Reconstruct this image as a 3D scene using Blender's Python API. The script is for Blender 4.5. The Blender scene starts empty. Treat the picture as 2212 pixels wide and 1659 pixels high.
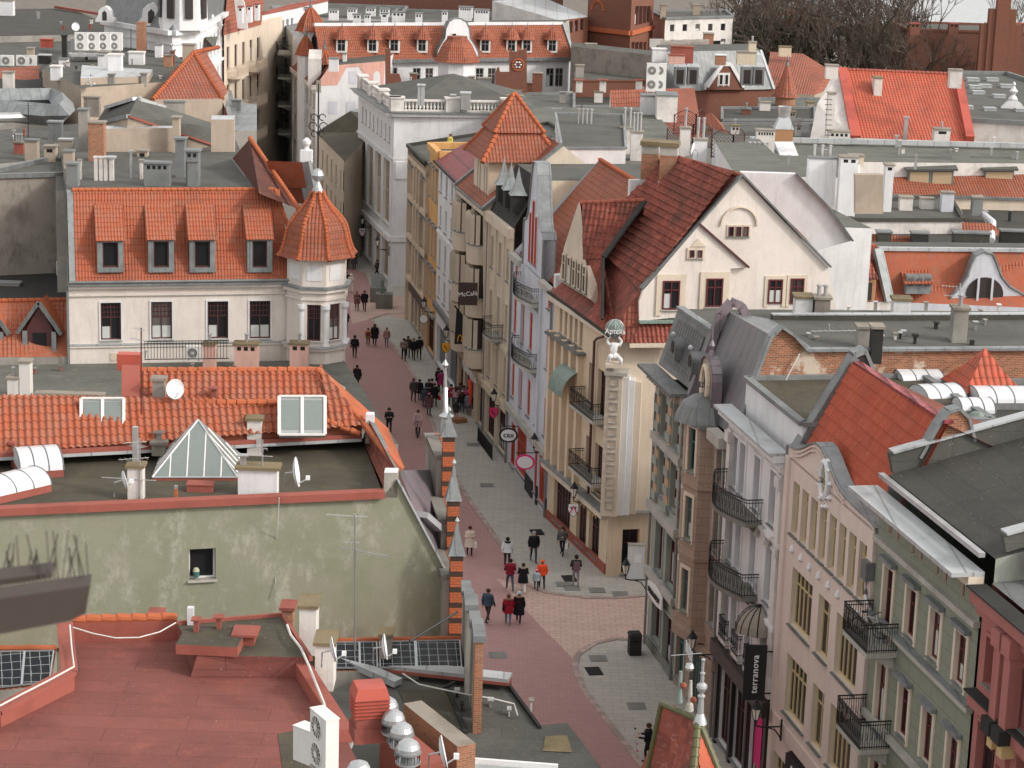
import bpy, bmesh, math, random
from mathutils import Vector as Vc, Matrix, noise
random.seed(7)
SC=bpy.context.scene; COL=SC.collection
# ---------------------------------------------------------------- camera model
F=4750.; H=40.5; CX=1106.; CY=829.5; TH=math.atan(1160/4750.); RO=math.atan(.031)
cR,sR=math.cos(RO),math.sin(RO); cT,sT=math.cos(TH),math.sin(TH)
def ray(x,y):
    u=(x-CX)/F; w=-(y-CY)/F
    r=u*cR-w*sR; up=u*sR+w*cR
    return (r,cT+up*sT,-sT+up*cT)
def W(x,y,z=0):                       # surveyed point at height z
    d=ray(x,y); t=(z-H)/d[2]; return Vc((d[0]*t,d[1]*t,z))
def D(x,y,Y):                         # surveyed point at distance Y
    d=ray(x,y); t=Y/d[1]; return Vc((d[0]*t,Y,H+d[2]*t))
def V(A,B,x,y):                       # (s,z) on the vertical wall through A,B
    d=ray(x,y); ux,uy=B[0]-A[0],B[1]-A[1]; L=math.hypot(ux,uy); ux/=L; uy/=L
    det=-d[0]*uy+ux*d[1]; t=(-A[0]*uy+ux*A[1])/det
    return (d[0]*t-A[0])*ux+(d[1]*t-A[1])*uy, H+d[2]*t
def P3(p):
    if isinstance(p,Vc): return p
    return W(*p)
# ---------------------------------------------------------------- materials
MT={}
def nd(nt,t,**k):
    n=nt.nodes.new(t)
    for a,b in k.items():
        if a in n.inputs: n.inputs[a].default_value=b
        else: setattr(n,a,b)
    return n
def mth(nt,op,a,b=None,c=None,clamp=False):
    n=nt.nodes.new('ShaderNodeMath'); n.operation=op; n.use_clamp=clamp
    for i,v in enumerate((a,b,c)):
        if v is None: continue
        if isinstance(v,(int,float)): n.inputs[i].default_value=v
        else: nt.links.new(v,n.inputs[i])
    return n.outputs[0]
def mixc(nt,f,a,b,mode='MIX'):
    n=nt.nodes.new('ShaderNodeMix'); n.data_type='RGBA'; n.blend_type=mode
    for i,v in ((0,f),(6,a),(7,b)):
        if isinstance(v,(int,float)): n.inputs[i].default_value=v
        elif isinstance(v,(tuple,list)): n.inputs[i].default_value=(*v[:3],1)
        else: nt.links.new(v,n.inputs[i])
    return n.outputs[2]
def noi(nt,vec,scale,detail=4,rough=.6,stretch=None):
    if stretch:
        m=nd(nt,'ShaderNodeMapping'); m.inputs['Scale'].default_value=stretch; nt.links.new(vec,m.inputs[0]); vec=m.outputs[0]
    n=nd(nt,'ShaderNodeTexNoise',Scale=scale,Detail=detail,Roughness=rough); nt.links.new(vec,n.inputs['Vector']); return n.outputs['Fac']
def ramp(nt,f,a,b):
    n=nt.nodes.new('ShaderNodeMapRange'); n.inputs[1].default_value=a; n.inputs[2].default_value=b; nt.links.new(f,n.inputs[0]); return n.outputs[0]
def mat(key,col,kind='plain',rough=.85,metal=0,var=.18,c2=None,a=.25,b=.35,emit=0,stain=.4,scol=None,spec=.3,fleck=.3):
    if key in MT: return MT[key]
    m=bpy.data.materials.new(key); m.use_nodes=True; nt=m.node_tree; L=nt.links
    bs=nt.nodes['Principled BSDF']; bs.inputs['Roughness'].default_value=rough; bs.inputs['Metallic'].default_value=metal
    bs.inputs['Specular IOR Level'].default_value=spec
    tc=nd(nt,'ShaderNodeTexCoord'); ob=tc.outputs['Object']; uv=tc.outputs['UV']
    n1=noi(nt,ob,.45,5,.65); n2=noi(nt,ob,9,4,.7)
    dark=tuple(x*(1-stain) for x in col) if scol is None else scol
    base=mixc(nt,ramp(nt,n1,.48,.72),col,dark)
    v=mth(nt,'ADD',1-var/2,mth(nt,'MULTIPLY',n2,var))
    hgt=None
    sep=nd(nt,'ShaderNodeSeparateXYZ'); L.new(uv,sep.inputs[0]); U,Vv=sep.outputs[0],sep.outputs[1]
    def bump(h,dist,st=1.):
        bp=nd(nt,'ShaderNodeBump',Strength=st,Distance=dist); L.new(h,bp.inputs['Height']); L.new(bp.outputs[0],bs.inputs['Normal'])
    if kind=='plaster':
        st=noi(nt,ob,1.2,6,.75,(1,1,.25)); base=mixc(nt,mth(nt,'MULTIPLY',ramp(nt,st,.47,.78),.8),base,c2 or tuple(x*.62 for x in col)); s2=noi(nt,ob,1.,5,.7,(4,4,.22)); base=mixc(nt,mth(nt,'MULTIPLY',ramp(nt,s2,.54,.74),.45),base,tuple(x*.6 for x in col)); bump(n2,.01)
    elif kind in('tile','tiles3d'):
        fu=mth(nt,'FLOOR',mth(nt,'DIVIDE',U,a)); fv=mth(nt,'FLOOR',mth(nt,'DIVIDE',Vv,b))
        cb=nd(nt,'ShaderNodeCombineXYZ'); L.new(fu,cb.inputs[0]); L.new(fv,cb.inputs[1])
        wn=nd(nt,'ShaderNodeTexWhiteNoise',noise_dimensions='2D'); L.new(cb.outputs[0],wn.inputs['Vector'])
        base=mixc(nt,mth(nt,'MULTIPLY',wn.outputs['Value'],.75),base,c2 or tuple(x*.6 for x in col))
        w2=nd(nt,'ShaderNodeTexWhiteNoise',noise_dimensions='3D'); L.new(cb.outputs[0],w2.inputs['Vector']); fl=noi(nt,ob,3.5,5,.75,(1,1,2.2))
        base=mixc(nt,mth(nt,'MULTIPLY',ramp(nt,fl,.55,.75),fleck),base,tuple(min(1,x*.9+.16) for x in col)); mo=noi(nt,ob,.5,6,.7); base=mixc(nt,mth(nt,'MULTIPLY',ramp(nt,mo,.5,.72),fleck*.9),base,(.06,.045,.035))
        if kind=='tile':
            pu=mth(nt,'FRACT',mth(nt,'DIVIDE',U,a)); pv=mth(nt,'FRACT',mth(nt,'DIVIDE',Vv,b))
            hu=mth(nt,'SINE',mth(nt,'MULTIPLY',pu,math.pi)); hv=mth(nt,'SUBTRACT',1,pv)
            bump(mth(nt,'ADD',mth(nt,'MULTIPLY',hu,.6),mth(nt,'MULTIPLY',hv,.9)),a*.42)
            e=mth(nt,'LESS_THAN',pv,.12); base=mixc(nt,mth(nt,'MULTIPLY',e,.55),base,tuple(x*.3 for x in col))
        else: bump(n2,.01)
    elif kind=='felt':
        br=nd(nt,'ShaderNodeTexBrick'); br.inputs['Scale'].default_value=1; br.inputs['Mortar Size'].default_value=.014
        br.inputs['Brick Width'].default_value=a; br.inputs['Row Height'].default_value=b; L.new(uv,br.inputs['Vector'])
        br.inputs['Color1'].default_value=(1,1,1,1); br.inputs['Color2'].default_value=(.86,.86,.86,1); br.inputs['Mortar'].default_value=(.55,.55,.55,1)
        base=mixc(nt,1.,base,br.outputs['Color'],'MULTIPLY')
        st=noi(nt,ob,.9,6,.7); base=mixc(nt,mth(nt,'MULTIPLY',ramp(nt,st,.5,.7),.5),base,c2 or tuple(x*1.35 for x in col)); s2=noi(nt,ob,.35,7,.75); base=mixc(nt,mth(nt,'MULTIPLY',ramp(nt,s2,.52,.6),.35),base,tuple(x*.55 for x in col)); s3=noi(nt,ob,14,2,.5); base=mixc(nt,ramp(nt,s3,.72,.76),base,(.45,.43,.4)); bump(n2,.01)
    elif kind in('brick','pave'):
        br=nd(nt,'ShaderNodeTexBrick'); br.inputs['Scale'].default_value=1; br.inputs['Mortar Size'].default_value=.012 if kind=='brick' else .01
        br.inputs['Brick Width'].default_value=a; br.inputs['Row Height'].default_value=b; L.new(uv,br.inputs['Vector'])
        c=c2 or tuple(x*.62 for x in col)
        br.inputs['Color1'].default_value=(*col,1); br.inputs['Color2'].default_value=(*c,1)
        br.inputs['Mortar'].default_value=(*(scol or tuple(x*.45+.03 for x in col)),1)
        base=mixc(nt,mth(nt,'MULTIPLY',ramp(nt,n1,.5,.75),stain),br.outputs['Color'],dark); bump(br.outputs['Fac'],.01,-1.)
    elif kind=='zinc':
        pu=mth(nt,'FRACT',mth(nt,'DIVIDE',U,a)); e=mth(nt,'LESS_THAN',pu,.05)
        st=noi(nt,ob,1.5,5,.7); base=mixc(nt,ramp(nt,st,.45,.7),base,c2 or tuple(x*.7 for x in col))
        base=mixc(nt,mth(nt,'MULTIPLY',e,.6),base,tuple(x*.35 for x in col)); bump(e,.02)
    elif kind=='patchy':   # flaking plaster over another colour
        st=noi(nt,ob,.8,8,.78,(1,1,.55)); base=mixc(nt,ramp(nt,st,.52,.66),base,c2); bump(st,.03)
    elif kind=='brickpatch':
        br=nd(nt,'ShaderNodeTexBrick'); br.inputs['Scale'].default_value=1; br.inputs['Mortar Size'].default_value=.012
        br.inputs['Brick Width'].default_value=.27; br.inputs['Row Height'].default_value=.085; L.new(uv,br.inputs['Vector'])
        br.inputs['Color1'].default_value=(*col,1); br.inputs['Color2'].default_value=(*tuple(x*.5 for x in col),1); br.inputs['Mortar'].default_value=(.3,.24,.18,1)
        st=noi(nt,ob,.55,7,.7); base=mixc(nt,ramp(nt,st,.56,.63),br.outputs['Color'],c2); bump(st,.04)
    elif kind=='solar':
        pu=mth(nt,'FRACT',mth(nt,'DIVIDE',U,a)); pv=mth(nt,'FRACT',mth(nt,'DIVIDE',Vv,b))
        e=mth(nt,'MAXIMUM',mth(nt,'LESS_THAN',pu,.07),mth(nt,'LESS_THAN',pv,.06)); base=mixc(nt,e,col,c2)
    elif kind=='metal':
        bump(n2,.004)
    if kind not in('solar',):
        vv=nd(nt,'ShaderNodeHueSaturation'); L.new(v,vv.inputs['Value']); L.new(base,vv.inputs['Color']); base=vv.outputs[0]
    L.new(base,bs.inputs['Base Color'])
    if emit: L.new(base,bs.inputs['Emission Color']); bs.inputs['Emission Strength'].default_value=emit
    m.diffuse_color=(*col,1); MT[key]=m; return m
def flat(key,col,rough=.6,metal=0,emit=0,spec=.4):
    if key in MT: return MT[key]
    m=bpy.data.materials.new(key); m.use_nodes=True; nt=m.node_tree; bs=nt.nodes['Principled BSDF']
    tc=nd(nt,'ShaderNodeTexCoord'); n2=noi(nt,tc.outputs['Object'],6,4,.7)
    c=mixc(nt,n2,tuple(x*.85 for x in col),tuple(min(1,x*1.12) for x in col)); nt.links.new(c,bs.inputs['Base Color'])
    bs.inputs['Roughness'].default_value=rough; bs.inputs['Metallic'].default_value=metal; bs.inputs['Specular IOR Level'].default_value=spec
    if emit: nt.links.new(c,bs.inputs['Emission Color']); bs.inputs['Emission Strength'].default_value=emit
    MT[key]=m; return m
# ---------------------------------------------------------------- mesh builder
class MB:
    def __init__(s): s.v=[]; s.f=[]; s.m=[]; s.uv=[]; s.mats=[]; s.sm=[]
    def mi(s,m):
        if isinstance(m,str): m=MT[m]
        if m not in s.mats: s.mats.append(m)
        return s.mats.index(m)
    def poly(s,pts,m,smooth=False,uvs=None):
        pts=[P3(p) for p in pts]; i0=len(s.v); s.v+=pts; s.f.append(list(range(i0,i0+len(pts)))); s.m.append(s.mi(m)); s.sm.append(smooth)
        if uvs: s.uv+=uvs; return
        n=Vc((0,0,0))
        for k in range(len(pts)):
            a,b=pts[k],pts[(k+1)%len(pts)]; n+=a.cross(b)
        if n.length<1e-9: n=Vc((0,0,1))
        n.normalize()
        if abs(n.z)>.985: u=Vc((1,0,0)); w=Vc((0,1,0))
        else:
            u=Vc((0,0,1)).cross(n).normalized(); w=n.cross(u)
            if n.z<0: w=-w
            if w.z<0: w=-w
        s.uv+=[(p.dot(u),p.dot(w)) for p in pts]
    def prism(s,base,h,m,mt=None):           # polygon (world) extruded up by h (scalar) or by vector
        base=[P3(p) for p in base]; o=Vc((0,0,h)) if isinstance(h,(int,float)) else h
        top=[p+o for p in base]; n=len(base)
        s.poly(top,mt or m); s.poly(base[::-1],m)
        for i in range(n): s.poly([base[i],base[(i+1)%n],top[(i+1)%n],top[i]],m)
    def box(s,c,sz,m,rz=0,mt=None,taper=1.):        # c = centre of the bottom face
        c=Vc(c); hx,hy=sz[0]/2,sz[1]/2; ca,sa=math.cos(rz),math.sin(rz)
        q=[(-hx,-hy),(hx,-hy),(hx,hy),(-hx,hy)]
        b=[c+Vc((x*ca-y*sa,x*sa+y*ca,0)) for x,y in q]; t=[c+Vc(((x*ca-y*sa)*taper,(x*sa+y*ca)*taper,sz[2])) for x,y in q]
        s.poly(t,mt or m); s.poly(b[::-1],m)
        for i in range(4): s.poly([b[i],b[(i+1)%4],t[(i+1)%4],t[i]],m)
    def beam(s,a,b,w,h,m,up=Vc((0,0,1))):
        a,b=P3(a),P3(b); d=(b-a)
        if d.length<1e-6: return
        d.normalize(); u=d.cross(up)
        if u.length<1e-4: u=d.cross(Vc((0,1,0)))
        u.normalize(); w2=u.cross(d)
        o=[-u*w/2-w2*h/2,u*w/2-w2*h/2,u*w/2+w2*h/2,-u*w/2+w2*h/2]
        A=[a+x for x in o]; B=[b+x for x in o]
        s.poly(A[::-1],m); s.poly(B,m)
        for i in range(4): s.poly([A[i],A[(i+1)%4],B[(i+1)%4],B[i]],m)
    def tube(s,pts,r,m,n=8,cap=True):
        pts=[P3(p) for p in pts]; rs=r if isinstance(r,(list,tuple)) else [r]*len(pts); rings=[]
        for i,p in enumerate(pts):
            d=(pts[min(i+1,len(pts)-1)]-pts[max(i-1,0)])
            d=d.normalized() if d.length>1e-9 else Vc((0,0,1))
            u=d.cross(Vc((0,0,1)));
            if u.length<.05: u=d.cross(Vc((0,1,0)))
            u.normalize(); w=u.cross(d); rings.append([p+(u*math.cos(2*math.pi*k/n)+w*math.sin(2*math.pi*k/n))*rs[i] for k in range(n)])
        for i in range(len(pts)-1):
            for k in range(n): s.poly([rings[i][k],rings[i][(k+1)%n],rings[i+1][(k+1)%n],rings[i+1][k]],m,n>4)
        if cap and n>2: s.poly(rings[0][::-1],m); s.poly(rings[-1],m)
    def lathe(s,c,prof,m,n=16,a0=0,ell=(1,1),smooth=True):   # prof=[(r,z)...]
        c=P3(c); R=[[c+Vc((r*math.cos(a0+2*math.pi*k/n)*ell[0],r*math.sin(a0+2*math.pi*k/n)*ell[1],z)) for k in range(n)] for r,z in prof]
        for i in range(len(prof)-1):
            for k in range(n):
                q=[R[i][k],R[i][(k+1)%n],R[i+1][(k+1)%n],R[i+1][k]]
                if prof[i][0]<1e-6: q=q[1:] if False else [R[i][k],R[i+1][(k+1)%n],R[i+1][k]]
                elif prof[i+1][0]<1e-6: q=q[:3]
                s.poly(q,m,smooth)
        if prof[0][0]>1e-6: s.poly(R[0][::-1],m)
        if prof[-1][0]>1e-6: s.poly(R[-1],m)
    def tiles(s,pts,m,pu=.24,pv=.36,amp=.05,step=.035,ns=6):   # barrel tiles over a convex sloping polygon
        pts=[P3(p) for p in pts]; n=Vc((0,0,0))
        for k in range(len(pts)): n+=pts[k].cross(pts[(k+1)%len(pts)])
        n.normalize()
        if n.z<0: n=-n; pts=pts[::-1]
        u=Vc((0,0,1)).cross(n).normalized(); w=n.cross(u)
        o=pts[0]; q=[((p-o).dot(u),(p-o).dot(w)) for p in pts]
        u0=math.floor(min(a for a,b in q)/pu)*pu; u1=max(a for a,b in q); v0=min(b for a,b in q); v1=max(b for a,b in q)
        nu=int((u1-u0)/pu*ns)+2; nr=int((v1-v0)/pv)+1
        bm=bmesh.new(); rows=[]
        for r in range(nr):
            for (vv,hh) in ((v0+r*pv,step),(v0+(r+1)*pv-.004,0)):
                row=[]
                for i in range(nu):
                    uu=u0+i*pu/ns; t=(uu/pu)%1
                    hz=hh+amp*(math.sin(math.pi*min(1,t/.62)) if t<.62 else -.35*math.sin(math.pi*(t-.62)/.38))
                    row.append(bm.verts.new((uu,vv,hz)))
                rows.append(row)
        for a,b in zip(rows,rows[1:]):
            for i in range(nu-1): bm.faces.new((a[i],a[i+1],b[i+1],b[i]))
        for k in range(len(q)):
            a=Vc((*q[k],0)); b=Vc((*q[(k+1)%len(q)],0)); e=b-a
            if e.length<1e-5: continue
            no=Vc((e.y,-e.x,0)).normalized()
            g=bm.verts[:]+bm.edges[:]+bm.faces[:]
            bmesh.ops.bisect_plane(bm,geom=g,plane_co=a,plane_no=no,clear_outer=True)
        ub,wb=o.dot(u),o.dot(w); i0=len(s.v); bm.verts.index_update()
        for v in bm.verts: s.v.append(o+u*v.co.x+w*v.co.y+n*v.co.z)
        mi=s.mi(m)
        for f in bm.faces:
            s.f.append([i0+v.index for v in f.verts]); s.m.append(mi); s.sm.append(False)
            s.uv+=[(v.co.x-u0,v.co.y-v0+1e-3) for v in f.verts]
        bm.free()
        s.poly([p-n*.02 for p in pts],m)
    def islands(s,mg):          # pieces that do not touch become parts of their own
        par=list(range(len(s.f)))
        def fd(i):
            while par[i]!=i: par[i]=par[par[i]]; i=par[i]
            return i
        H={}
        for i,f in enumerate(s.f):
            for v in f:
                p=s.v[v]; k=(round(p.x*20),round(p.y*20),round(p.z*20)); j=H.setdefault(k,i); a,b=fd(i),fd(j)
                if a!=b: par[a]=b
        G={}
        for i in range(len(s.f)): G.setdefault(fd(i),[]).append(i)
        bx=[]
        for g in G.values():
            P=[s.v[v] for i in g for v in s.f[i]]; bx.append([g,[min(p[k] for p in P)-mg for k in range(3)],[max(p[k] for p in P)+mg for k in range(3)]])
        n=len(bx); par=list(range(n))
        for i in range(n):
            for j in range(i):
                if all(bx[i][1][k]<bx[j][2][k] and bx[j][1][k]<bx[i][2][k] for k in range(3)):
                    a,b=fd(i),fd(j)
                    if a!=b: par[a]=b
        C={}
        for i in range(n): C.setdefault(fd(i),[]).extend(bx[i][0])
        if len(C)<2: return [s]
        off=[0]
        for f in s.f: off.append(off[-1]+len(f))
        out=[]
        for g in C.values():
            q=MB(); q.mats=s.mats
            mp={}
            for i in sorted(g):
                nf=[]
                for v in s.f[i]:
                    if v not in mp: mp[v]=len(q.v); q.v.append(s.v[v])
                    nf.append(mp[v])
                q.f.append(nf); q.m.append(s.m[i]); q.sm.append(s.sm[i]); q.uv+=s.uv[off[i]:off[i+1]]
            out.append(q)
        return out
    def build(s,name,parent=None,label=None,stuff=False):
        if not s.f: return None
        me=bpy.data.meshes.new(name); off=parent.location if parent else Vc((0,0,0))
        if parent and parent.parent: off=off+parent.parent.location
        me.from_pydata([v-off for v in s.v],[],s.f)
        for m in s.mats: me.materials.append(m)
        me.polygons.foreach_set('material_index',s.m); me.polygons.foreach_set('use_smooth',s.sm)
        ul=me.uv_layers.new(name='UVMap'); fl=[]
        for a in s.uv: fl+=[a[0],a[1]]
        ul.data.foreach_set('uv',fl); me.update()
        o=bpy.data.objects.new(name,me); COL.objects.link(o)
        if parent: o.parent=parent
        if label: o['label']=label
        if stuff: o['kind']='stuff'
        return o
def tag(o,label,cat,group=None,kind=None):
    o['label']=label; o['category']=cat
    if group: o['group']=group
    if kind: o['kind']=kind
    return o
def root(name,loc,label,cat,group=None):
    o=bpy.data.objects.new(name,None); COL.objects.link(o); o.location=Vc(loc); o.empty_display_size=.5
    return tag(o,label,cat,group)
def dup(o,loc,rz=0,label=None,sc=None):
    r=o.copy(); COL.objects.link(r); r.location=Vc(loc); r.rotation_euler=(0,0,rz)
    if sc: r.scale=(sc,sc,sc)
    if label: r['label']=label
    for ch in [c for c in bpy.data.objects if c.parent is o]:
        c=ch.copy(); COL.objects.link(c); c.parent=r
        for g in [g for g in bpy.data.objects if g.parent is ch]:
            d=g.copy(); COL.objects.link(d); d.parent=c
    return r
BL={}
def BLD(p): return next(b for l,b in BL.items() if l.startswith(p))
class Bld:
    """one building: walls and roof gathered as parts, every window, chimney, dormer its own part"""
    def __init__(s,name,label,base,cat='building'):
        BL[label]=s
        s.o=root(name,P3(base),label,cat); s.wall=MB(); s.roof=MB(); s.trim=MB(); s.gut=MB(); s.fac=[]
    def curtain(s,pts,zb,m,closed=True):
        pts=[P3(p) for p in pts]; n=len(pts)
        for i in range(n if closed else n-1):
            a,b=pts[i],pts[(i+1)%n]; f2=lambda p,q:(p.x-q.x)**2+(p.y-q.y)**2<.2
            if any((f2(a,A) and f2(b,B)) or (f2(a,B) and f2(b,A)) for A,B in s.fac): continue
            s.wall.poly([Vc((a.x,a.y,zb)),Vc((b.x,b.y,zb)),b,a],m)
    def block(s,pts,zb,wm,rm,par=0,pm=None,pw=.3):
        pts=[P3(p) for p in pts]; s.curtain(pts,zb,wm); s.roof.poly(pts,rm)
        if par:
            n=len(pts)
            for i in range(n):
                a,b=pts[i],pts[(i+1)%n]
                s.trim.beam(a+Vc((0,0,par/2)),b+Vc((0,0,par/2)),pw,par+.02,pm or wm)
    def facade(s,A,B,z0,z1,ops,m,rev=.22,**k):
        """vertical wall A->B with real openings ops=[(s0,s1,z0,z1[,style])]"""
        A=Vc((A[0],A[1],0)); B=Vc((B[0],B[1],0)); L=(B-A).length; d=(B-A)/L; n=Vc((d.y,-d.x,0))
        if n.dot(A)>0: n=-n
        ops=[o for o in ops if o[0]>.02 and o[1]<L-.02 and o[2]>z0 and o[3]<z1]
        s.fac.append((A,B))
        P=lambda a,z,o=0: A+d*a+Vc((0,0,z))+n*o
        xs=sorted({0,L,*[round(o[0],3) for o in ops],*[round(o[1],3) for o in ops]})
        zs=sorted({z0,z1,*[round(o[2],3) for o in ops],*[round(o[3],3) for o in ops]})
        for j in range(len(zs)-1):
            zc=(zs[j]+zs[j+1])/2; st=None
            for i in range(len(xs)):
                solid=False
                if i<len(xs)-1:
                    xc=(xs[i]+xs[i+1])/2; solid=not any(o[0]<xc<o[1] and o[2]<zc<o[3] for o in ops)
                if solid and st is None: st=xs[i]
                if not solid and st is not None:
                    s.wall.poly([P(st,zs[j]),P(xs[i],zs[j]),P(xs[i],zs[j+1]),P(st,zs[j+1])],m); st=None
        for o in ops:
            a,b,c,e=o[:4]
            rm=k.get('revm',m)
            for q in ([P(a,c),P(a,e),P(a,e,-rev),P(a,c,-rev)],[P(b,c),P(b,e),P(b,e,-rev),P(b,c,-rev)],[P(a,e),P(b,e),P(b,e,-rev),P(a,e,-rev)],[P(a,c),P(b,c),P(b,c,-rev),P(a,c,-rev)]): s.wall.poly(q,rm)
            s.window(A,d,n,a,b,c,e,rev,o[4] if len(o)>4 else k.get('style','cross'),k)
    def window(s,A,d,n,a,b,c,e,rev,style,k):
        P=lambda x,z,o=0: A+d*x+Vc((0,0,z))+n*o
        if style=='slot': k={**k,'sur':None,'sill':None,'hood':None,'glass':'void','curt':0}; style='none'
        fm=k.get('frame','wood_brown'); fw=k.get('fw',.09); w=MB(); o0=-rev+.04
        def bar(x0,z0,x1,z1,t=fw): w.beam(P(x0,z0,o0),P(x1,z1,o0),.07 if abs(x1-x0)<1e-4 else .07,t,fm,up=Vc((0,0,1)) if abs(z1-z0)<1e-4 else d)
        h=fw/2
        bar(a,c+h,b,c+h); bar(a,e-h,b,e-h); bar(a+h,c+fw,a+h,e-fw); bar(b-h,c+fw,b-h,e-fw)
        mid=(a+b)/2; tr=c+(e-c)*k.get('tr',.66); T=fw*.75
        if style in('cross','grid','half'):
            if b-a>.7: bar(mid,c+fw,mid,e-fw,T)
            bar(a+fw,tr,b-fw,tr,T)
        if style=='grid':
            g=.035
            for q in (1/3,2/3): bar(a+fw,tr+(e-tr)*q,b-fw,tr+(e-tr)*q,g)
            for q in (1/6,1/3,2/3,5/6): bar(a+(b-a)*q,tr,a+(b-a)*q,e-fw,g)
        if style=='bars':
            nn=max(2,int((b-a)/.5))
            for q in range(1,nn): bar(a+(b-a)*q/nn,c+fw,a+(b-a)*q/nn,e-fw,T)
            bar(a+fw,tr,b-fw,tr,T)
        if style=='bars2':
            nn=max(2,int((b-a)/.42))
            for q in range(1,nn): bar(a+(b-a)*q/nn,c+fw,a+(b-a)*q/nn,e-fw,T)
            for q in (.25,.5,.75): bar(a+fw,c+(e-c)*q,b-fw,c+(e-c)*q,T*.8)
        sur=k.get('sur')
        wo=w.build('window',s.o)
        g=MB(); gm=k.get('glass') or random.choice(['glass_a','glass_a','glass_b','glass_c'])
        g.poly([P(a,c,o0-.02),P(b,c,o0-.02),P(b,e,o0-.02),P(a,e,o0-.02)],gm)
        cur=k.get('curt',.35)
        go=g.build('pane',wo)
        if random.random()<cur:
            q=MB(); z=c+(e-c)*random.choice([.35,.55,.6,.62]); x0,x1=a+fw,b-fw
            if b-a>.9 and random.random()<.5: x1=mid-.03
            q.poly([P(x0,c+fw,o0-.012),P(x1,c+fw,o0-.012),P(x1,z,o0-.012),P(x0,z,o0-.012)],'blind'); q.build('blind',wo)
        if sur:
            t=MB(); sw=k.get('sw',.14); sp=.06
            for q in ((a-sw/2,c-sw,a-sw/2,e+sw),(b+sw/2,c-sw,b+sw/2,e+sw)):
                t.beam(P(q[0],q[1],sp/2),P(q[2],q[3],sp/2),sp,sw,sur,up=d)
            t.beam(P(a,e+sw/2,sp/2),P(b,e+sw/2,sp/2),sp,sw,sur)
            if k.get('hood'): t.beam(P(a-.25,e+sw+.1,.12),P(b+.25,e+sw+.1,.12),.26,.16,k['hood'])
            t.build('surround',wo)
        if k.get('sill','zinc'):
            t=MB(); t.beam(P(a-.06,c-.04,.0),P(b+.06,c-.04,.0),.26,.06,k.get('sill','zinc')); t.build('sill',wo)
    def strip(s,A,B,s0,s1,z0,z1,proj,m,mb=None,back=.05):
        A=Vc((A[0],A[1],0)); B=Vc((B[0],B[1],0)); L=(B-A).length; d=(B-A)/L; n=Vc((d.y,-d.x,0))
        if n.dot(A)>0: n=-n
        if s1 is None: s1=L
        q=[A+d*s0-n*back,A+d*s1-n*back,A+d*s1+n*proj,A+d*s0+n*proj]
        (mb or s.trim).prism([p+Vc((0,0,z0)) for p in q],z1-z0,m)
    def px(s,A,B,rects,style=None):         # pixel-read openings -> metric on the wall
        r=[]
        for q in rects:
            a,zt=V(A,B,q[0],q[1]); b,zb=V(A,B,q[2],q[3]); a,b=min(a,b),max(a,b)
            r.append((a,b,zb,zt)+((q[4],) if len(q)>4 else ()))
        return r
    def winbox(s,A,B,rects,**k):
        A3=Vc((A[0],A[1],0)); B3=Vc((B[0],B[1],0)); d=(B3-A3).normalized(); n=Vc((d.y,-d.x,0))
        if n.dot(A3)>0: n=-n
        for q in s.px(A,B,rects) if not k.get('metric') else rects:
            s.window(A3,d,n,q[0],q[1],q[2],q[3],-.03,q[4] if len(q)>4 else k.get('style','cross'),k)
    def balcony(s,A,B,s0,s1,z,proj=1.,h=1.,m='iron',slab='stone',bow=0,gap=.13):
        A=Vc((A[0],A[1],0)); B=Vc((B[0],B[1],0)); L=(B-A).length; d=(B-A)/L; n=Vc((d.y,-d.x,0))
        if n.dot(A)>0: n=-n
        N=8 if bow else 1; out=[]
        for i in range(N+1):
            t=i/N; out.append(A+d*(s0+(s1-s0)*t)+n*(proj+bow*math.sin(math.pi*t))+Vc((0,0,z)))
        a=A+d*s0+Vc((0,0,z))-n*.05; b=A+d*s1+Vc((0,0,z))-n*.05
        sl=MB(); sl.prism([p-Vc((0,0,.2)) for p in [a]+out+[b]],.2,slab)
        for q in (.15,.85):
            c=A+d*(s0+(s1-s0)*q); sl.prism([c+Vc((0,0,z-.75)),c+n*(proj*.8)+Vc((0,0,z-.25)),c+Vc((0,0,z-.25))],d*.18,slab)
        bo=sl.build('balcony',s.o); r=MB(); line=[a]+out+[b]
        for p,q in zip(line,line[1:]):
            up=Vc((0,0,1)); r.beam(p+up*h,q+up*h,.05,.04,m); r.beam(p+up*(h-.14),q+up*(h-.14),.03,.03,m); r.beam(p+up*.1,q+up*.1,.03,.03,m)
            k=max(1,int((q-p).length/gap))
            for i in range(k+1):
                c=p+(q-p)*i/k; r.beam(c,c+up*h,.022,.022,m)
                if i<k and i%2==0:
                    e=p+(q-p)*(i+.5)/k; r.tube([e+up*.35,e+up*.5+(q-p)*.25/k,e+up*.65],.014,m,3,False)
        r.build('railing',bo)
    def chim(s,x,yt,yb,w,z,d=.7,m='plaster_w',cap='cap',pots=0,slots=0,rz=0,capo=.08,potm='galv',name='chimney',caph=.12,poth=.45):
        b=W(x,yb,z); Y=b.y; wm=w*Y/F; hh=max(.3,D(x,yt,Y).z-z); mb=MB(); c=b+Vc((0,d/2,0))
        mb.box(c-Vc((0,0,.25)),(wm,d,hh+.25-caph),m,rz)
        co=mb.build(name,s.o)
        if cap:
            k=MB(); k.box(c+Vc((0,0,hh-caph)),(wm+2*capo,d+2*capo,caph),cap,rz); k.build('cap',co)
        if slots:
            k=MB()
            for i in range(slots):
                t=(i+.5)/slots-.5; k.box(c+Vc((t*wm*.86*math.cos(rz)+(d/2+.003)*math.sin(rz),t*wm*.86*math.sin(rz)-(d/2+.003)*math.cos(rz),hh-caph-.36)),(wm*.5/slots,.02,.24),'void',rz)
            k.build('vent_hole',co)
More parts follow.
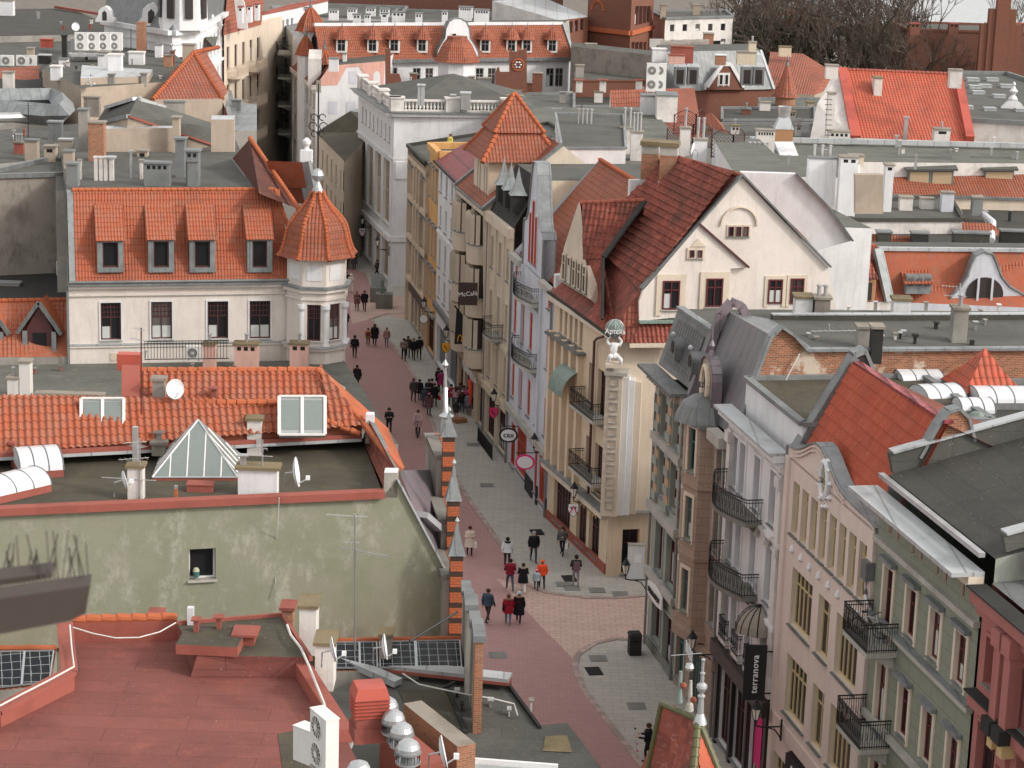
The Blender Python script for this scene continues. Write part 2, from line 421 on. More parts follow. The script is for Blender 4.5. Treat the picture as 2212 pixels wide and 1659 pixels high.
        for i in range(pots):
            t=(i+.5)/pots-.5; k=MB(); q=c+Vc((t*wm*.85,0,hh)); r=min(.1,wm*.35/pots)
            k.lathe(q,[(r,0),(r,poth),(r*1.5,poth+.02),(r*1.5,poth+.08),(0,poth+.16)],potm,8); k.build('flue_pipe',co)
        return co
    def done(s):
        for mb,nm in ((s.wall,'wall'),(s.roof,'roof'),(s.trim,'moulding'),(s.gut,'gutter')):
            for q in mb.islands(.35): q.build(nm,s.o)
        return s.o
TERRA=(.50,.125,.045)
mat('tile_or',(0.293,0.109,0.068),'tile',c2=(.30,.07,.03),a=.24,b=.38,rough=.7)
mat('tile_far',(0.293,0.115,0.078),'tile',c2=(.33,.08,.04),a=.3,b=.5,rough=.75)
mat('tile_or3',(0.315,0.123,0.078),'tiles3d',c2=(.36,.085,.035),a=.26,b=.42,rough=.7,scol=(.36,.11,.055))
mat('tile_red3',(.3,.085,.058),'tiles3d',c2=(.13,.04,.033),a=.24,b=.4,scol=(.12,.05,.04),fleck=.75)
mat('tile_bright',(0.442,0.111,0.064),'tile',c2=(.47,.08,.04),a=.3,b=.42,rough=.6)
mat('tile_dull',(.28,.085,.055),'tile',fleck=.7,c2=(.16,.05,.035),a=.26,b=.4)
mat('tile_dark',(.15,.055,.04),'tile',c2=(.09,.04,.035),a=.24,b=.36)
mat('ridge',(0.400,0.112,0.048),'plain',var=.3)
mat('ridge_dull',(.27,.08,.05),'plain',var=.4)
mat('redmetal',(0.422,0.088,0.062),'plain',rough=.5)
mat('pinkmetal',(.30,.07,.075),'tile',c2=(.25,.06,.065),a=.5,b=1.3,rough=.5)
mat('redfelt',(0.205,0.072,0.059),'felt',c2=(.33,.10,.075),a=5,b=1.,stain=.3)
mat('redpaint',(0.290,0.088,0.066),'plain',var=.3,stain=.3)
mat('felt',(0.097,0.097,0.086),'felt',a=7,b=1.05)
mat('felt_d',(0.060,0.058,0.051),'felt',a=7,b=1.05)
mat('felt_l',(0.150,0.150,0.135),'felt',a=7,b=1.05)
mat('felt_gn',(0.128,0.131,0.112),'felt',a=7,b=1.05,c2=(.22,.22,.19))
mat('felt_moss',(0.077,0.068,0.050),'felt',a=6,b=1.05,c2=(.13,.115,.06))
mat('bitumen',(.03,.03,.028),'plain')
mat('zinc',(.25,.27,.275),'zinc',rough=.5,metal=.25,a=.9,b=.5)
mat('zinc_d',(.19,.2,.2),'zinc',rough=.5,metal=.25,a=.6)
mat('zinc_p',(.2,.185,.2),'zinc',rough=.45,metal=.3,a=.7,c2=(.25,.17,.2))
mat('zinc_p2',(.17,.17,.175),'zinc',rough=.5,metal=.2,a=.9,c2=(.2,.165,.185)); mat('zinc_l',(.45,.47,.48),'zinc',rough=.4,metal=.2,a=1.5,c2=(.45,.47,.48))
mat('copper',(.2,.26,.23),'zinc',rough=.6,a=.6)
mat('galv',(.5,.5,.5),'metal',rough=.35,metal=.7)
mat('steel_w',(.62,.63,.65),'metal',rough=.4)
mat('plaster_w',(.64,.61,.58),'plaster',c2=(.5,.46,.42))
mat('plaster_white',(.68,.68,.69),'plaster',c2=(.54,.53,.52),stain=.15)
mat('plaster_house',(.68,.62,.57),'plaster',c2=(.52,.46,.41),stain=.1)
mat('plaster_cream',(.62,.53,.43),'plaster',c2=(.47,.4,.32),stain=.12)
mat('plaster_yel',(.6,.52,.4),'plaster',c2=(.55,.45,.32),stain=.15)
mat('plaster_apt',(.64,.51,.375),'plaster',c2=(.56,.42,.28),stain=.1)
mat('plaster_lil',(.56,.57,.62),'plaster',c2=(.42,.42,.48),stain=.12)
mat('plaster_pink',(0.632,0.521,0.465),'plaster',c2=(.55,.45,.4),stain=.08)
mat('plaster_beige',(.55,.44,.33),'plaster',c2=(.42,.34,.26),stain=.2)
mat('plaster_tan',(.4,.33,.265),'plaster',c2=(.32,.26,.2),stain=.2)
mat('plaster_orange',(.62,.35,.14),'plaster',stain=.15)
mat('plaster_grn',(.25,.25,.185),'patchy',c2=(.36,.355,.29),stain=.25,scol=(.21,.22,.145),var=.2)
mat('plaster_ggr',(.225,.235,.185),'brick',a=1.1,b=.55,c2=(.215,.225,.175),scol=(.12,.125,.1),stain=.2)
mat('plaster_mint',(.42,.45,.33),'plaster',stain=.1)
mat('plaster_sage',(.3,.32,.28),'plaster',stain=.2)
mat('plaster_red',(.36,.14,.125),'plaster',c2=(.36,.11,.10),stain=.15)
mat('plaster_salmon',(.66,.37,.31),'plaster',stain=.08)
mat('plaster_chpink',(.62,.38,.32),'plaster',stain=.15)
mat('plaster_gry',(.33,.31,.28),'plaster',c2=(.2,.19,.17),stain=.4)
mat('plaster_dk',(.26,.23,.2),'patchy',c2=(.15,.13,.11),stain=.4)
mat('plaster_brown',(.29,.225,.185),'brick',a=1.1,b=.42,c2=(.35,.25,.19),scol=(.2,.14,.1))
mat('stone',(.42,.4,.36),'plaster',stain=.3)
mat('stone_d',(.2,.19,.17),'plaster',stain=.4)
mat('cap',(.27,.24,.2),'plain',var=.5,stain=.5)
mat('cap_moss',(0.192,0.152,0.088),'plain',var=.6,stain=.5)
mat('cap_gry',(.19,.2,.2),'plain',var=.3)
mat('brick',(.42,.15,.07),'brick',a=.27,b=.085,c2=(.25,.09,.045),scol=(.3,.24,.18))
mat('brick_red',(.21,.085,.055),'brick',a=.27,b=.085,c2=(.17,.065,.042),scol=(.14,.07,.05))
mat('brick_far',(.2,.09,.065),'brick',a=.6,b=.2,c2=(.17,.075,.052),scol=(.15,.08,.06))
mat('brick_orange',(0.450,0.128,0.045),'brick',a=.3,b=.11,c2=(.5,.13,.05),scol=(.2,.07,.05))
mat('brick_glazed',(.07,.045,.035),'plain',rough=.4)
mat('brick_patch',(.38,.13,.06),'brickpatch',c2=(.5,.42,.34))
mat('facebrick',(.5,.29,.16),'brick',a=.25,b=.08,c2=(.42,.22,.12),scol=(.4,.33,.25))
mat('pave_grey',(.4,.375,.34),'pave',a=.9,b=.45,c2=(.36,.34,.31),scol=(.2,.185,.17),stain=.2)
mat('pave_red',(.38,.225,.215),'pave',a=.4,b=.16,c2=(.34,.2,.19),scol=(.24,.155,.15),stain=.2)
mat('pave_pale',(.5,.36,.31),'pave',a=.6,b=.35,c2=(.45,.32,.275),scol=(.17,.1,.08),stain=.2)
mat('kerb',(.42,.32,.29),'pave',a=.5,b=.5,stain=.2)
mat('ground',(.16,.14,.12),'plain',var=.4)
mat('grass',(.1,.105,.05),'plain',var=.5)
flat('glass_a',(.018,.018,.02),.18,0,spec=.3); flat('glass_b',(.05,.042,.04),.2,spec=.3); flat('glass_c',(.12,.105,.1),.3,spec=.3)
flat('glass_sky',(.30,.33,.33),.25,spec=.6); flat('glass_gn',(.18,.21,.2),.2,spec=.6); flat('blind',(.5,.52,.5),.7)
flat('polycarb',(.6,.62,.64),.3,spec=.5)
flat('wood_brown',(.085,.03,.03),.5); flat('wood_white',(.7,.69,.66),.5); flat('wood_red',(.5,.07,.03),.5); flat('wood_red2',(.1,.02,.022),.5)
flat('wood_yel',(.55,.43,.24),.5); flat('wood_grn',(.06,.16,.15),.5); flat('wood_gry',(.3,.31,.31),.5); flat('wood_raw',(.38,.2,.1),.7); flat('osb',(.42,.32,.2),.8)
flat('iron',(.012,.012,.012),.5); flat('void',(.01,.009,.009),.9); flat('black',(.012,.012,.013),.6); flat('white',(.8,.8,.8),.5)
flat('dish',(.72,.74,.76),.4); flat('acwhite',(.66,.66,.64),.5); flat('grille',(.16,.15,.14),.7); flat('cable',(.6,.59,.56),.6); flat('cable_d',(.05,.045,.04),.6)
mat('solar',(.012,.014,.018),'solar',c2=(.25,.27,.27),a=.36,b=.36,rough=.25)
flat('lampglass',(.8,.76,.66),.4); flat('darkshop',(.03,.022,.02),.3)
mat('sidegrn',(.2,.22,.17),'plaster'); mat('bark',(.085,.065,.052),'plain',var=.6); mat('ivy',(.03,.04,.02),'plain',var=.8)
mat('twig',(.13,.09,.07),'plain',var=.4)
mat('water',(.33,.36,.37),'plain',rough=.2)
flat('glaze_gn',(.09,.09,.035),.25); flat('sil',(.45,.47,.48),.3,.6)
R_=math.radians
def obj1(name,mb,label,cat,group=None):      # single-mesh thing
    r=mb.build(name); return tag(r,label,cat,group)
def dish(p,r,az,label,tilt=12,arm=True,wire=False,group=None):
    p=P3(p); t=root('satellite_dish',p,label,'satellite dish',group); n=Vc((math.cos(az)*math.cos(R_(tilt)),math.sin(az)*math.cos(R_(tilt)),math.sin(R_(tilt))))
    u=n.cross(Vc((0,0,1))).normalized(); w=u.cross(n); m=MB(); R=[]
    for i in range(5):
        q=i/4; R.append([p+n*(.22*r*q*q)+(u*math.cos(a)*.92+w*math.sin(a))*r*q for a in [2*math.pi*k/20 for k in range(20)]])
    for off in (0,-.03):
        for i in range(4):
            for k in range(20):
                q=[R[i][k],R[i][(k+1)%20],R[i+1][(k+1)%20],R[i+1][k]]; q=[x+n*off for x in q]
                m.poly(q if off==0 else q[::-1],'dish',True)
    m.tube([x for x in R[4]]+[R[4][0]],.015,'dish',5,False)
    m.build('reflector',t); a=MB(); a.tube([p-w*r*.9,p+n*r*.85-w*r*.55],.025,'galv',5); a.box(p+n*r*.85-w*r*.62,(.14,.1,.14),'dish')
    a.build('feed_arm',t); b=MB(); b.tube([p-n*.03,p-n*.3,p-n*.32-Vc((0,0,.5))],.03,'galv',5); b.build('mount',t); return t
def yagi(m,p,d,L,n=10,el=.35,mt='galv',up=Vc((0,0,1))):
    p=P3(p); d=d.normalized(); s=d.cross(up).normalized(); m.tube([p,p+d*L],.015,mt,4)
    for i in range(n):
        c=p+d*L*(i+.5)/n; m.tube([c-s*el/2,c+s*el/2],.008,mt,3)
# ---- ground, streets
def flatpoly(name,pts,z,m,label=None,cat=None):
    b=MB(); b.poly([W(x,y,0)+Vc((0,0,z)) for x,y in pts],m); o=b.build(name); o['kind']='structure'
    if label: o['label']=label; o['category']=cat
    return o
g=MB(); g.poly([Vc((-700,-60,-.02)),Vc((900,-60,-.02)),Vc((900,1500,-.02)),Vc((-700,1500,-.02))],'ground')
o=tag(g.build('ground'),'dark earth ground under the town','ground',kind='structure')
def struct(o,label,cat): return tag(o,label,cat,kind='structure')
struct(flatpoly('pavement',[(560,1659),(600,1300),(700,900),(560,400),(760,300),(800,380),(1000,520),(1300,900),(1700,1000),(1700,1700),(1500,1900),(560,1900)],.01,'pave_grey'),'grey stone slabs of the pedestrian street','pavement')
struct(flatpoly('cobbled_lane',[(500,1900),(560,1300),(620,900),(640,620),(745,575),(790,590),(808,640),(800,690),(830,725),(868,770),(905,830),(950,960),(1000,1060),(1090,1190),(1140,1262),(1180,1280),(1262,1290),(1330,1291),(1400,1286),(1440,1290),(1440,1388),(1330,1383),(1285,1392),(1248,1416),(1243,1440),(1262,1490),(1392,1659),(1560,1900)],.014,'pave_red'),'dark red brick carriageway down the middle of the street','road')
struct(flatpoly('crossing_paving',[(1072,1250),(1135,1268),(1180,1284),(1262,1294),(1330,1295),(1400,1290),(1440,1294),(1440,1384),(1330,1379),(1285,1388),(1238,1424),(1165,1350)],.018,'pave_pale'),'pale red brick paving of the side street crossing','road')
struct(flatpoly('side_street_paving',[(755,655),(805,640),(885,640),(1000,640),(1000,690),(885,692),(840,682),(800,690),(760,700)],.018,'pave_pale'),'pale brick strip where the far side street crosses','road')
k=MB()
def kerb(pts,w=.32,h=.03):
    q=[W(x,y,0) for x,y in pts]
    for a,b in zip(q,q[1:]): k.beam(a+Vc((0,0,h/2+.012)),b+Vc((0,0,h/2+.012)),w,h+.02,'kerb')
kerb([(800,690),(830,725),(868,770),(905,830),(950,960),(1000,1060),(1090,1190),(1138,1260),(1180,1281),(1262,1292),(1330,1293),(1392,1287)])
kerb([(1390,1384),(1330,1381),(1285,1390),(1248,1414),(1241,1440),(1260,1490),(1390,1659),(1460,1760)])
kerb([(800,690),(835,678),(885,678)])
struct(k.build('kerb'),'pale kerb stones edging the brick carriageway','kerb')
k=MB()
for x,y in [(1022,960),(1052,1048),(1235,1270),(1290,1275),(1292,1422),(1375,1525),(1218,1262),(1075,1415),(900,560),(920,700),(903,690),(1340,1283)]:
    c=W(x,y,.02); k.box(c,(.9,.9,.012),'cap_gry',.1); k.box(c,(.7,.7,.018),'stone_d',.1)
for x,y in [(1160,1150),(1230,1250),(1283,1450)]: k.box(W(x,y,.02),(.75,1.1,.03),'void',.2)
struct(k.build('manhole_covers'),'square metal covers set in the street paving','manhole cover')
water=MB(); water.poly([Vc((60,560,.0)),Vc((900,560,.0)),Vc((900,1500,.0)),Vc((60,1500,.0))],'water'); struct(water.build('river'),'pale grey river beyond the town','water')

# ================= A: red felt roof, bottom left
b=Bld('town_house','low red felt roof with red parapets at the bottom left',(200,1600,13))
Z=13
b.block([(-80,1560,Z),(0,1530,Z),(172,1450,Z),(160,1372,Z),(402,1366,Z),(655,1425,Z),(700,1500,Z),(770,1640,Z),(845,1960,Z),(-80,1960,Z)],0,'plaster_gry','redfelt')
# back parapet with ridge tiles
A=W(156,1385,Z);B_=W(383,1380,Z); b.wall.beam(A+Vc((0,0,.35)),B_+Vc((0,0,.35)),.3,.75,'redpaint')
m=MB(); n=7
for i in range(n):
    p=A+(B_-A)*(i/n)+Vc((0,0,.83)); q=A+(B_-A)*((i+.98)/n)+Vc((0,0,.78)); m.tube([p,q],.17,'ridge',10)
m.build('ridge_tiles',b.o)
for P_,Q_ in (((140,1347,13.8),(150,1452,13.6)),((150,1452,13.6),(-10,1537,13.5)),((-10,1537,13.5),(-80,1560,13.5))):
    b.trim.beam(P3(P_),P3(Q_),.55,.12,'salmon' if 0 else 'redpaint'); b.wall.beam(P3(P_)-Vc((0,0,.35)),P3(Q_)-Vc((0,0,.35)),.4,.6,'redpaint')
# raised dark felt box with pink upstand
b.block([(382,1348,13.75),(612,1330,13.75),(668,1420,13.75),(425,1415,13.75)],Z-.05,'redfelt','felt_moss')
b.roof.poly([(425,1418,13.72),(668,1422,13.72),(655,1462,13.02),(412,1462,13.02)],'redfelt')
b.trim.beam(P3((645,1432,13.3)),P3((745,1590,13.2)),.5,.5,'redpaint')
b.trim.beam(P3((612,1332,13.8)),P3((672,1424,13.8)),.12,.14,'redpaint'); b.trim.beam(P3((385,1346,13.8)),P3((610,1328,13.8)),.12,.14,'redpaint')
c=W(458,1395,13.75); b.wall.box(c,(2.1,1.9,.35),'redpaint',-.05,mt='felt_moss')
b.chim(411,1307,1361,14,13.6,.26,'steel_w',None,name='flue_pipe')
b.chim(472,1332,1360,10,14.1,.2,'redpaint','redpaint',name='vent',capo=.1,caph=.06)
b.chim(424,1370,1405,32,13.2,.8,'redpaint','redpaint',name='vent',capo=.06); b.chim(423,1338,1372,11,14,.25,'redpaint','redpaint',name='vent',caph=.05)
b.chim(528,1370,1398,44,13.7,.8,'redpaint','redpaint',name='vent',capo=.12,caph=.08)
b.chim(664,1308,1402,38,13,1.2,'plaster_w','cap_moss',name='chimney'); b.chim(620,1312,1345,26,13,.8,'brick','redpaint')
b.chim(700,1388,1478,42,12.9,1.2,'plaster_w','cap_moss'); b.chim(336,1324,1352,36,13,.6,'redpaint','redpaint',caph=.05,capo=.02)
b.roof.poly([W(600,1585,13.02),W(680,1570,13.02),W(720,1659,13.02),W(780,1900,13.02),W(645,1900,13.02)],'felt_moss')
b.done()
def cable(pts,r,label,m='cable'):
    q=MB(); q.tube([P3(p) for p in pts],r,m,5); return obj1('cable',q,label,'cable')
cable([(158,1355,14.2),(200,1368,14.1),(250,1378,14.0),(300,1377,14.0),(345,1365,14.1),(380,1345,14.3)],.025,'white cable sagging along the red back parapet')
cable([(151,1350,14.2),(155,1400,13.9),(160,1440,13.85),(105,1470,13.75),(50,1498,13.7),(-20,1535,13.65)],.03,'white cable lying on the left red parapet coping')
cable([(620,1350,14.0),(628,1372,14.0),(650,1400,14.0),(668,1440,13.8),(680,1470,13.7),(700,1520,13.6),(710,1560,13.4)],.045,'white wrapped cable running down past the two front chimneys')
# AC units
def acunit(p,rz,sz,fans,label,group=None,legs=True,name='air_conditioner'):
    t=root(name,p,label,'air conditioner',group); w,d,h=sz; m=MB(); c=t.location
    cc,ss=math.cos(rz),math.sin(rz); X=Vc((cc,ss,0)); Yv=Vc((-ss,cc,0))
    m.box(c+Vc((0,0,.12)),sz,'acwhite',rz); m.box(c+Vc((0,0,.12+h)),(w+.03,d+.03,.03),'acwhite',rz); m.build('casing',t)
    for i in range(fans):
        z=.12+h*(i+.5)/fans; r=min(w*.36,h/fans*.42); g=MB(); o=c+Vc((0,0,z))-Yv*(d/2+.01)-X*w*.08
        ring=[o+X*r*math.cos(a)+Vc((0,0,r*math.sin(a))) for a in [2*math.pi*k/18 for k in range(18)]]
        g.poly(ring,'grille'); g.tube(ring+[ring[0]],.02,'acwhite',4,False)
        for k in range(6): a=math.pi*k/6; g.beam(o-Yv*.02+X*r*math.cos(a)+Vc((0,0,r*math.sin(a))),o-Yv*.02-X*r*math.cos(a)-Vc((0,0,r*math.sin(a))),.012,.012,'acwhite')
        g.tube([o-Yv*.03,o-Yv*.035],.09,'acwhite',10); g.build('fan_grille',t)
    if legs:
        for q in (-.35,.35):
            l=MB(); l.box(c+X*w*q,(.07,d+.1,.12),'galv',rz); l.build('foot',t)
    return t
p=W(657,1690,12.4); acunit(D(676,1588,54)+Vc((0,0,-.9)),2.45,(1.05,.42,.95),0,'rear white air conditioner with a flat side grille on the red roof edge',legs=False)
g=MB(); 
acunit(D(700,1655,51.8)+Vc((0,0,-.15)),-1.95-.0+.9,(.95,.36,1.45),2,'front tall white air conditioner with two round fans beside the red vent box')
# ================= B: dark roofs right of the red roof
b=Bld('town_house','dark mossy felt roofs with a long white coping at the bottom centre',(950,1600,9))
b.block([(690,1500,9),(800,1462,9),(1100,1480,9),(1168,1572,9),(1240,1580,9),(1330,1700,9),(1400,1950,9),(640,1960,9)],0,'plaster_gry','felt')
b.wall.beam(P3((800,1445,9.1)),P3((1102,1478,9.1)),.5,.75,'felt_d'); b.trim.beam(P3((800,1430,9.45)),P3((1102,1464,9.45)),.75,.14,'zinc_l'); b.trim.beam(P3((800,1440,9.32)),P3((1102,1473,9.32)),.6,.12,'redpaint')
b.roof.poly([(860,1488,9.05),(972,1490,9.05),(1004,1580,9.05),(905,1588,9.05)],'felt_moss')
b.trim.beam(P3((968,1490,9.1)),P3((1006,1582,9.1)),.18,.1,'bitumen'); b.trim.beam(P3((1102,1484,9.1)),P3((1166,1571,9.1)),.12,.12,'bitumen')
b.roof.poly([(1225,1562,9.03),(1300,1660,9.03),(1240,1700,9.03),(900,1700,9.03),(930,1585,9.03)],'felt')
b.roof.poly([(1178,1590,9.06),(1225,1588,9.06),(1236,1625,9.06),(1172,1622,9.06)],'cap_moss')
b.chim(832,1370,1458,26,9,.8,'plaster_gry','cap_moss')
b.roof.beam(P3((735,1420,9.6)),P3((860,1475,9.2)),.5,.25,'zinc_l')
# glazed light box at the bottom edge
b.trim.beam(P3((1022,1646,9.5)),P3((1205,1660,9.5)),.12,.3,'white'); b.trim.beam(P3((1022,1646,9.5)),P3((1000,1700,9.4)),.12,.3,'white'); b.roof.poly([(1026,1652,9.45),(1205,1664,9.45),(1240,1720,9.4),(1000,1720,9.4)],'glass_sky')
# brick chimney row with four domed cowls
c0=W(800,1690,10); c1=W(985,1555,10)
b.wall.box(W(890,1640,10)+Vc((0,0,-1)),(.95,3.2,1.5),'redpaint',.5); b.wall.box(W(935,1590,10.4)+Vc((.2,0,-1.2)),(.7,4.2,1.7),'brick',.5,mt='cap')
for i,(x,y) in enumerate([(882,1642),(868,1606),(850,1578),(836,1550)]):
    y+=-8; m=MB(); c=D(x,y-13,51.5+i*1.5); r=.31
    m.lathe(c,[(r,0),(r*.98,r*.3),(r*.8,r*.66),(r*.45,r*.92),(0,r)],'sil',20); m.build('cowl_dome',b.o)
    m=MB(); m.lathe(c-Vc((0,0,.06)),[(r*1.06,0),(r*1.06,.05),(r,.06)],'cap_gry',20)
    for k in range(20):
        a=2*math.pi*k/20; m.beam(c+Vc((r*.93*math.cos(a),r*.93*math.sin(a),-.3)),c+Vc((r*.93*math.cos(a),r*.93*math.sin(a),-.04)),.014,.014,'iron')
    m.lathe(c-Vc((0,0,.34)),[(r*1.02,0),(r*1.02,.05),(r*.9,.05)],'sil',20); m.lathe(c-Vc((0,0,.6)),[(r*.6,0),(r*.6,.56)],'cap_gry',14); m.build('cowl_cage',b.o)
c=D(775,1665,50); m=MB(); m.lathe(c,[(.3,0),(.28,.1),(.22,.2),(0,.3)],'sil',18); m.build('cowl_dome',b.o)
# louvred red vent box
c=D(798,1555,55); m=MB(); m.box(c-Vc((0,0,.3)),(.85,.8,1.0),'redpaint',.25); m.box(c-Vc((0,0,.5)),(.95,.9,.4),'redpaint',.25)
m.build('vent_box',b.o); m=MB()
for i in range(6): m.box(c+Vc((0,0,.3+i*.1-.1)),(.95,.88,.045),'redmetal',.25)
m.box(c+Vc((0,0,.72)),(.95,.9,.3),'redmetal',.25,taper=.82)
m.build('louvre',b.o)
b.done()
cable([(745,1640,11.5),(757,1610,11.7),(770,1585,11.8),(795,1570,11.9),(815,1558,11.9)],.09,'thick silver wrapped pipe curving between the red vent box and the domed cowls','galv')
cable([(870,1455,9.6),(905,1478,9.7),(960,1490,9.8),(1010,1500,9.7),(1060,1508,9.6),(1110,1520,9.4),(1118,1545,9.2)],.03,'white cable slung across the dark roof behind the crow')
# bird on the roof
bd=MB(); c=W(967,1490,9.6)
bd.tube([c+Vc((-.2,0,.08)),c+Vc((-.05,0,.12)),c+Vc((.1,0,.2)),c+Vc((.2,0,.3)),c+Vc((.27,0,.32)),c+Vc((.36,0,.29))],[.02,.07,.09,.06,.055,.008],'black',8)
for s_ in (-.03,.03): bd.tube([c+Vc((.06,s_,.15)),c+Vc((.06,s_,-.02))],.01,'black',4)
bird=obj1('crow',bd,'black crow standing on the dark roof ridge near the white cable','bird')
# gulls' dish etc
dish(D(952,1625,52),.42,.1,'white satellite dish at the bottom edge right of the domed cowls')
dish(D(716,1405,66),.42,.15,'grey satellite dish between the two mossy chimney caps')
dish(D(827,1398,67),.42,.05,'white satellite dish in front of the solar panels',tilt=8)
dish(D(635,1020,73),.52,.0,'large white satellite dish on the flat roof by the wide white chimney',tilt=8)
dish(D(491,1032-192,86),.0001+.33,-1.4,'unused')if 0 else None
# ================= C: solar roofs
def solar(name,label,pts,zr,ze,panels,mid):
    b=Bld(name,label,pts[0]+(ze,))
    a,c,d,e=[W(*p,z) for p,z in zip(pts,(zr,zr,ze,ze))]
    b.roof.poly([a,c,d,e],'tile_or'); b.curtain([a,c,d,e],0,'plaster_gry')
    bk=[a+Vc((0,4,-1.5)),c+Vc((0,4,-1.5))]; b.roof.poly([a,c,bk[1],bk[0]],'tile_or')
    m=MB(); n=max(3,int((c-a).length/.9))
    for i in range(n): m.tube([a+(c-a)*(i/n)+Vc((0,0,.03)),a+(c-a)*((i+1)/n)+Vc((0,0,.0))],.12,'ridge',8)
    m.build('ridge_tiles',b.o)
    for s0,s1 in panels:
        nn=(c-a).cross(e-a).normalized(); nn=nn if nn.z>0 else -nn
        f=lambda s,t: a+(c-a)*s+((e+(d-e)*s)-(a+(c-a)*s))*t+nn*.12
        m=MB(); q=[f(s0,.12),f(s1,.12),f(s1,.97),f(s0,.97)]
        m.prism([x-nn*.04 for x in q],nn*.04,'solar')
        for i in range(4): m.beam(q[i],q[(i+1)%4],.05,.06,'sil')
        m.build('solar_panel',b.o)
    b.done()
solar('annexe','tiled lean-to roof with solar panels by the street gable',[(680,1386),(995,1380),(1000,1448),(680,1450)],10.0,9.35,[(.06,.30),(.305,.42),(.44,.68),(.69,.99)],0)
solar('annexe','low roof of dark solar panels at the left edge of the photo',[(-80,1402),(122,1400),(110,1480),(-80,1500)],10.0,8.95,[(0,.33),(.335,.66),(.67,.98)],0)
# ================= G: green-walled building
b=Bld('town_house','mottled green side wall under a flat felt roof and orange tiled ridges',(400,1090,15))
A=W(-70,1111,15);Bq=W(829,1070,15)
ops=b.px(A,Bq,[(408,1187,466,1251)])
b.facade(A,Bq,0,15,[(a,c,d,e,'none') for a,c,d,e in ops],'plaster_grn',rev=.35,frame='wood_white',glass='glass_a',fw=.07,sill='stone',curt=0,revm='plaster_gry')
un=(Bq-A).normalized(); 
def onw(x,y): s_,z=V(A,Bq,x,y); return Vc((A.x+un.x*s_,A.y+un.y*s_,z))
b.wall.poly([Vc((Bq.x,Bq.y,0)),Vc((onw(990,1285).x,onw(990,1285).y,0)),onw(990,1285),onw(972,1243),onw(914,1140),onw(858,1036),Bq],'plaster_grn')
bk=Vc((-.6,4,0))
b.trim.beam(onw(858,1034),onw(990,1284),.35,.08,'zinc_l')
b.trim.beam(A+Vc((0,0,.08)),Bq+Vc((0,0,.08)),.5,.3,'redpaint')
b.wall.prism([onw(829,1075),onw(858,1075),onw(858,1075)+Vc((0,.7,0)),onw(829,1075)+Vc((0,.7,0))],1.05,'plaster_gry','plaster_white')
bl=W(-70,1000,15); br=W(783,951,15); rf=W(838,1066,15)
b.roof.poly([A,Bq,br,bl],'felt_moss'); b.curtain([Bq,br+Vc((.7,.6,0)),bl,A],0,'plaster_grn',False)
# brown steep inner slope + zinc + orange street verge
b.roof.poly([(783,951,15),(833,1064,15),(858,1020,15.9),(796,905,16.4)],'tile_dull')
b.roof.poly([(796,905,16.4),(858,1020,15.9),(864,1016,15.7),(812,915,16.2)],'zinc_d')
b.roof.poly([(812,915,16.2),(864,1018,15.7),(874,1010,15.0),(838,925,15.3)],'ridge')
# lower tile slope
e0,e1=W(-70,985,15.6),W(781,941,15.6); r1,r0=W(704,866,17),W(-70,874,17)
b.roof.tiles([e0,e1,r1,r0],'tile_or3',.29,.42,.075,.04); b.wall.poly([bl,br,e1,e0],'felt_d'); b.trim.beam(e0-Vc((0,.1,-.02)),e1-Vc((0,.1,-.02)),.25,.2,'redpaint'); b.trim.beam(e0-Vc((0,.15,.14)),e1-Vc((0,.15,.14)),.16,.14,'zinc_l')
# upper slope + hip to the street
u0,u1=W(275,868,17),W(704,866,17); t0,t1=W(298,800,17.95),W(686,799,17.95); hp=W(783,912,16.2)
b.roof.tiles([u0,u1,t1,t0],'tile_or3',.29,.42,.075,.04); b.roof.tiles([u1,e1,hp,t1],'tile_or3',.29,.42,.075,.04)
b.roof.poly([t1,hp,(812,917,16.1),(838,925,15.3),(763,858,15.9),(706,805,17.3)],'ridge')
b.curtain([t0,t1,t1+Vc((1,3,-1.5)),t0+Vc((0,3,-1.5))],12,'plaster_gry'); b.roof.poly([t0,t1,t1+Vc((0,3,-2)),t0+Vc((0,3,-2))],'tile_or')
m=MB()
def ridge(m,a,c,r=.15,n=None,mt='ridge'):
    a,c=P3(a),P3(c); n=n or max(2,int((c-a).length/.42))
    for i in range(n): m.tube([a+(c-a)*(i/n),a+(c-a)*((i+.93)/n)],[r*1.1,r*.85],mt,8)
ridge(m,r0,W(600,869,17.05)); ridge(m,t0,t1); ridge(m,t1,hp,.17); ridge(m,W(604,870,17.1),W(779,938,15.8),.14); ridge(m,hp,(862,1014,15.7),.15)
m.build('ridge_tiles',b.o)
b.wall.prism([W(263,868,17),W(302,868,17),W(302,800,18.1),W(263,800,18.1)],Vc((0,0,.25)),'redpaint')
b.wall.box(W(280,797,18),(1.,.6,.7),'redmetal')
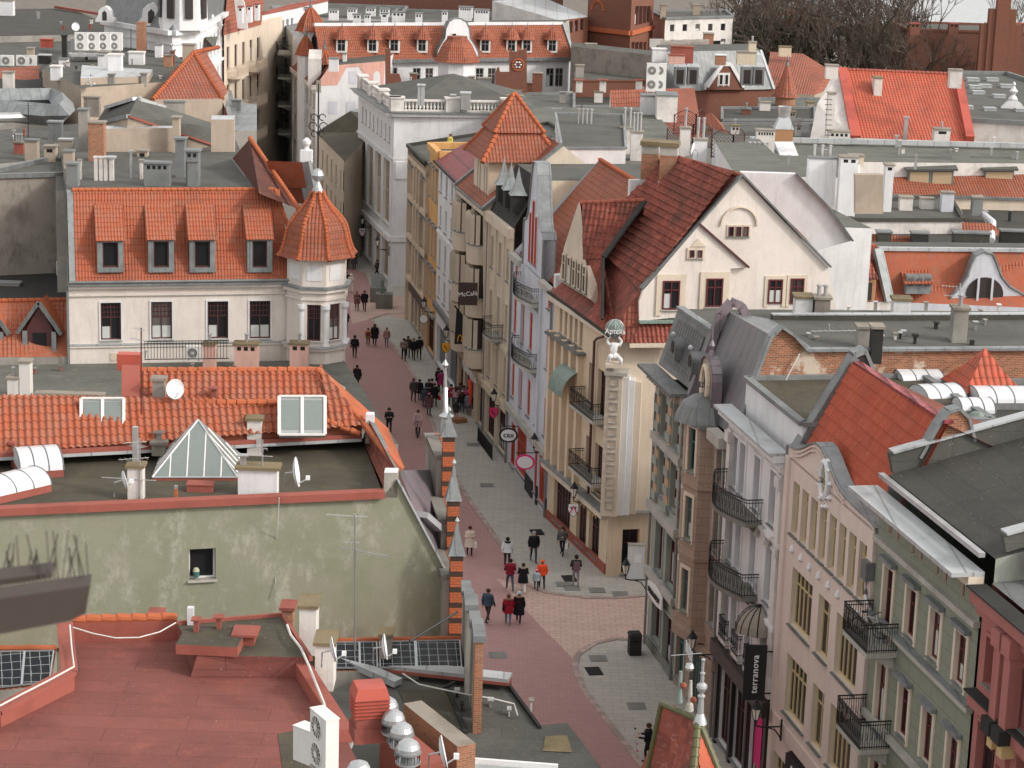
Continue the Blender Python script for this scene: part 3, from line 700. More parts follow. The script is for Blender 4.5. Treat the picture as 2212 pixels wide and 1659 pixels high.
# roof windows
for (x0,y0,x1,y1,nm) in ((176,862,268,938,1),(603,860,702,943,2)):
    z0,z1=16,17.5
    q=[W(x0,y1,16.0),W(x1,y1,16.0),W(x1,y0,17.35),W(x0,y0,17.35)]; nn=(q[1]-q[0]).cross(q[3]-q[0]).normalized()
    m=MB(); m.prism([p-nn*.1 for p in q],nn*.25,'wood_gry'); wo=m.build('roof_window',b.o); m=MB()
    ctr=sum(q,Vc())/4
    for s0,s1 in ((.06,.47),(.53,.94)):
        f=lambda s,t:q[0]+(q[1]-q[0])*s+(q[3]-q[0])*t+nn*.17
        m.poly([f(s0,.14),f(s1,.14),f(s1,.9),f(s0,.9)],'glass_gn')
    m.build('pane',wo); m=MB()
    for a_,c_ in ((q[0],q[1]),(q[3],q[2]),(q[0],q[3]),(q[1],q[2]),((q[0]+q[1])/2,(q[3]+q[2])/2)): m.beam(a_+nn*.18,c_+nn*.18,.13,.07,'wood_white')
    m.build('frame',wo)
# pyramid skylight
Zg=15.02; fl,fr=W(329,1031,Zg+.12),W(513,1031,Zg+.12); bl2,br2=fl+Vc((-.2,3.2,0)),fr+Vc((-.2,3.2,0)); ap=(fl+fr+bl2+br2)/4+Vc((0,0,2.0))
m=MB(); m.prism([fl-Vc((0,0,.15)),fr-Vc((0,0,.15)),br2-Vc((0,0,.15)),bl2-Vc((0,0,.15))],.15,'redpaint'); sk=m.build('pyramid_skylight',b.o); m=MB()
for p,q in ((fl,fr),(fr,br2),(br2,bl2),(bl2,fl)): m.poly([p,q,ap],'glass_gn')
m.build('pane',sk); m=MB()
for p in (fl,fr,br2,bl2): m.tube([p,ap],.05,'sil',5)
for p,q in ((fl,fr),(bl2,fl),(fr,br2)):
    m.tube([p,q],.04,'sil',5)
    for i in (1,2,3,4):
        t=i/5; e=p+(q-p)*t; hfrac=1-abs(2*t-1); m.tube([e,e+(ap-(p+q)/2)*hfrac*.98],.03,'wood_white',4)
m.build('frame',sk)
# barrel skylights
def barrel(b,a,c,w,hh,n=3,curb='redpaint',name='barrel_skylight',ch=.3):
    a,c=P3(a),P3(c); d=(c-a).normalized(); s=Vc((-d.y,d.x,0)); m=MB()
    m.prism([a,c,c+s*w,a+s*w],ch,curb); o=m.build(name,b.o); m=MB(); f=MB()
    K=10; L=(c-a).length
    arc=lambda base,k: base+s*(w/2-w/2*math.cos(math.pi*k/K))+Vc((0,0,ch+hh*math.sin(math.pi*k/K)))
    for k in range(K): m.poly([arc(a,k),arc(c,k),arc(c,k+1),arc(a,k+1)],'polycarb',True)
    for e in (a,c): m.poly([arc(e,k) for k in range(K+1)],'polycarb')
    m.build('pane',o)
    for i in range(n+1):
        e=a+(c-a)*i/n; f.tube([arc(e,k) for k in range(K+1)],.03,'cap_gry',4)
    f.build('frame',o)
barrel(b,(45,1037,15),(138,1030,15),2.4,.7)
barrel(b,(-40,1098,15),(112,1062,15),1.8,.55,4)
b.chim(285,904,975,30,15,.6,'plaster_w','cap_moss'); b.chim(292,1005,1082,34,15,.6,'plaster_w','cap_moss',name='chimney')
b.chim(292,917,1007,12,16.3,.22,'galv',None,name='flue_pipe'); b.chim(549,903,985,32,15,.6,'plaster_w','cap_moss'); b.chim(556,1009,1072,88,15,.7,'plaster_white','cap_moss',capo=.12)
b.chim(525,983,1010,14,16.1,.15,'galv','galv',name='vent',capo=.1,caph=.05); b.chim(431,1047,1064,58,15,.6,'redpaint','redpaint',name='roof_hatch',caph=.05,capo=.03); b.chim(380,1050,1078,7,15,.13,'ridge','sil',name='vent_pipe',capo=0)
b.chim(27,955,1008,7,15,.14,'redpaint','redpaint',name='vent_pipe',capo=.08,caph=.1); b.chim(342,955,948+25,30,15.6,.4,'cap','cap',name='vent_base'); b.chim(343,933,952,12,15.9,.2,'galv','galv',name='vent',capo=.12,caph=.05)
b.chim(342,817,852,26,17.4,.5,'plaster_gry','cap'); b.chim(462,838,853,12,17.3,.3,'redpaint','redpaint',capo=.1,caph=.05,name='vent')
b.chim(798,896,946,18,15.6,.5,'plaster_dk','plaster_white',capo=0,caph=.45)
b.done()
# pots and laundry in the green wall window
m=MB(); c=onw(420,1249); m.lathe(c+Vc((.05,.12,.0)),[(.1,0),(.14,.22),(.14,.24)],'wood_grn',12); m.lathe(c+Vc((.05,.12,.24)),[(.1,0),(.14,.02),(.1,.14),(.05,.16)],'plaster_mint',12); obj1('flower_pot',m,'green pots stacked on the sill of the only window in the green wall','pot')
dish(W(377,835+30,17.2)+Vc((0,0,.5)),.42,-1.1,'oval white satellite dish standing on the orange ridge tiles',tilt=10)
dish(D(266,1037,72.5),.3,.35,'small mesh satellite dish left of the white chimney')
# antennas
def mast(x,yt,yb,z,label,beams,r=.03,m='galv',name='tv_antenna'):
    bse=W(x,yb,z); top=D(x,yt,bse.y); t=root(name,bse,label,'antenna'); q=MB(); q.tube([bse,top],r,m,6); q.build('mast',t)
    for (y,dx,dy,L,n,el) in beams:
        p=D(x,y,bse.y); q=MB(); d=Vc((dx,dy,0)).normalized(); yagi(q,p-d*L*.3 if L>0 else p,d,abs(L),n,el); q.build('yagi',t)
    return t
mast(767,1110,1455,8.9,'tall rusty antenna mast with two yagis in front of the green wall',[(1115,-1,.1,1.6,16,.25),(1188,1,-.5,2.2,18,.5),(1172,-1,.1,.6,3,.4)],.045)
mast(302,947,1083,15,'white antenna mast with stacked yagis beside the left chimney',[(955,-1,-.4,.9,6,.5),(990,-1,-.4,1.2,6,.5),(1036,-1,.1,2.2,16,.15),(965,-.6,.6,.7,6,.5)])
mast(567,950,1012,16.1,'short antenna with grid reflector on the wide white chimney',[(962,1,.4,.8,8,.5),(985,-1,.1,1.4,12,.2),(970,-1,-.3,.7,5,.6)])
mast(305,708,895,16.9,'leaning dark antenna mast on the orange ridge',[(712,-.2,.2,.7,8,.4),(735,-.4,.3,.9,8,.4)],.03,'wood_brown')
cable([(603,1075,15.4),(600,1130,14.2),(596,1180,13.),(593,1290,11.)],.02,'thin white cable hanging down the green wall')
# ================= stepped brick gable with zinc spires, seen edge-on from behind
b=Bld('gable_wall','banded brick stepped gable with five zinc spires rising over the street','' and 0 or D(975,1200,86))
steps=[(962,838,935,95,.48),(969,886,940,91.5,.5),(979,998,1078,88,.5),(986,1124,1196,84.5,.5)]
for i,(x,yt,yb,Y,w) in enumerate(steps):
    top=D(x,yt,Y); bs=D(x,yb,Y); hh=top.z-bs.z
    m=MB(); r=w*1.0
    m.lathe(bs,[(r,0),(r*.92,.06),(r*.62,hh*.3),(r*.3,hh*.62),(r*.08,hh*.95)],'zinc',4,math.pi/4+.1,smooth=False); m.lathe(bs+Vc((0,0,hh*.93)),[(.02,0),(.1,.08),(.07,.14),(0,.26)],'zinc_l',6); m.build('spire',b.o)
    zb=[D(976,1075,88).z-4,D(979,1070,88).z-3.,D(986,1196,84.5).z-3,5][i]
    nb=int((bs.z-zb)/.22)
    for q in range(nb): b.wall.box(Vc((bs.x,bs.y,bs.z-(q+1)*.22)),(w*(.98 if q%3 else 1.04),.62,.215),'brick_orange' if q%3 else 'brick_glazed',.1)
    b.wall.box(Vc((bs.x-.55,bs.y+1.7,0)),(.35,3.3,bs.z-1.1 ),'plaster_gry',.15); b.wall.box(Vc((bs.x-.15,bs.y+1.7,0)),(.3,3.3,bs.z-.9 ),'brick_orange',.15)
    b.trim.box(Vc((bs.x-.5,bs.y+1.7,bs.z-1.1)),(.7,3.4,.18),'stone_d',.15)
t=D(962,790,95); q=D(962,838,95); m=MB(); m.tube([q,t],[.09,.05],'sil',8); m.lathe(D(964,905,94),[(.1,0),(.34,.15),(.1,.3)],'sil',10); m.lathe(t,[(.04,-.1),(.16,.05),(0,.3)],'sil',8); m.tube([D(965,940,94),q],[.12,.09],'sil',8); m.build('finial',b.o)
b.roof.poly([(862,1016,14.9),(940,1015,13.2),(962,1100,12.),(975,1235,10.5),(985,1275,10.5),(905,1125,13.6)],'zinc_p')
b.trim.beam(P3((905,1110,13.7)),P3((942,1142,12.6)),.8,.25,'zinc_l')
b.done()
# lower stepped wall by the street
b=Bld('gable_wall','grey stepped wall with brick end and stone caps beside the solar panels',D(1020,1400,78))
for i,(x,yt,w,Y) in enumerate([(1007,1268,34,82),(1013,1287,36,81),(1018,1298,52,79.5),(1026,1335,40,78),(1032,1352,42,77),(1035,1365,46,75.5)]):
    p=D(x,yt+10,Y); wm=w*.42*Y/F; b.wall.box(Vc((p.x,p.y,0)),(wm,1.15,p.z),'plaster_gry' if i<5 else 'brick',.05); b.trim.box(Vc((p.x,p.y,p.z)),(wm+.15,1.3,.25),'cap_gry',.05)
b.done()
for q in (((855+120,1383,11),(988,1330,12)),):
    s_=MB(); s_.tube([D(885,1385,77),D(988,1322,79)],.05,'iron',5); obj1('steel_brace',s_,'black steel brace propping the grey stepped wall against the green building','brace')
N0=Vc((7.5,109.2,0)); ND=Vc((.19612,-.98058,0)); NR=Vc((.98058,.19612,0))   # near right row: along street toward us, and away from the street
def NP(s,off=0,z=0): return N0+ND*s+NR*off+Vc((0,0,z))
ST=[(5.7,120.4),(2.4,131.0),(-.2,143.5),(-1.9,151),(-4.2,161.5),(-6.3,172.8),(-7.25,178),(-9.3,188.5)]
def wp(A,B,s,z,o=0):
    A=Vc((A[0],A[1],0)); B=Vc((B[0],B[1],0)); d=(B-A).normalized(); n=Vc((d.y,-d.x,0)); n=-n if n.dot(A)>0 else n
    return A+d*s+n*o+Vc((0,0,z))
def cols(L,n,w,rows,a=0,style=None):
    r=[]
    for i in range(n):
        c=a+(L-a)*(i+.5)/n
        for q in rows: r.append((c-w/2,c+w/2,q[0],q[1])+((q[2],) if len(q)>2 else ()))
    return r
def gableslab(b,A,B,pts,th,m,cap=None,cw=.5,mb=None):
    q=[wp(A,B,s,z,.0) for s,z in pts]; o=wp(A,B,0,0,-th)-wp(A,B,0,0,0)
    mb=mb or b.wall; mb.poly(q,m); mb.poly([p+o for p in q][::-1],m)
    for i in range(len(q)): mb.poly([q[i],q[(i+1)%len(q)],q[(i+1)%len(q)]+o,q[i]+o],m)
    if cap:
        for i in range(len(q)-1):
            if pts[i][1]>min(p[1] for p in pts)+.01 or pts[i+1][1]>min(p[1] for p in pts)+.01:
                a,c=q[i]+o/2,q[i+1]+o/2; d=c-a
                if d.length>.01: 
                    u=(o.normalized()); nn=d.cross(u).normalized(); nn=nn if nn.z>=0 else -nn
                    b.trim.prism([a-u*(th/2+.1),a+u*(th/2+.1),c+u*(th/2+.1),c-u*(th/2+.1)],nn*.06,cap)
def prisms(m,pts,vec,mt): m.prism(pts,vec,mt)
def drain(b,A,B,s,z0,z1,m='cap_gry'): b.gut.tube([wp(A,B,s,z0,.12),wp(A,B,s,z1,.12)],.07,m,6)
def text(s,loc,dirx,size,m,parent=None,label=None,up=Vc((0,0,1)),name='lettering',sp=1,ext=.02):
    cu=bpy.data.curves.new(name,'FONT'); cu.body=s; cu.size=size; cu.extrude=ext; cu.align_x='CENTER'; cu.align_y='CENTER'; cu.space_character=sp; cu.resolution_u=2
    o=bpy.data.objects.new(name,cu); COL.objects.link(o); dg=bpy.context.evaluated_depsgraph_get(); me=bpy.data.meshes.new_from_object(o.evaluated_get(dg)); bpy.data.objects.remove(o)
    me.name=name; o=bpy.data.objects.new(name,me); COL.objects.link(o); me.materials.clear(); me.materials.append(MT[m])
    x=dirx.normalized(); z=x.cross(up).normalized(); y=z.cross(x); M=Matrix(((x.x,y.x,z.x,loc.x),(x.y,y.y,z.y,loc.y),(x.z,y.z,z.z,loc.z),(0,0,0,1)))
    me.transform(Matrix.Translation(-(parent.location if parent else Vc((0,0,0))))@M)
    if parent: o.parent=parent
    return o
flat('txt_gold',(.55,.4,.2),.4); flat('txt_red',(.6,.03,.12),.5); flat('mcyel',(.85,.4,.02),.5); flat('redglow',(.8,.06,.02),.5); flat('brownsign',(.05,.03,.025),.5); flat('pinksign',(.75,.03,.22),.5)
# ================= near row: corner house with face brick and slate mansard
A=N0; B=NP(5.3)
b=Bld('corner_house','corner house of pale brick and sage stone with a grey mansard and two round dormers',N0)
b.facade(A,B,0,14.9,[(.9,2.5,.8,3.0,'bars'),(3.2,4.9,.2,3.0,'bars'),(.9,2.3,4.5,7.1,'bars'),(3.1,4.7,4.5,7.1,'bars'),(.9,2.1,8.5,10.9),(3.2,4.5,8.5,10.9),(.9,2.1,11.8,14.1),(3.2,4.5,11.8,14.1)],'plaster_sage',rev=.3,frame='wood_red2',sur='plaster_sage',curt=.3)
for s0,s1 in ((.1,.75),(2.3,3.0),(4.75,5.2)):
    b.strip(A,B,s0,s1,8.,14.3,.1,'facebrick',b.wall)
    for i in range(7): b.strip(A,B,s0-.06,s1+.06,8.1+i*.92,8.1+i*.92+.42,.18,'plaster_sage')
for z,h,p in ((7.5,.45,.35),(11.2,.4,.3),(3.95,.4,.3)): b.strip(A,B,-.2,5.3,z,z+h,p,'stone')
b.strip(A,B,-.5,5.5,14.3,14.8,.35,'stone')
for i in range(12): b.strip(A,B,-.3+i*.48,-.1+i*.48,14.35,14.75,.6,'plaster_tan')
b.strip(A,B,-.9,5.6,14.8,14.95,.95,'zinc_d',b.roof)
b.wall.poly([NP(0),NP(0,9),NP(0,9,14.3),NP(0,0,14.3)],'plaster_sage'); b.wall.poly([NP(0,9),NP(12,9),NP(12,9,14.3),NP(0,9,14.3)],'plaster_sage')
# mansard
m1=[NP(-.1,-.05,15.1),NP(5.5,.15,15.1),NP(5.5,1.0,18.0),NP(.2,.75,18.0)]
b.roof.poly(m1,'zinc_d'); q=[p+Vc((-.03,-.02,.05)) for p in m1]; f=lambda s,t:q[0]+(q[1]-q[0])*s+(q[3]-q[0]+((q[2]-q[3])-(q[1]-q[0]))*s)*t
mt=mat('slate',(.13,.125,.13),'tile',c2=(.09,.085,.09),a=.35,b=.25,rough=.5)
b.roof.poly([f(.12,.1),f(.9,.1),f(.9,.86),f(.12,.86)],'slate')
b.roof.poly([NP(.2,.75,18.02),NP(5.5,1.,18.02),NP(5.5,9,17.9),NP(.2,9,17.9)],'felt'); b.roof.poly([NP(-.1,-.05,15.1),NP(.2,.75,18.0),NP(.2,9,17.9),NP(-.1,9,14.3)],'zinc_d')
b.trim.beam(NP(.2,.85,18.1),NP(5.6,1.1,18.1),.4,.16,'zinc')
for (x,y) in ((1466,735),(1503,765)):       # ox-eye dormers
    q_=V(NP(0,.25),NP(8,.25),x,y+14); c=NP(q_[0],.25,q_[1]); m=MB(); fr=-NR
    ring=[c+ND*.42*math.cos(a)+Vc((0,0,.45*math.sin(a)))-NR*.3 for a in [math.pi*k/12 for k in range(13)]]+[c-ND*.36-Vc((0,0,.6))-NR*.3,c+ND*.36-Vc((0,0,.6))-NR*.3]
    m.prism(ring,NR*1.0,'zinc_d'); do=m.build('dormer',b.o); m=MB(); m.lathe(c+Vc((0,0,.5))-NR*.3,[(.02,0),(.12,.1),(.12,.2),(0,.3)],'zinc_l',8); m.build('ball_finial',do)
    m=MB(); ce=c-NR*.33; m.poly([ce+ND*.26*math.cos(a)+Vc((0,0,.32*math.sin(a))) for a in [2*math.pi*k/16 for k in range(16)]],'glass_a'); m.build('pane',do)
b.strip(A,B,0,5.3,0,.5,.08,'stone_d'); drain(b,A,B,5.2,0,13.6); drain(b,A,B,-.05,0,13.6)
b.done()
# sign of the delicatessen
p=wp(A,B,2.2,3.75,.35); m=MB(); 
pts=[]; 
for i in range(9): t=i/8; pts.append(wp(A,B,.9+2.9*t,3.2-.0+.12*math.sin(math.pi*t)*-1,.35))
for i in range(9): t=1-i/8; pts.append(wp(A,B,.9+2.9*t,3.85+.18*math.sin(math.pi*t),.35))
t_=root('shop_sign',p,'long white curved board lettered DELIKATESY over the dark red shop door','sign'); m.prism(pts,wp(A,B,0,0,-.06)-wp(A,B,0,0,0),'wood_white'); m.build('board',t_)
text('DELIKATESY',wp(A,B,2.35,3.52,.4),ND,.42,'black',t_)
# ================= brown house with corner oriel
A=NP(5.3); B=NP(12.6)
b=Bld('oriel_house','narrow brown stone house with a domed corner oriel, round gable and teal windows',A)
b.facade(A,B,0,14.6,[(.4,1.9,.5,3.2,'bars'),(.5,1.2,5.2,7.3),(.5,1.2,8.8,10.9),(.5,1.2,12.1,14.1),(5.6,6.5,5.2,7.4),(5.6,6.5,8.8,11.),(5.6,6.5,12.1,14.2),(3.,5.,.3,3.3,'bars')],'plaster_brown',rev=.25,frame='wood_grn',sur='stone',curt=.2)
# oriel: half octagon s 1.8..4.6
oc=[wp(A,B,1.9,0,0),wp(A,B,2.05,0,.6),wp(A,B,3.4,0,.95),wp(A,B,4.7,0,.6),wp(A,B,4.85,0,0)]
for p,q in zip(oc,oc[1:]):
    L=(q-p).length
    ops=[(L/2-.33,L/2+.33,z,z+2.1) for z in (5.2,8.8,12.15)] if L>.9 else []
    b.facade(p,q,4.3,14.6,ops,'plaster_brown',rev=.2,frame='wood_grn',sur='plaster_cream',sw=.16,curt=.3,sill='copper')
for z,e in ((3.9,.2),(7.9,.1),(11.4,.1),(14.4,.2)):
    c=(oc[0]+oc[4])/2; b.trim.prism([c+(p-c)*(1+e)+Vc((0,0,z)) for p in oc],(.18 if z!=3.9 else .5),'plaster_brown' if z<14 else 'zinc_d')
c=wp(A,B,3.4,14.5,.1); m=MB(); m.lathe(c,[(1.5,0),(1.4,.25),(1.1,.8),(.6,1.15),(.25,1.25),(0,1.3)],'zinc_d',8,.3,(1,1),False); m.build('oriel_dome',b.o)
# round-headed gable and mansard with crest
G=[(2.2,14.5),(2.2,16.5)]+[(3.3-1.1*math.cos(a),16.5+1.0*math.sin(a)) for a in [math.pi*k/8 for k in range(9)]]+[(4.4,16.5),(4.4,14.5)]
gableslab(b,A,B,G,.3,'plaster_tan','zinc_p')
m=MB(); c=wp(A,B,3.3,17.2,.04); m.lathe(c,[(0,0)],'plaster_cream') if 0 else None
ring=[wp(A,B,3.3+.5*math.cos(a),16.2+.85*math.sin(a),.1) for a in [2*math.pi*k/18 for k in range(18)]]; m.tube(ring+[ring[0]],.14,'plaster_cream',6,False); m.poly([wp(A,B,3.3+.38*math.cos(a),16.2+.7*math.sin(a),.02) for a in [2*math.pi*k/14 for k in range(14)]],'glass_a'); m.build('oval_wreath',b.o)
m=MB(); c=wp(A,B,3.3,17.5,-.15); m.lathe(c,[(.2,0),(.1,.35),(.16,.55),(.05,.8),(0,1.7)],'zinc_p',8); m.build('finial',b.o)
mm=[(0,14.6),(0.3,17),(.9,18.3)]
b.roof.poly([NP(5.5,.2,14.6),NP(12.7,.2,14.6),NP(12.7,1.9,19.3),NP(5.5,1.8,19.0)],'zinc_p2')
b.roof.poly([NP(5.5,1.8,19.0),NP(12.7,1.9,19.3),NP(12.7,4,18.6),NP(5.5,4,18.6)],'zinc_d'); b.roof.poly([NP(5.5,4,18.6),NP(12.7,4,18.6),NP(12.7,9,18.5),NP(5.5,9,18.5)],'felt')
# curved zinc crest and patchy brick firewall toward us
cr=[(1480,660+20),]
fw=[NP(12.72,.2,14.6),NP(12.72,1.0,17.4),NP(12.72,1.6,19.3),NP(12.72,2.1,19.8),NP(12.72,2.7,19.4),NP(12.72,3.4,18.7),NP(12.72,16,18.6),NP(12.72,16,14),NP(12.72,0,14)]
b.wall.poly(fw,'brick_patch'); b.wall.poly([NP(12.72,0),NP(12.72,9),NP(12.72,9,14.6),NP(12.72,0,14.6)],'plaster_tan')
for p,q in zip(fw[:6],fw[1:7]): b.trim.beam(p+Vc((0,0,.05)),q+Vc((0,0,.05)),.5,.12,'zinc')
f2=[NP(5.6,.1,14.8),NP(5.6,.9,17.2),NP(5.6,1.4,18.9),NP(5.6,1.9,19.5),NP(5.6,2.4,19.3),NP(5.6,2.9,18.4)]
for p,q in zip(f2,f2[1:]): b.trim.beam(p,q,.4,.4,'zinc_p')
b.strip(A,B,0,None,3.3,3.8,.25,'plaster_brown'); b.strip(A,B,5.3,None,14.1,14.6,.5,'stone'); drain(b,A,B,7.2,0,14)
b.roof.poly([NP(5.5,9,18.5),NP(12.7,9,18.5),NP(12.7,30,18.4),NP(5.5,30,18.4)],'felt')
b.roof.poly([NP(0.2,9,17.88),NP(5.5,9,17.88),NP(5.5,30,17.5),NP(.2,30,17.5)],'felt_gn'); b.wall.poly([NP(12.72,16),NP(12.72,30),NP(12.72,30,18.5),NP(12.72,16,18.6)],'brick_patch'); b.wall.poly([NP(.2,9),NP(.2,30),NP(.2,30,17.5),NP(.2,9,17.9)],'plaster_gry')
b.trim.beam(NP(5.5,4,18.3),NP(5.5,30,18.1),.35,1.0,'felt_d'); b.trim.beam(NP(5.5,4,18.85),NP(5.5,30,18.65),.4,.06,'zinc_l')
b.trim.beam(NP(12.6,3.4,18.72),NP(12.6,30,18.6),.3,.1,'zinc_d')
b.chim(1735,640,692,38,18.1,1.,'plaster_white','cap_moss',name='chimney'); b.chim(1775,642,695,34,18.1,.9,'plaster_dk','cap',pots=2); b.chim(1893,705,775,24,18.4,.8,'bitumen','cap'); b.chim(1866,705,760,30,18.4,.8,'plaster_gry','cap')
b.chim(2072,665,745,32,18.4,.9,'plaster_gry','cap',pots=1); b.chim(1976,722,748,6,18.4,.14,'bitumen','bitumen',name='vent_pipe'); b.chim(1948,645,680,38,18.,.9,'plaster_white','cap_moss'); b.chim(2100,730,750,9,18.4,.2,'bitumen',None,name='vent_pipe') 
b.done()
# ================= white ornate house
A=NP(12.8); B=NP(20.9); L=8.1
b=Bld('stucco_house','white stucco house with long bowed black balconies and a dentilled cornice',A)
b.facade(A,B,0,16.2,[(.5,2.3,.3,4.2,'bars'),(2.7,4.6,.3,4.2,'bars'),(5.2,7.4,.3,4.2,'bars')]+[(c-.42,c+.42,z0,z1) for c in (.9,2.1,4.3,6.6) for z0,z1 in ((5.7,8.0),(9.1,11.6),(12.6,15.0))],'plaster_white',rev=.28,frame='wood_brown',sur='plaster_white',sw=.14,curt=.25)
b.strip(A,B,0,None,4.4,5.1,.45,'darkshop'); b.strip(A,B,0,2.4,.0,4.3,.06,'darkshop') if 0 else None
for s in (.2,2.5,4.9,7.6): b.strip(A,B,s,s+.3,0,4.3,.15,'darkshop')
b.strip(A,B,0,None,8.3,8.5,.2,'plaster_white'); b.strip(A,B,0,None,12.0,12.2,.15,'plaster_white'); b.strip(A,B,0,None,15.25,15.7,.12,'plaster_w'); b.strip(A,B,-.2,None,15.8,16.1,.6,'plaster_white'); b.strip(A,B,-.3,None,16.1,16.22,.8,'zinc_l',b.roof)
for i in range(30): b.strip(A,B,.05+i*.27,.17+i*.27,15.55,15.8,.3,'plaster_white')
for s in (0.02,7.5): b.strip(A,B,s,s+.5,5.2,15.2,.18,'plaster_w'); b.strip(A,B,s-.05,s+.55,14.6,15.1,.3,'plaster_w')
b.balcony(A,B,.4,5.3,12.3,.75,1.05,bow=.65,slab='stone_d'); b.balcony(A,B,.4,5.3,8.9,.75,1.05,bow=.65,slab='stone_d')
for s in (1.,3.,4.9): b.balcony(A,B,s-.5,s+.5,5.4,.22,1.,'iron','plaster_w')
for s in (1.6,5.6,7.3):
    m=MB(); c=wp(A,B,s,11.6,.1); arc=[c+ND*.7*math.cos(a)+Vc((0,0,.55*math.sin(a))) for a in [math.pi*k/8 for k in range(9)]]; m.tube(arc,.13,'stone',6); m.build('window_hood',b.o)
m=MB(); c=wp(A,B,6.2,7.7,.1)       # ribbed iron canopy
for k in range(8):
    a0,a1=math.pi*k/8,math.pi*(k+1)/8
    for j in range(5):
        t0,t1=math.pi/2*j/5,math.pi/2*(j+1)/5; P=lambda a,t: c+ND*(-1.0*math.cos(a)*math.cos(t))+(-NR)*(1.1*math.sin(a)*math.cos(t))+Vc((0,0,1.15*math.sin(t)))
        m.poly([P(a0,t0),P(a1,t0),P(a1,t1),P(a0,t1)],'cap',True)
    m.tube([P(a0,math.pi/2*j/6) for j in range(7)],.03,'iron',4)
m.build('canopy',b.o)
b.block([NP(12.8,.6,17.4),NP(20.9,.6,17.4),NP(20.9,9,17.4),NP(12.8,9,17.4)],0,'plaster_white','felt_moss',.18,'cap_gry',.35)
b.done()
# shop windows' pink posters inside
m=MB(); m.poly([wp(A,B,5.4,1.2,-.2),wp(A,B,6.4,1.2,-.2),wp(A,B,6.4,3.6,-.2),wp(A,B,5.4,3.6,-.2)],'pinksign'); obj1('poster',m,'bright pink sale poster in the dark shop window','poster')
# ================= pink gabled house
A=NP(21); B=NP(31.7); L=10.7
b=Bld('gabled_house','pale pink gabled house with eight tall narrow attic windows and an oval window',A)
ops=[(.95+i*1.15,1.75+i*1.15,13.1,15.35,'cross') for i in range(8)]
for z0,z1 in ((9.3,11.8),(5.4,8.0)): ops+=[(1.5,4.1,z0,z1),(4.9,6.3,z0,z1),(7.1,9.6,z0,z1)]
ops+=[(.5,3.8,.3,3.2),(4.3,6.3,.3,3.2),(6.8,10.2,.3,3.2)]
b.facade(A,B,0,16.2,[o+('bars',) if o[3]<12 and len(o)<5 else o for o in ops],'plaster_pink',rev=.27,frame='wood_yel',fw=.09,tr=.72,curt=.0,sill='zinc_d',revm='plaster_cream')
b.strip(A,B,0,None,4.3,4.9,.12,'plaster_pink'); b.strip(A,B,0,.45,0,16.2,.12,'plaster_pink'); b.strip(A,B,10.3,None,0,16.2,.12,'plaster_pink')
b.strip(A,B,3.0,8.2,3.4,4.2,.2,'darkshop')
for i in range(8):
    m=MB(); c=wp(A,B,1.35+i*1.15,12.5,.02); m.lathe(c-Vc((0,0,.2)),[(.03,0),(.14,.12),(.1,.3),(0,.42)],'plaster_white',8); m.build('mask_relief',b.o)
G=[(0,16.1),(0,16.6),(.6,16.65)]
for i in range(17):
    t=i/16; G.append((.6+t*9.6,16.6+1.15*math.exp(-((t-.34)/.2)**2)-(t*.2)))
G+=[(10.7,16.3),(10.7,16.1)]
gableslab(b,A,B,G,.5,'plaster_pink','zinc'); 
for z_ in (.12,.3): 
    for p,q in zip(G[2:14],G[3:15]): b.trim.beam(wp(A,B,p[0],p[1]-z_,.03),wp(A,B,q[0],q[1]-z_,.03),.12,.07,'plaster_pink')
m=MB(); ring=[wp(A,B,4.9+.42*math.cos(a),16.55+.72*math.sin(a),.08) for a in [2*math.pi*k/18 for k in range(18)]]; m.tube(ring+[ring[0]],.14,'plaster_white',6,False)
for i in range(10): a=2*math.pi*(i+.3)/10; m.lathe(wp(A,B,4.9+.62*math.cos(a),16.35+.95*math.sin(a),.04),[(0,-.15),(.18,0),(0,.15)],'plaster_white',6)
m.poly([wp(A,B,4.9+.36*math.cos(a),16.55+.62*math.sin(a),.03) for a in [2*math.pi*k/16 for k in range(16)]],'glass_a')
for q in (-.15,.15): m.beam(wp(A,B,4.9+q,16.,.06),wp(A,B,4.9+q,17.1,.06),.04,.04,'wood_yel')
for q in (-.3,0,.3): m.beam(wp(A,B,4.6,16.55+q,.06),wp(A,B,5.2,16.55+q,.06),.04,.04,'wood_yel')
m.build('oval_window',b.o)
rt,rb=NP(20.9,2.7,20.0),NP(31.8,2.4,20.3)
b.roof.tiles([NP(20.9,.6,15.6),NP(31.8,.6,15.6),rb,rt],'tile_or3' if 0 else 'tile_r3',.22,.36,.04,.03,5) if 0 else None
mat('tile_r3',(.42,.095,.05),'tiles3d',c2=(.36,.065,.03),a=.22,b=.5,rough=.7,stain=.15)
b.roof.tiles([NP(20.9,.55,16.2),NP(31.8,.5,16.2),rb,rt],'tile_r3',.22,.5,.045,.04,5)
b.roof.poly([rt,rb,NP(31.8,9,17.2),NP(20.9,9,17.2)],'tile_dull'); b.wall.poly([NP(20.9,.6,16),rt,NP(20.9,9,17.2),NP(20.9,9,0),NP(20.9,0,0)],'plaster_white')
for p,q in ((NP(20.7,.45,16.3),NP(20.7,2.7,20.3)),): b.trim.beam(p,q,.7,.35,'zinc_d')
b.trim.beam(rt+Vc((.05,0,.1)),rb+Vc((.05,0,.1)),.35,.12,'pinkmetal'); b.wall.poly([NP(20.7,2.5,20.1),NP(20.7,2.9,20.7),NP(20.7,3.4,20.1),NP(20.7,4,17)],'zinc_d')
b.trim.beam(NP(20.7,2.6,20.4),NP(20.7,3.1,20.6),.6,.25,'zinc'); b.trim.beam(NP(20.7,3.1,20.6),NP(20.7,3.8,19.2),.6,.15,'zinc')
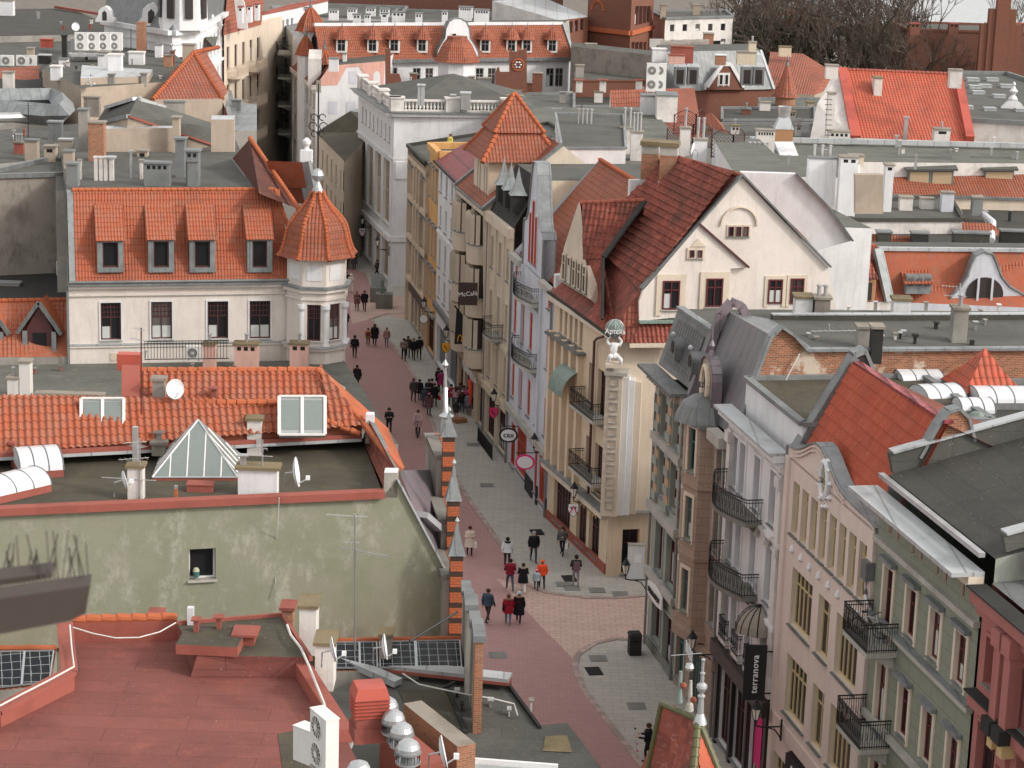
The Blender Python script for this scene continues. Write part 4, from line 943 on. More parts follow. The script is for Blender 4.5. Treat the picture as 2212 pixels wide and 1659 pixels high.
w_=[NP(31.5,1.2+4.4*0,17.2)]
gw=[NP(31.2,1.5,19.0),NP(31.2,2.1,20.2),NP(31.2,2.5,20.75),NP(31.2,2.9,20.85),NP(31.2,3.3,20.5),NP(31.2,3.6,19.6),NP(31.2,3.6,17),NP(31.2,1.5,17)]
b.wall.prism(gw,ND*.4,'brick_patch'); 
for p,q in zip(gw[:5],gw[1:6]): b.trim.beam(p+ND*.2,q+ND*.2,.6,.12,'zinc')
b.strip(A,B,10.2,10.75,14.3,15.0,.35,'zinc_d'); b.gut.tube([wp(A,B,10.5,14.4,.2),wp(A,B,10.5,13.7,.2),wp(A,B,10.9,13.2,.12)],.09,'galv',6)
b.done()
t_=root('hanging_sign',wp(A,B,-.25,6.3,.6),'black vertical blade sign lettered terranova between white and pink facades','sign'); m=MB(); c=wp(A,B,-.25,5.2,.8); m.box(c,(.95,.12,2.5),'black',0.0); m.build('board',t_)
text('terranova',c+Vc((0,-.08,1.2)),Vc((0,0,1)),.42,'white',t_,up=Vc((-1,0,0)),sp=1.05); m=MB(); m.beam(c+Vc((.3,0,.3)),c+Vc((1.,.1,.3)),.05,.05,'iron'); m.beam(c+Vc((.3,0,2.2)),c+Vc((1.,.1,2.2)),.05,.05,'iron'); m.build('bracket',t_)
t_=root('fascia_sign',wp(A,B,5.5,3.6,.2),'black shop fascia lettered terranova under the pink house','sign'); m=MB(); m.prism([wp(A,B,3.0,3.4,.22),wp(A,B,8.,3.4,.22),wp(A,B,8.,3.4,.32),wp(A,B,3.,3.4,.32)],.75,'black'); m.build('board',t_)
text('terranova',wp(A,B,5.3,3.77,.35),ND,.75,'white',t_)
# ================= sage green house
A=NP(31.8); B=NP(41.4); L=9.6
b=Bld('rusticated_house','grey green block-faced house with paired attic slots and ornate corner balconies',A)
ops=[]
for c in (1.5,3.8,6.1,8.4):
    ops+=[(c-.55,c-.18,16.5,17.45,'slot'),(c+.22,c+.59,16.5,17.45,'slot')]
    ops+=[(c-.48,c+.42,13.5 if c>2 else 12.7,15.3),(c-.48,c+.42,9.7 if c>2 else 8.9,11.6),(c-.48,c+.42,5.8,7.8),(c-.48,c+.42,1.5,4.)]
b.facade(A,B,0,17.6,ops,'plaster_ggr',rev=.2,frame='wood_red2',sur='plaster_cream',sw=.17,curt=.5,hood='zinc',revm='plaster_cream')
for z in (12.95,15.95,9.1): b.strip(A,B,0,None,z,z+.22,.2,'stone')
b.strip(A,B,0,None,13.17,13.23,.26,'zinc'); b.strip(A,B,-.2,None,17.4,17.75,.5,'plaster_cream'); b.strip(A,B,-.5,None,17.75,17.9,1.1,'zinc_l',b.roof)
for i in range(34): b.strip(A,B,.05+i*.285,.2+i*.285,17.2,17.4,.2,'plaster_cream')
b.balcony(A,B,.1,2.7,12.5,1.15,1.1,gap=.09); b.balcony(A,B,.1,2.7,8.75,1.15,1.1,gap=.09)
b.block([NP(31.7,.3,18.4),NP(41.6,.3,18.4),NP(41.6,16,22.4),NP(31.7,16,22.4)],0,'plaster_sage','felt_d')
b.gut.beam(NP(31.8,-.05,18.45),NP(41.3,-.05,18.45),.22,.16,'galv')
b.wall.beam(NP(31.5,.4,18.8),NP(31.5,16,22.8),.3,.8,'felt'); b.trim.beam(NP(31.5,.4,19.25),NP(31.5,16,23.2),.55,.08,'zinc_l'); b.wall.beam(NP(41.4,.6,18.9),NP(41.4,16,22.6),.3,.6,'felt'); b.trim.beam(NP(41.4,.6,19.25),NP(41.4,16,22.95),.55,.08,'zinc_l')
b.done()
# ================= red house
A=NP(41.6); B=NP(52); L=10.4
b=Bld('red_house','dark red stucco house with fluted pilasters at the right edge of the photo',A)
b.facade(A,B,0,17,[(.6,1.5,14.4,16.,'cross'),(.5,2.0,10.6,13.),(.5,1.9,6.2,8.8),(3.5,4.6,14.,16.),(3.6,4.8,10.4,13.1),(3.6,4.8,5.8,8.8),(6.5,7.6,10.4,13.1),(6.5,7.6,5.8,8.8)],'plaster_red',rev=.3,frame='wood_brown',sur='plaster_red',curt=.2,sill='stone_d')
for z,h,p in ((17,.5,.5),(16.6,.4,.25),(13.4,.5,.3),(9.2,.6,.35),(5.2,.3,.2)): b.strip(A,B,0,None,z,z+h,p,'plaster_red'); b.strip(A,B,0,None,z+h,z+h+.06,p+.15,'bitumen')
for s in (2.2,3.0): b.strip(A,B,s,s+.5,13.9,16.8,.5,'plaster_red'); b.strip(A,B,s-.08,s+.58,16.3,16.9,.6,'plaster_red'); b.strip(A,B,s-.08,s+.58,13.4,13.9,.7,'bitumen'); b.strip(A,B,s+.05,s+.45,12.9,13.4,.5,'txt_gold')
for i in range(10): b.strip(A,B,2.3,2.9+(i%2)*.12,5.8+i*.72,6.4+i*.72,.16,'plaster_red')
b.wall.beam(NP(42,1.3,18.3),NP(42,14,20.),.5,1.0,'plaster_red')
b.block([NP(41.7,.2,17.6),NP(52,.2,17.6),NP(52,14,18.6),NP(41.7,14,18.6)],0,'plaster_red','zinc_d')
b.done()
# ================= pharmacy corner house
A=Vc((*ST[0],0)); B=Vc((*ST[1],0)); L=11.1
PA,PB=Vc((5.7,120.0,0)),Vc((19.2,122.6,0))
b=Bld('pharmacy_house','cream corner house with steep dark red tiled roofs and a tall pier carrying a statue',A)
ops=[(1.3,3.1,.4,3.0,'bars'),(3.6,5.4,.4,3.0,'bars'),(6.6,9.8,.4,3.1,'bars')]
for z0,z1 in ((4.8,7.2),(9.3,11.6)): ops+=[(1.2,2.6,z0-.6,z1,'bars2' if z0<5 else 'cross'),(3.4,4.2,z0,z1),(5.8,6.3,z0,z1),(7.2,7.7,z0,z1),(8.6,9.1,z0,z1),(10.,10.5,z0,z1)]
ops+=[(5.6+i*.95,6.1+i*.95,12.1,13.6,'none') for i in range(5)]
b.facade(A,B,0,14.2,ops,'plaster_apt',rev=.3,frame='wood_brown',curt=.2)
for s in (5.2,6.6,8.,9.4,10.6): b.strip(A,B,s,s+.4,3.9,12.,.35,'plaster_apt')
b.strip(A,B,-.3,None,3.4,3.8,.5,'plaster_cream'); b.strip(A,B,-.3,None,3.8,3.9,.6,'zinc'); b.strip(A,B,4.8,None,11.8,11.95,.55,'zinc_d'); b.strip(A,B,0,None,13.9,14.2,.45,'plaster_cream'); b.strip(A,B,0,None,0,.6,.08,'redpaint')
b.balcony(A,B,.5,4.7,9.0,.95,1.); b.balcony(A,B,.3,4.5,5.3,.95,1.)
m=MB(); 
for i in range(6):
    t0,t1=i/6,(i+1)/6; P=lambda s,t:wp(A,B,s,9.2+1.5-1.5*t**1.6*1.,.3+1.0*math.sin(t*math.pi/2)); m.poly([P(5.2,t0),P(7.8,t0),P(7.8,t1),P(5.2,t1)],'copper')
m.build('copper_canopy',b.o)
# side facing us: ground floor and gable
b.facade(PA,PB,0,3.4,[(.9,1.9,.1,2.8,'cross')],'plaster_apt',rev=.5,frame='wood_red2',curt=0)
onp=lambda x,y:(lambda q:wp(PA,PB,q[0],q[1],0))(V(PA,PB,x,y))
b.wall.poly([wp(PA,PB,0,3.4),wp(PA,PB,13.7,3.4),wp(PA,PB,13.7,15.2),wp(PA,PB,0,14.2)],'plaster_cream')
b.wall.poly([wp(PA,PB,1.0,14.0),wp(PA,PB,13.3,14.0),onp(1792,600),onp(1790,578),onp(1601,382),onp(1386,626),onp(1378,650)],'plaster_house')
ap,el_=onp(1601,380),onp(1384,627)
b.trim.prism([onp(1384,627),onp(1508,482),onp(1614,575),onp(1614,640),onp(1384,690)],wp(PA,PB,0,0,.3)-wp(PA,PB,0,0,0),'plaster_house','plaster_house') if 0 else None
b.wall.prism([onp(1386,626),onp(1508,484),onp(1612,576),onp(1575,578),onp(1575,600),onp(1570,672),onp(1390,690),onp(1378,690),onp(1378,650)],wp(PA,PB,0,0,.3)-wp(PA,PB,0,0,0),'plaster_house')
of=wp(PA,PB,0,0,.25)-wp(PA,PB,0,0,0)
for p,q in ((onp(1384,625),onp(1602,378)),(onp(1602,378),onp(1793,578))): b.trim.beam(p+Vc((0,0,.06)),q+Vc((0,0,.06)),.5,.1,'zinc_d')
b.trim.beam(onp(1507,481)+of,onp(1614,575)+of,.4,.12,'wood_brown')
b.winbox(PA-Vc((0,.33,0)),PB-Vc((0,.33,0)),[(1432,606,1466,668),(1526,601,1559,662)],frame='wood_red2',sur='plaster_cream',sw=.35,style='cross',sill='stone',curt=.8,tr=.68)
b.winbox(PA,PB,[(1660,603,1688,655),(1708,601,1734,655)],frame='wood_red2',sur='plaster_cream',sw=.2,sill=None,curt=.5)
b.winbox(PA-Vc((0,.33,0)),PB-Vc((0,.33,0)),[(1490,540,1499,556),(1507,540,1516,556)],frame='wood_red2',sur='plaster_cream',style='none',sill='stone',curt=0,fw=.05)
b.winbox(PA,PB,[(1574,489,1584,510),(1590,489,1600,510),(1606,489,1616,510)],frame='wood_red2',sur='plaster_cream',sw=.1,style='none',sill='copper',curt=0,fw=.05)
m=MB(); cc=onp(1596,487); arc=[cc+Vc((1.02*math.cos(a),.2*math.cos(a),1.05*math.sin(a)))+of*.3 for a in [math.pi*k/12 for k in range(13)]]; m.tube(arc,.07,'plaster_cream',5); m.build('arch_moulding',b.o)
m=MB(); m.prism([onp(1490,530)+of,onp(1523,530)+of,onp(1506,513)+of],-Vc((0,.12,0)),'plaster_cream'); m.build('relief',b.o)
# ledge + skirt roof on the side
s1=[wp(PA,PB,.6,13.9,.9),wp(PA,PB,3.8,13.9,.9),wp(PA,PB,3.8,14.9,.2),wp(PA,PB,1.4,14.9,.2)]
b.roof.tiles(s1,'tile_red3',.26,.4,.07,.03); b.trim.beam(s1[0]-Vc((0,0,.1)),s1[1]-Vc((0,0,.1)),.3,.22,'plaster_cream'); b.strip(PA,PB,1.2,4,14.95,15.1,.6,'copper')
# roofs
rf=D(1437,333,131.6); rn=ap; kn=el_; kf=Vc((4.9,131.6,17.2)); 
kn2=kn
b.roof.tiles([kn2,rn,rf,kf],'tile_red3',.24,.42,.05,.075)
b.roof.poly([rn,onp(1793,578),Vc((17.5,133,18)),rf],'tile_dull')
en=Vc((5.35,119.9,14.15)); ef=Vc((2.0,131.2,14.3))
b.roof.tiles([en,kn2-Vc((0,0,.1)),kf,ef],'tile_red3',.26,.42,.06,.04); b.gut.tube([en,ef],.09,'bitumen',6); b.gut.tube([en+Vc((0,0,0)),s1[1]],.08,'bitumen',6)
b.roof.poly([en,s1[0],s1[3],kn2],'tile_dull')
m=MB(); ridge(m,rn,rf,.15,None,'ridge_dull'); m.build('ridge_tiles',b.o)
# street gable (dormer)
da=wp(A,B,7.3,20.4,-.15); dl=wp(A,B,10.5,15.2,-.05); dr=wp(A,B,4.5,15.2,-.05); bk=D(1393,433,126)
m=MB(); m.poly([dr,dl,wp(A,B,9.9,17.3,-.1),da+Vc((-.1,.3,0)),da,wp(A,B,6.0,17.4,-.1),wp(A,B,5.6,17.,-.1)],'plaster_cream'); m.poly([dr,wp(A,B,5.6,17.,-.1),wp(A,B,5.6,17.,-1.2),wp(A,B,4.5,14.6,-.7)],'plaster_cream')
m.build('street_gable',b.o); m=MB(); dk=wp(A,B,3.3,16.9,-.2)
pn=(bk-da).cross(wp(A,B,5.9,17.3,.05)-da)
def onpl(x,y,p,n):
    d=Vc(ray(x,y)); o=Vc((0,0,H)); return o+d*((p-o).dot(n)/d.dot(n))
v2=onpl(1303,558,da,pn)
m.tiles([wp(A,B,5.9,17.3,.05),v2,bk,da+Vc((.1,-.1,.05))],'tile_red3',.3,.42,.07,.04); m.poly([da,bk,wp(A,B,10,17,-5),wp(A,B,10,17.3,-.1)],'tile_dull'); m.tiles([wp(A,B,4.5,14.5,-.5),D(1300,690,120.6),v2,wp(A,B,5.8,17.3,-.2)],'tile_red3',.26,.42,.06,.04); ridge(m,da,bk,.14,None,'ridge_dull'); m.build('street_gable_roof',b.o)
b.winbox(wp(A,B,0,0,-.02),wp(A,B,11,0,-.02),[(5.3+i*.95,5.85+i*.95,15.4,17.0) for i in range(5)],metric=1,frame='plaster_cream',style='cross',curt=.2,sill='zinc',fw=.07)
b.gut.tube([D(1303,558,123.2),D(1301,690,120.3)],.09,'bitumen',6); b.roof.beam(D(1303,556,123.3),D(1393,434,126),.3,.14,'bitumen')
b.gut.tube([wp(A,B,.6,13.9,.5),wp(A,B,1.9,13.5,.4),wp(A,B,2.9,13.1,.2),wp(A,B,2.9,4,.2)],.08,'wood_brown',6)
# twin brick chimneys straddling the ridge
for x_,yt_,Y_ in ((1407,303,131.8),(1447,306,129.6)):
    c=D(x_,yt_,Y_); m=MB(); m.box(Vc((c.x,c.y,19.5)),(1.0,1.15,c.z-19.5-.75),'brick',-.15); m.box(Vc((c.x,c.y,c.z-.76)),(1.03,1.18,.5),'stone',-.15); co_=m.build('chimney',b.o); m=MB(); m.box(Vc((c.x,c.y,c.z-.26)),(1.2,1.35,.26),'cap_moss',-.15); m.build('cap',co_)
    m=MB(); m.box(Vc((c.x,c.y-.1,19.6)),(1.1,1.2,c.z-21.9),'zinc_l',-.15); m.build('flashing',co_)
# corner pier
pc=Vc((5.75,119.55,0)); m=MB()
m.box(pc+Vc((0,0,3.9)),(.95,1.,8.2),'plaster_cream',-.15); m.box(pc+Vc((.62,.18,3.9)),(.45,.9,8.0),'plaster_white',-.15); m.box(pc+Vc((.95,.3,3.9)),(.4,.9,7.85),'plaster_white',-.1); m.box(pc+Vc((1.3,.5,3.9)),(.5,.8,7.7),'plaster_cream',-.1)  # right-hand steps whiter than the front: sunlit side put into the plaster colour
for i in range(11): 
    z=4.3+i*.72
    for dx,dz,w_,h_ in ((0,0,.5,.05),(0,.45,.5,.05),(-.24,0,.05,.5),(.24,0,.05,.5)): m.box(pc+Vc((dx*.99-.07,-.54+dx*-.15,z+dz)),(w_,.08,h_),'stone',-.15)
m.box(pc+Vc((.1,0,12.1)),(1.3,1.3,.2),'stone',-.15); m.build('corner_pier',b.o)
text('APTEKA',wp(A,B,2.6,3.2,.25),wp(A,B,0,0)-wp(A,B,1,0),.75,'txt_gold',b.o)
m=MB(); m.poly([wp(PA,PB,0,3.9,.5),wp(PA,PB,3,3.9,.5),wp(PA,PB,3,3.9,0),wp(PA,PB,0,3.9,0)],'zinc'); m.build('ledge',b.o)
b.done()
m=MB(); c=W(1372,1250,0); m.box(c+Vc((0,.1,0)),(.95,.35,2.0),'plaster_white'); m.box(c+Vc((0,.1,2.0)),(1.,.4,.06),'stone'); m.box(c+Vc((.1,-.09,1.0)),(.4,.02,.45),'white'); cab=obj1('utility_cabinet',m,'white street cabinet with scribbled graffiti by the pharmacy side wall','cabinet')
# ================= lilac house
A=Vc((*ST[1],0)); B=Vc((*ST[2],0)); L=12.8
b=Bld('lilac_house','pale lilac house with red window frames, two bowed balconies and a curved gable',A)
ops=[(.5,2.6,.5,3.5,'bars'),(6.6,9.6,.5,3.6,'bars'),(3.2,4.,.6,3.3),(10.2,11.6,.3,3.2)]+cols(L,5,.85,[(4.9,7.3),(9.2,11.7)])+[(1.0,1.7,13.0,14.2),(11.1,11.8,13.0,14.2)]+[(5.4+i*.85,5.9+i*.85,13.4,16.0,'cross') for i in range(3)]
b.facade(A,B,0,14.4,[o for o in ops if o[3]<14.3],'plaster_lil',rev=.13,frame='wood_red',fw=.17,curt=.1,sill='zinc')
Gp=[(3.4,14.3),(3.4,16.9),(3.6,17.3),(4.1,17.3),(4.6,17.8),(5.1,19.2),(5.5,20.6),(5.9,21.3),(6.9,21.3),(7.3,20.6),(7.7,19.2),(8.2,17.8),(8.7,17.3),(9.2,17.3),(9.4,16.9),(9.4,14.3)]
gableslab(b,A,B,Gp,.7,'plaster_lil','zinc')
b.winbox(A,B,[(5.3,5.7,14.9,18.0),(6.15,6.65,14.9,18.9),(7.1,7.5,14.9,18.0)],metric=1,frame='wood_red',style='none',curt=0,fw=.07,sur='plaster_lil')
b.strip(A,B,0,None,3.9,4.3,.35,'stone'); b.strip(A,B,0,3.3,14.1,14.5,.35,'stone'); b.strip(A,B,9.4,None,14.1,14.5,.35,'stone'); b.strip(A,B,3.2,3.7,4.3,14.3,.15,'plaster_lil'); b.strip(A,B,9.0,9.5,4.3,14.3,.15,'plaster_lil')
b.balcony(A,B,3.6,9.2,12.8,.6,1.,bow=.5); b.balcony(A,B,3.6,9.2,8.6,.6,1.,bow=.5)
b.strip(A,B,0,.4,0,1.2,.1,'bitumen'); b.strip(A,B,2.7,3.1,0,1.2,.1,'bitumen'); b.strip(A,B,4.2,6.4,0,1.1,.1,'bitumen')
drain(b,A,B,.15,0,14); drain(b,A,B,12.6,0,14)
# roof behind: terracotta slope + white stepped firewall
b.roof.poly([wp(A,B,12.6,14.4,-.4),wp(A,B,0,14.4,-.4),wp(A,B,0,20.6,-5.6),wp(A,B,12.6,20.6,-5.6)],'tile_or'); b.roof.poly([wp(A,B,0,20.6,-5.6),wp(A,B,12.6,20.6,-5.6),wp(A,B,12.6,16,-11),wp(A,B,0,16,-11)],'tile_or')
m=MB(); ridge(m,wp(A,B,0,20.65,-5.6),wp(A,B,12.6,20.65,-5.6)); m.build('ridge_tiles',b.o)
fw=[(0,0),(0,15.4),(-1.2,15.5),(-1.2,17.2),(-2.8,17.3),(-2.8,19.6),(-4.4,19.7),(-4.4,21.2),(-8.4,21.2),(-8.4,0)]
q=[wp(A,B,-.2,z,o) for o,z in fw]; b.wall.prism(q,wp(A,B,.5,0)-wp(A,B,0,0),'plaster_white')
b.block([wp(A,B,-.2,18.6,-8.4),wp(A,B,12.6,18.6,-8.4),wp(A,B,12.6,18.2,-20),wp(A,B,-.2,18.2,-20)],0,'plaster_white','felt_gn')
b.wall.poly([wp(A,B,12.8,z,o) for o,z in ((0,0),(0,14.4),(-5.6,20.6),(-11,16),(-11,0))],'plaster_lil')
b.done()
for n_,s_,z_,lb,tx,col in ((0,7.6,3.3,'oval black and white sign lettered cex hanging over a red shopfront','cex','black'),(0,2.2,3.0,'round pink and white badge sign hanging on a bracket','','pinksign')):
    c=wp(A,B,s_,z_,1.0); t=root('hanging_sign',c,lb,'sign'); m=MB(); R1=.5
    m.prism([c+Vc((.62*math.cos(a),0,R1*math.sin(a)))for a in [2*math.pi*k/20 for k in range(20)]],Vc((0,.08,0)),col)
    m.prism([c+Vc((.5*math.cos(a),-.01,R1*.78*math.sin(a)))for a in [2*math.pi*k/20 for k in range(20)]],Vc((0,.02,0)),'white')
    m.build('board',t); m=MB(); m.beam(c+Vc((-.6,0,.6)),c+Vc((1.2,.2,.6)),.05,.05,'iron'); m.build('bracket',t)
    if tx: text(tx,c+Vc((0,-.04,.02)),Vc((1,0,0)),.5,'black',t)
# ================= yellow house
A=Vc((*ST[2],0)); B=Vc((*ST[3],0)); L=7.7
b=Bld('narrow_house','narrow yellow stucco house with a black mansard of spiky zinc dormers',A)
b.facade(A,B,0,16,[(.5,3.2,.3,3.2,'bars'),(4.,6.9,.3,3.2,'bars')]+cols(L,3,.8,[(4.4,7.0),(8.2,10.6),(12.2,14.4)]),'plaster_yel',rev=.25,frame='wood_brown',sur='plaster_cream',curt=.2)
for s in (0.02,2.35,4.95,7.3): b.strip(A,B,s,s+.3,3.8,15.5,.14,'plaster_cream')
b.strip(A,B,0,None,3.4,3.9,.25,'plaster_yel'); b.strip(A,B,0,None,7.4,7.7,.2,'plaster_yel'); b.strip(A,B,0,None,15.3,16,.35,'plaster_cream'); b.balcony(A,B,2.3,5.3,8.0,.8,1.,bow=.2)
b.roof.poly([wp(A,B,0,16,0),wp(A,B,L,16,0),wp(A,B,L,19.2,-1.8),wp(A,B,0,19.2,-1.8)],'bitumen'); b.roof.poly([wp(A,B,0,19.2,-1.8),wp(A,B,L,19.2,-1.8),wp(A,B,L,19.2,-12),wp(A,B,0,19.2,-12)],'felt'); b.curtain([wp(A,B,0,19.2,-1.8),wp(A,B,0,19.2,-12),wp(A,B,L,19.2,-12),wp(A,B,L,19.2,-1.8)],0,'plaster_yel',False)
for s in (1.2,3.5,5.8):
    m=MB(); c=wp(A,B,s,16.9,-.5); m.box(c,(.9,.9,1.2),'bitumen',.2); m.lathe(c+Vc((0,0,1.2)),[(.85,0),(.6,.25),(.3,.8),(.1,1.5),(0,1.9)],'zinc',4,.9,smooth=False); m.build('dormer',b.o)
drain(b,A,B,L-.05,0,15.5)
b.done()
# ================= house with tower dormer
A=Vc((*ST[3],0)); B=Vc((*ST[4],0)); L=10.7
b=Bld('towered_house','beige house with orange tiled roof, hipped roof tower and curved bays',A)
b.facade(A,B,0,15.9,[(.6,2.6,.2,3.),(5.5,7.5,.2,3.4),(8.2,10.,.2,3.4)]+cols(L,2,1.1,[(5.,7.4),(8.8,11.2),(12.4,14.8)]),'plaster_beige',rev=.3,frame='wood_brown',curt=.2)
for k,s in enumerate((2.7,8.)):
    for z in (4.4,8.1,11.9):
        m=MB(); c=wp(A,B,s,z,0); m.lathe(c,[(1.7,0),(1.75,1.2),(1.8,1.25),(1.8,1.3),(.2,1.35)],'plaster_cream',18,0,(.62,1)); bo=m.build('bay',b.o)
        m=MB(); m.lathe(c,[(1.78,1.3),(1.78,1.38),(0,1.45)],'zinc',18,0,(.62,1)); 
        for q in range(7): a=math.pi/2+math.pi*(q+.5)/7; m.beam(c+Vc((1.65*.62*math.cos(a),1.65*math.sin(a),1.4)),c+Vc((1.65*.62*math.cos(a),1.65*math.sin(a),3.5)),.3,.16,'plaster_cream')
        m.lathe(c,[(.9,1.4),(.9,3.5)],'glass_b',14,0,(.62,1.6)); m.build('bay_window',bo)
b.strip(A,B,0,None,3.7,4.1,.3,'plaster_beige'); b.strip(A,B,0,None,15.5,16,.4,'plaster_cream'); b.gut.tube([wp(A,B,0,16,.5),wp(A,B,L,16,.5)],.1,'cap_gry',6); drain(b,A,B,L-.1,0,15.8,'cap_gry')
q0,q1,q2,q3=wp(A,B,0,16,.5),wp(A,B,L,16,.5),wp(A,B,L,20.5,-5),wp(A,B,0,20.5,-5)
b.roof.poly([q0,q1,q2,q3],'tile_or'); b.roof.poly([q3,q2,wp(A,B,L,16,-11),wp(A,B,0,16,-11)],'tile_or'); b.wall.poly([wp(A,B,0,0),q0,q3,wp(A,B,0,16,-11),wp(A,B,0,0,-11)],'plaster_cream'); b.wall.poly([wp(A,B,L,0),q1,q2,wp(A,B,L,16,-11),wp(A,B,L,0,-11)],'plaster_white')
for p,q in ((q1,q2),(q0,q3)): b.trim.beam(p+Vc((0,0,.1)),q+Vc((0,0,.1)),.4,.2,'zinc_d')
# tower
tw=[wp(A,B,2.2,0,-.3),wp(A,B,7.6,0,-.3),wp(A,B,7.6,0,-4.8),wp(A,B,2.2,0,-4.8)]
ctr=sum(tw,Vc())/4
b.facade(tw[0],tw[1],16,19.4,[(.5,.9,16.6,18.6,'none'),(1.3,1.7,16.6,18.6,'none'),(2.9,3.3,16.6,18.6,'none'),(3.7,4.1,16.6,18.6,'none')],'plaster_cream',rev=.2,frame='wood_white',curt=0,sill='zinc')
b.facade(tw[0],tw[3],16,19.4,[],'plaster_beige'); b.wall.poly([tw[1]+Vc((0,0,15)),tw[2]+Vc((0,0,15)),tw[2]+Vc((0,0,19.4)),tw[1]+Vc((0,0,19.4))],'plaster_beige')
def ring(k,z): return [ctr+(p-ctr)*k+Vc((0,0,z-ctr.z)) for p in tw]
R0,R1_,R2_=ring(1.28,19.1),ring(.72,20.9),ring(.8,21.0); apx=ctr+Vc((0,0,23.6))
m=MB()
for i in range(4): j=(i+1)%4; m.poly([R0[i],R0[j],R1_[j],R1_[i]],'tile_or'); m.poly([R2_[i],R2_[j],apx],'tile_or'); m.poly([R1_[i],R1_[j],R2_[j],R2_[i]],'ridge')
to=m.build('tower_roof',b.o); m=MB()
for i in range(4): ridge(m,R0[i],R1_[i],.16); ridge(m,R2_[i],apx,.14)
m.build('hip_tiles',to); m=MB(); m.poly(R0,'wood_white'); m.build('soffit',to)
b.done()
t=root('hanging_sign',wp(A,B,2,7.5,1.2),'dark brown square sign lettered McCafe high on the beige facade','sign'); c=D(1010,659,150.5); m=MB(); m.box(c,(1.35,.1,1.6),'brownsign'); m.build('board',t); text('McCafé',c+Vc((0,-.07,.8)),Vc((1,0,.12)),.44,'white',t)
t=root('hanging_sign',wp(A,B,3,4.6,1.2),'black pennant with yellow arches on a slanted pole','sign'); c=D(998,728,155); m=MB(); m.prism([c+Vc((-.55,0,-.55)),c+Vc((.62,0,-.5)),c+Vc((.3,0,1.2)),c+Vc((-.45,0,2.0))],Vc((0,.08,0)),'black'); m.build('board',t)
m=MB(); 
for s_ in (-.14,.14): m.tube([c+Vc((s_*(1+.0)+.17*math.cos(a),-.03,-.35+.5*math.sin(a))) for a in [math.pi*k/10 for k in range(11)]],.035,'mcyel',5)
m.build('arches',t); m=MB(); m.tube([c+Vc((-.6,0,2.3)),c+Vc((1.7,.3,-.6))],.06,'iron',5); m.build('pole',t)
t=root('fascia_sign',wp(A,B,5,3.4,.3),"white raised letters McDonald's on the beige shop fascia",'sign'); text("McDonald's",wp(A,B,5,3.3,.2),wp(A,B,0,0)-wp(A,B,1,0),1.0,'white',t,ext=.06,sp=1.1,name='letters')
m=MB(); m.prism([wp(A,B,4.2,1.,.12),wp(A,B,5.2,1.,.12),wp(A,B,5.2,1.,.2),wp(A,B,4.2,1.,.2)],1.7,'redglow'); obj1('menu_board',m,'bright red menu board by the restaurant door','board')
# ================= white house with metal roof
A=Vc((*ST[4],0)); B=Vc((*ST[5],0)); L=(B-A).length
b=Bld('plain_house','plain white house with dark red sheet roof behind the gutter',A)
b.facade(A,B,0,16.2,[(.6,5,.2,4.2,'bars'),(6,10.6,.2,3.4,'bars')]+cols(L,4,.85,[(5.6,7.3),(8.,10.2),(11.2,12.9),(14.,15.6)]),'plaster_white',rev=.35,frame='wood_gry',curt=.2,sill='zinc')
b.strip(A,B,0,None,4.6,5.,.3,'zinc_d'); b.strip(A,B,0,None,10.6,10.8,.12,'plaster_white')
b.gut.tube([wp(A,B,-.2,16.2,.4),wp(A,B,L+.2,16.2,.4)],.1,'bitumen',6)
q=[wp(A,B,0,16.2,.4),wp(A,B,L,16.2,.4),wp(A,B,L-1,19.3,-4.5),wp(A,B,0,19.3,-4.5)]; b.roof.poly(q,'pinkmetal'); b.roof.poly([q[3],q[2],wp(A,B,L,16,-10),wp(A,B,0,16,-10)],'pinkmetal'); b.curtain([wp(A,B,L,16.2,0),wp(A,B,L,16,-10),wp(A,B,0,16,-10)],0,'plaster_white',False)
b.done()
# ================= orange sliver + beige row
A=Vc((*ST[5],0)); B=Vc((*ST[6],0)); L=(B-A).length
b=Bld('narrow_house','narrow orange plastered house with an open brick roof being rebuilt',A)
b.facade(A,B,0,16.4,cols(L,3,.7,[(4.8,7),(8.2,10.6),(12.8,15.2)])+[(.5,4.6,.2,3.2,'bars')],'plaster_orange',rev=.25,frame='wood_brown',sur='plaster_beige',curt=.1,hood='zinc')
b.block([wp(A,B,0,16.5,0),wp(A,B,L,16.5,0),wp(A,B,L,16.5,-10),wp(A,B,0,16.5,-10)],0,'plaster_orange','felt',.5,'plaster_orange',.5); b.wall.beam(wp(A,B,1,17,-4),wp(A,B,L-1,17,-4),.5,1.6,'brick')
b.done()
A=Vc((*ST[6],0)); B=Vc((*ST[7],0)); L=(B-A).length
b=Bld('row_house','long beige rusticated house with a dark felt roof at the far crossing',A)
b.facade(A,B,0,14.6,[(.6+i*2.1,2.2+i*2.1,.3,3.1,'bars') for i in range(4)]+cols(L,5,.8,[(4.6,6.8),(8.0,10.2),(11.4,13.4)]),'plaster_beige',rev=.25,frame='wood_brown',sur='plaster_cream',curt=.2,hood='zinc')
for z in (3.7,7.4,10.8,14.2): b.strip(A,B,0,None,z,z+.35,.3,'plaster_beige')
for s in (3.6,5.2,6.8): b.strip(A,B,s,s+.35,4.2,14.,.3,'plaster_beige')
b.block([wp(A,B,0,15.2,.3),wp(A,B,L,15.2,.3),wp(A,B,L,17.2,-12),wp(A,B,0,17.2,-12)],0,'plaster_beige','felt',.25,'felt_d',.3)
b.strip(A,B,0,None,0,3.6,.02,'darkshop') if 0 else None
b.strip(A,B,0,8,3.2,3.9,.4,'brownsign')
b.done()
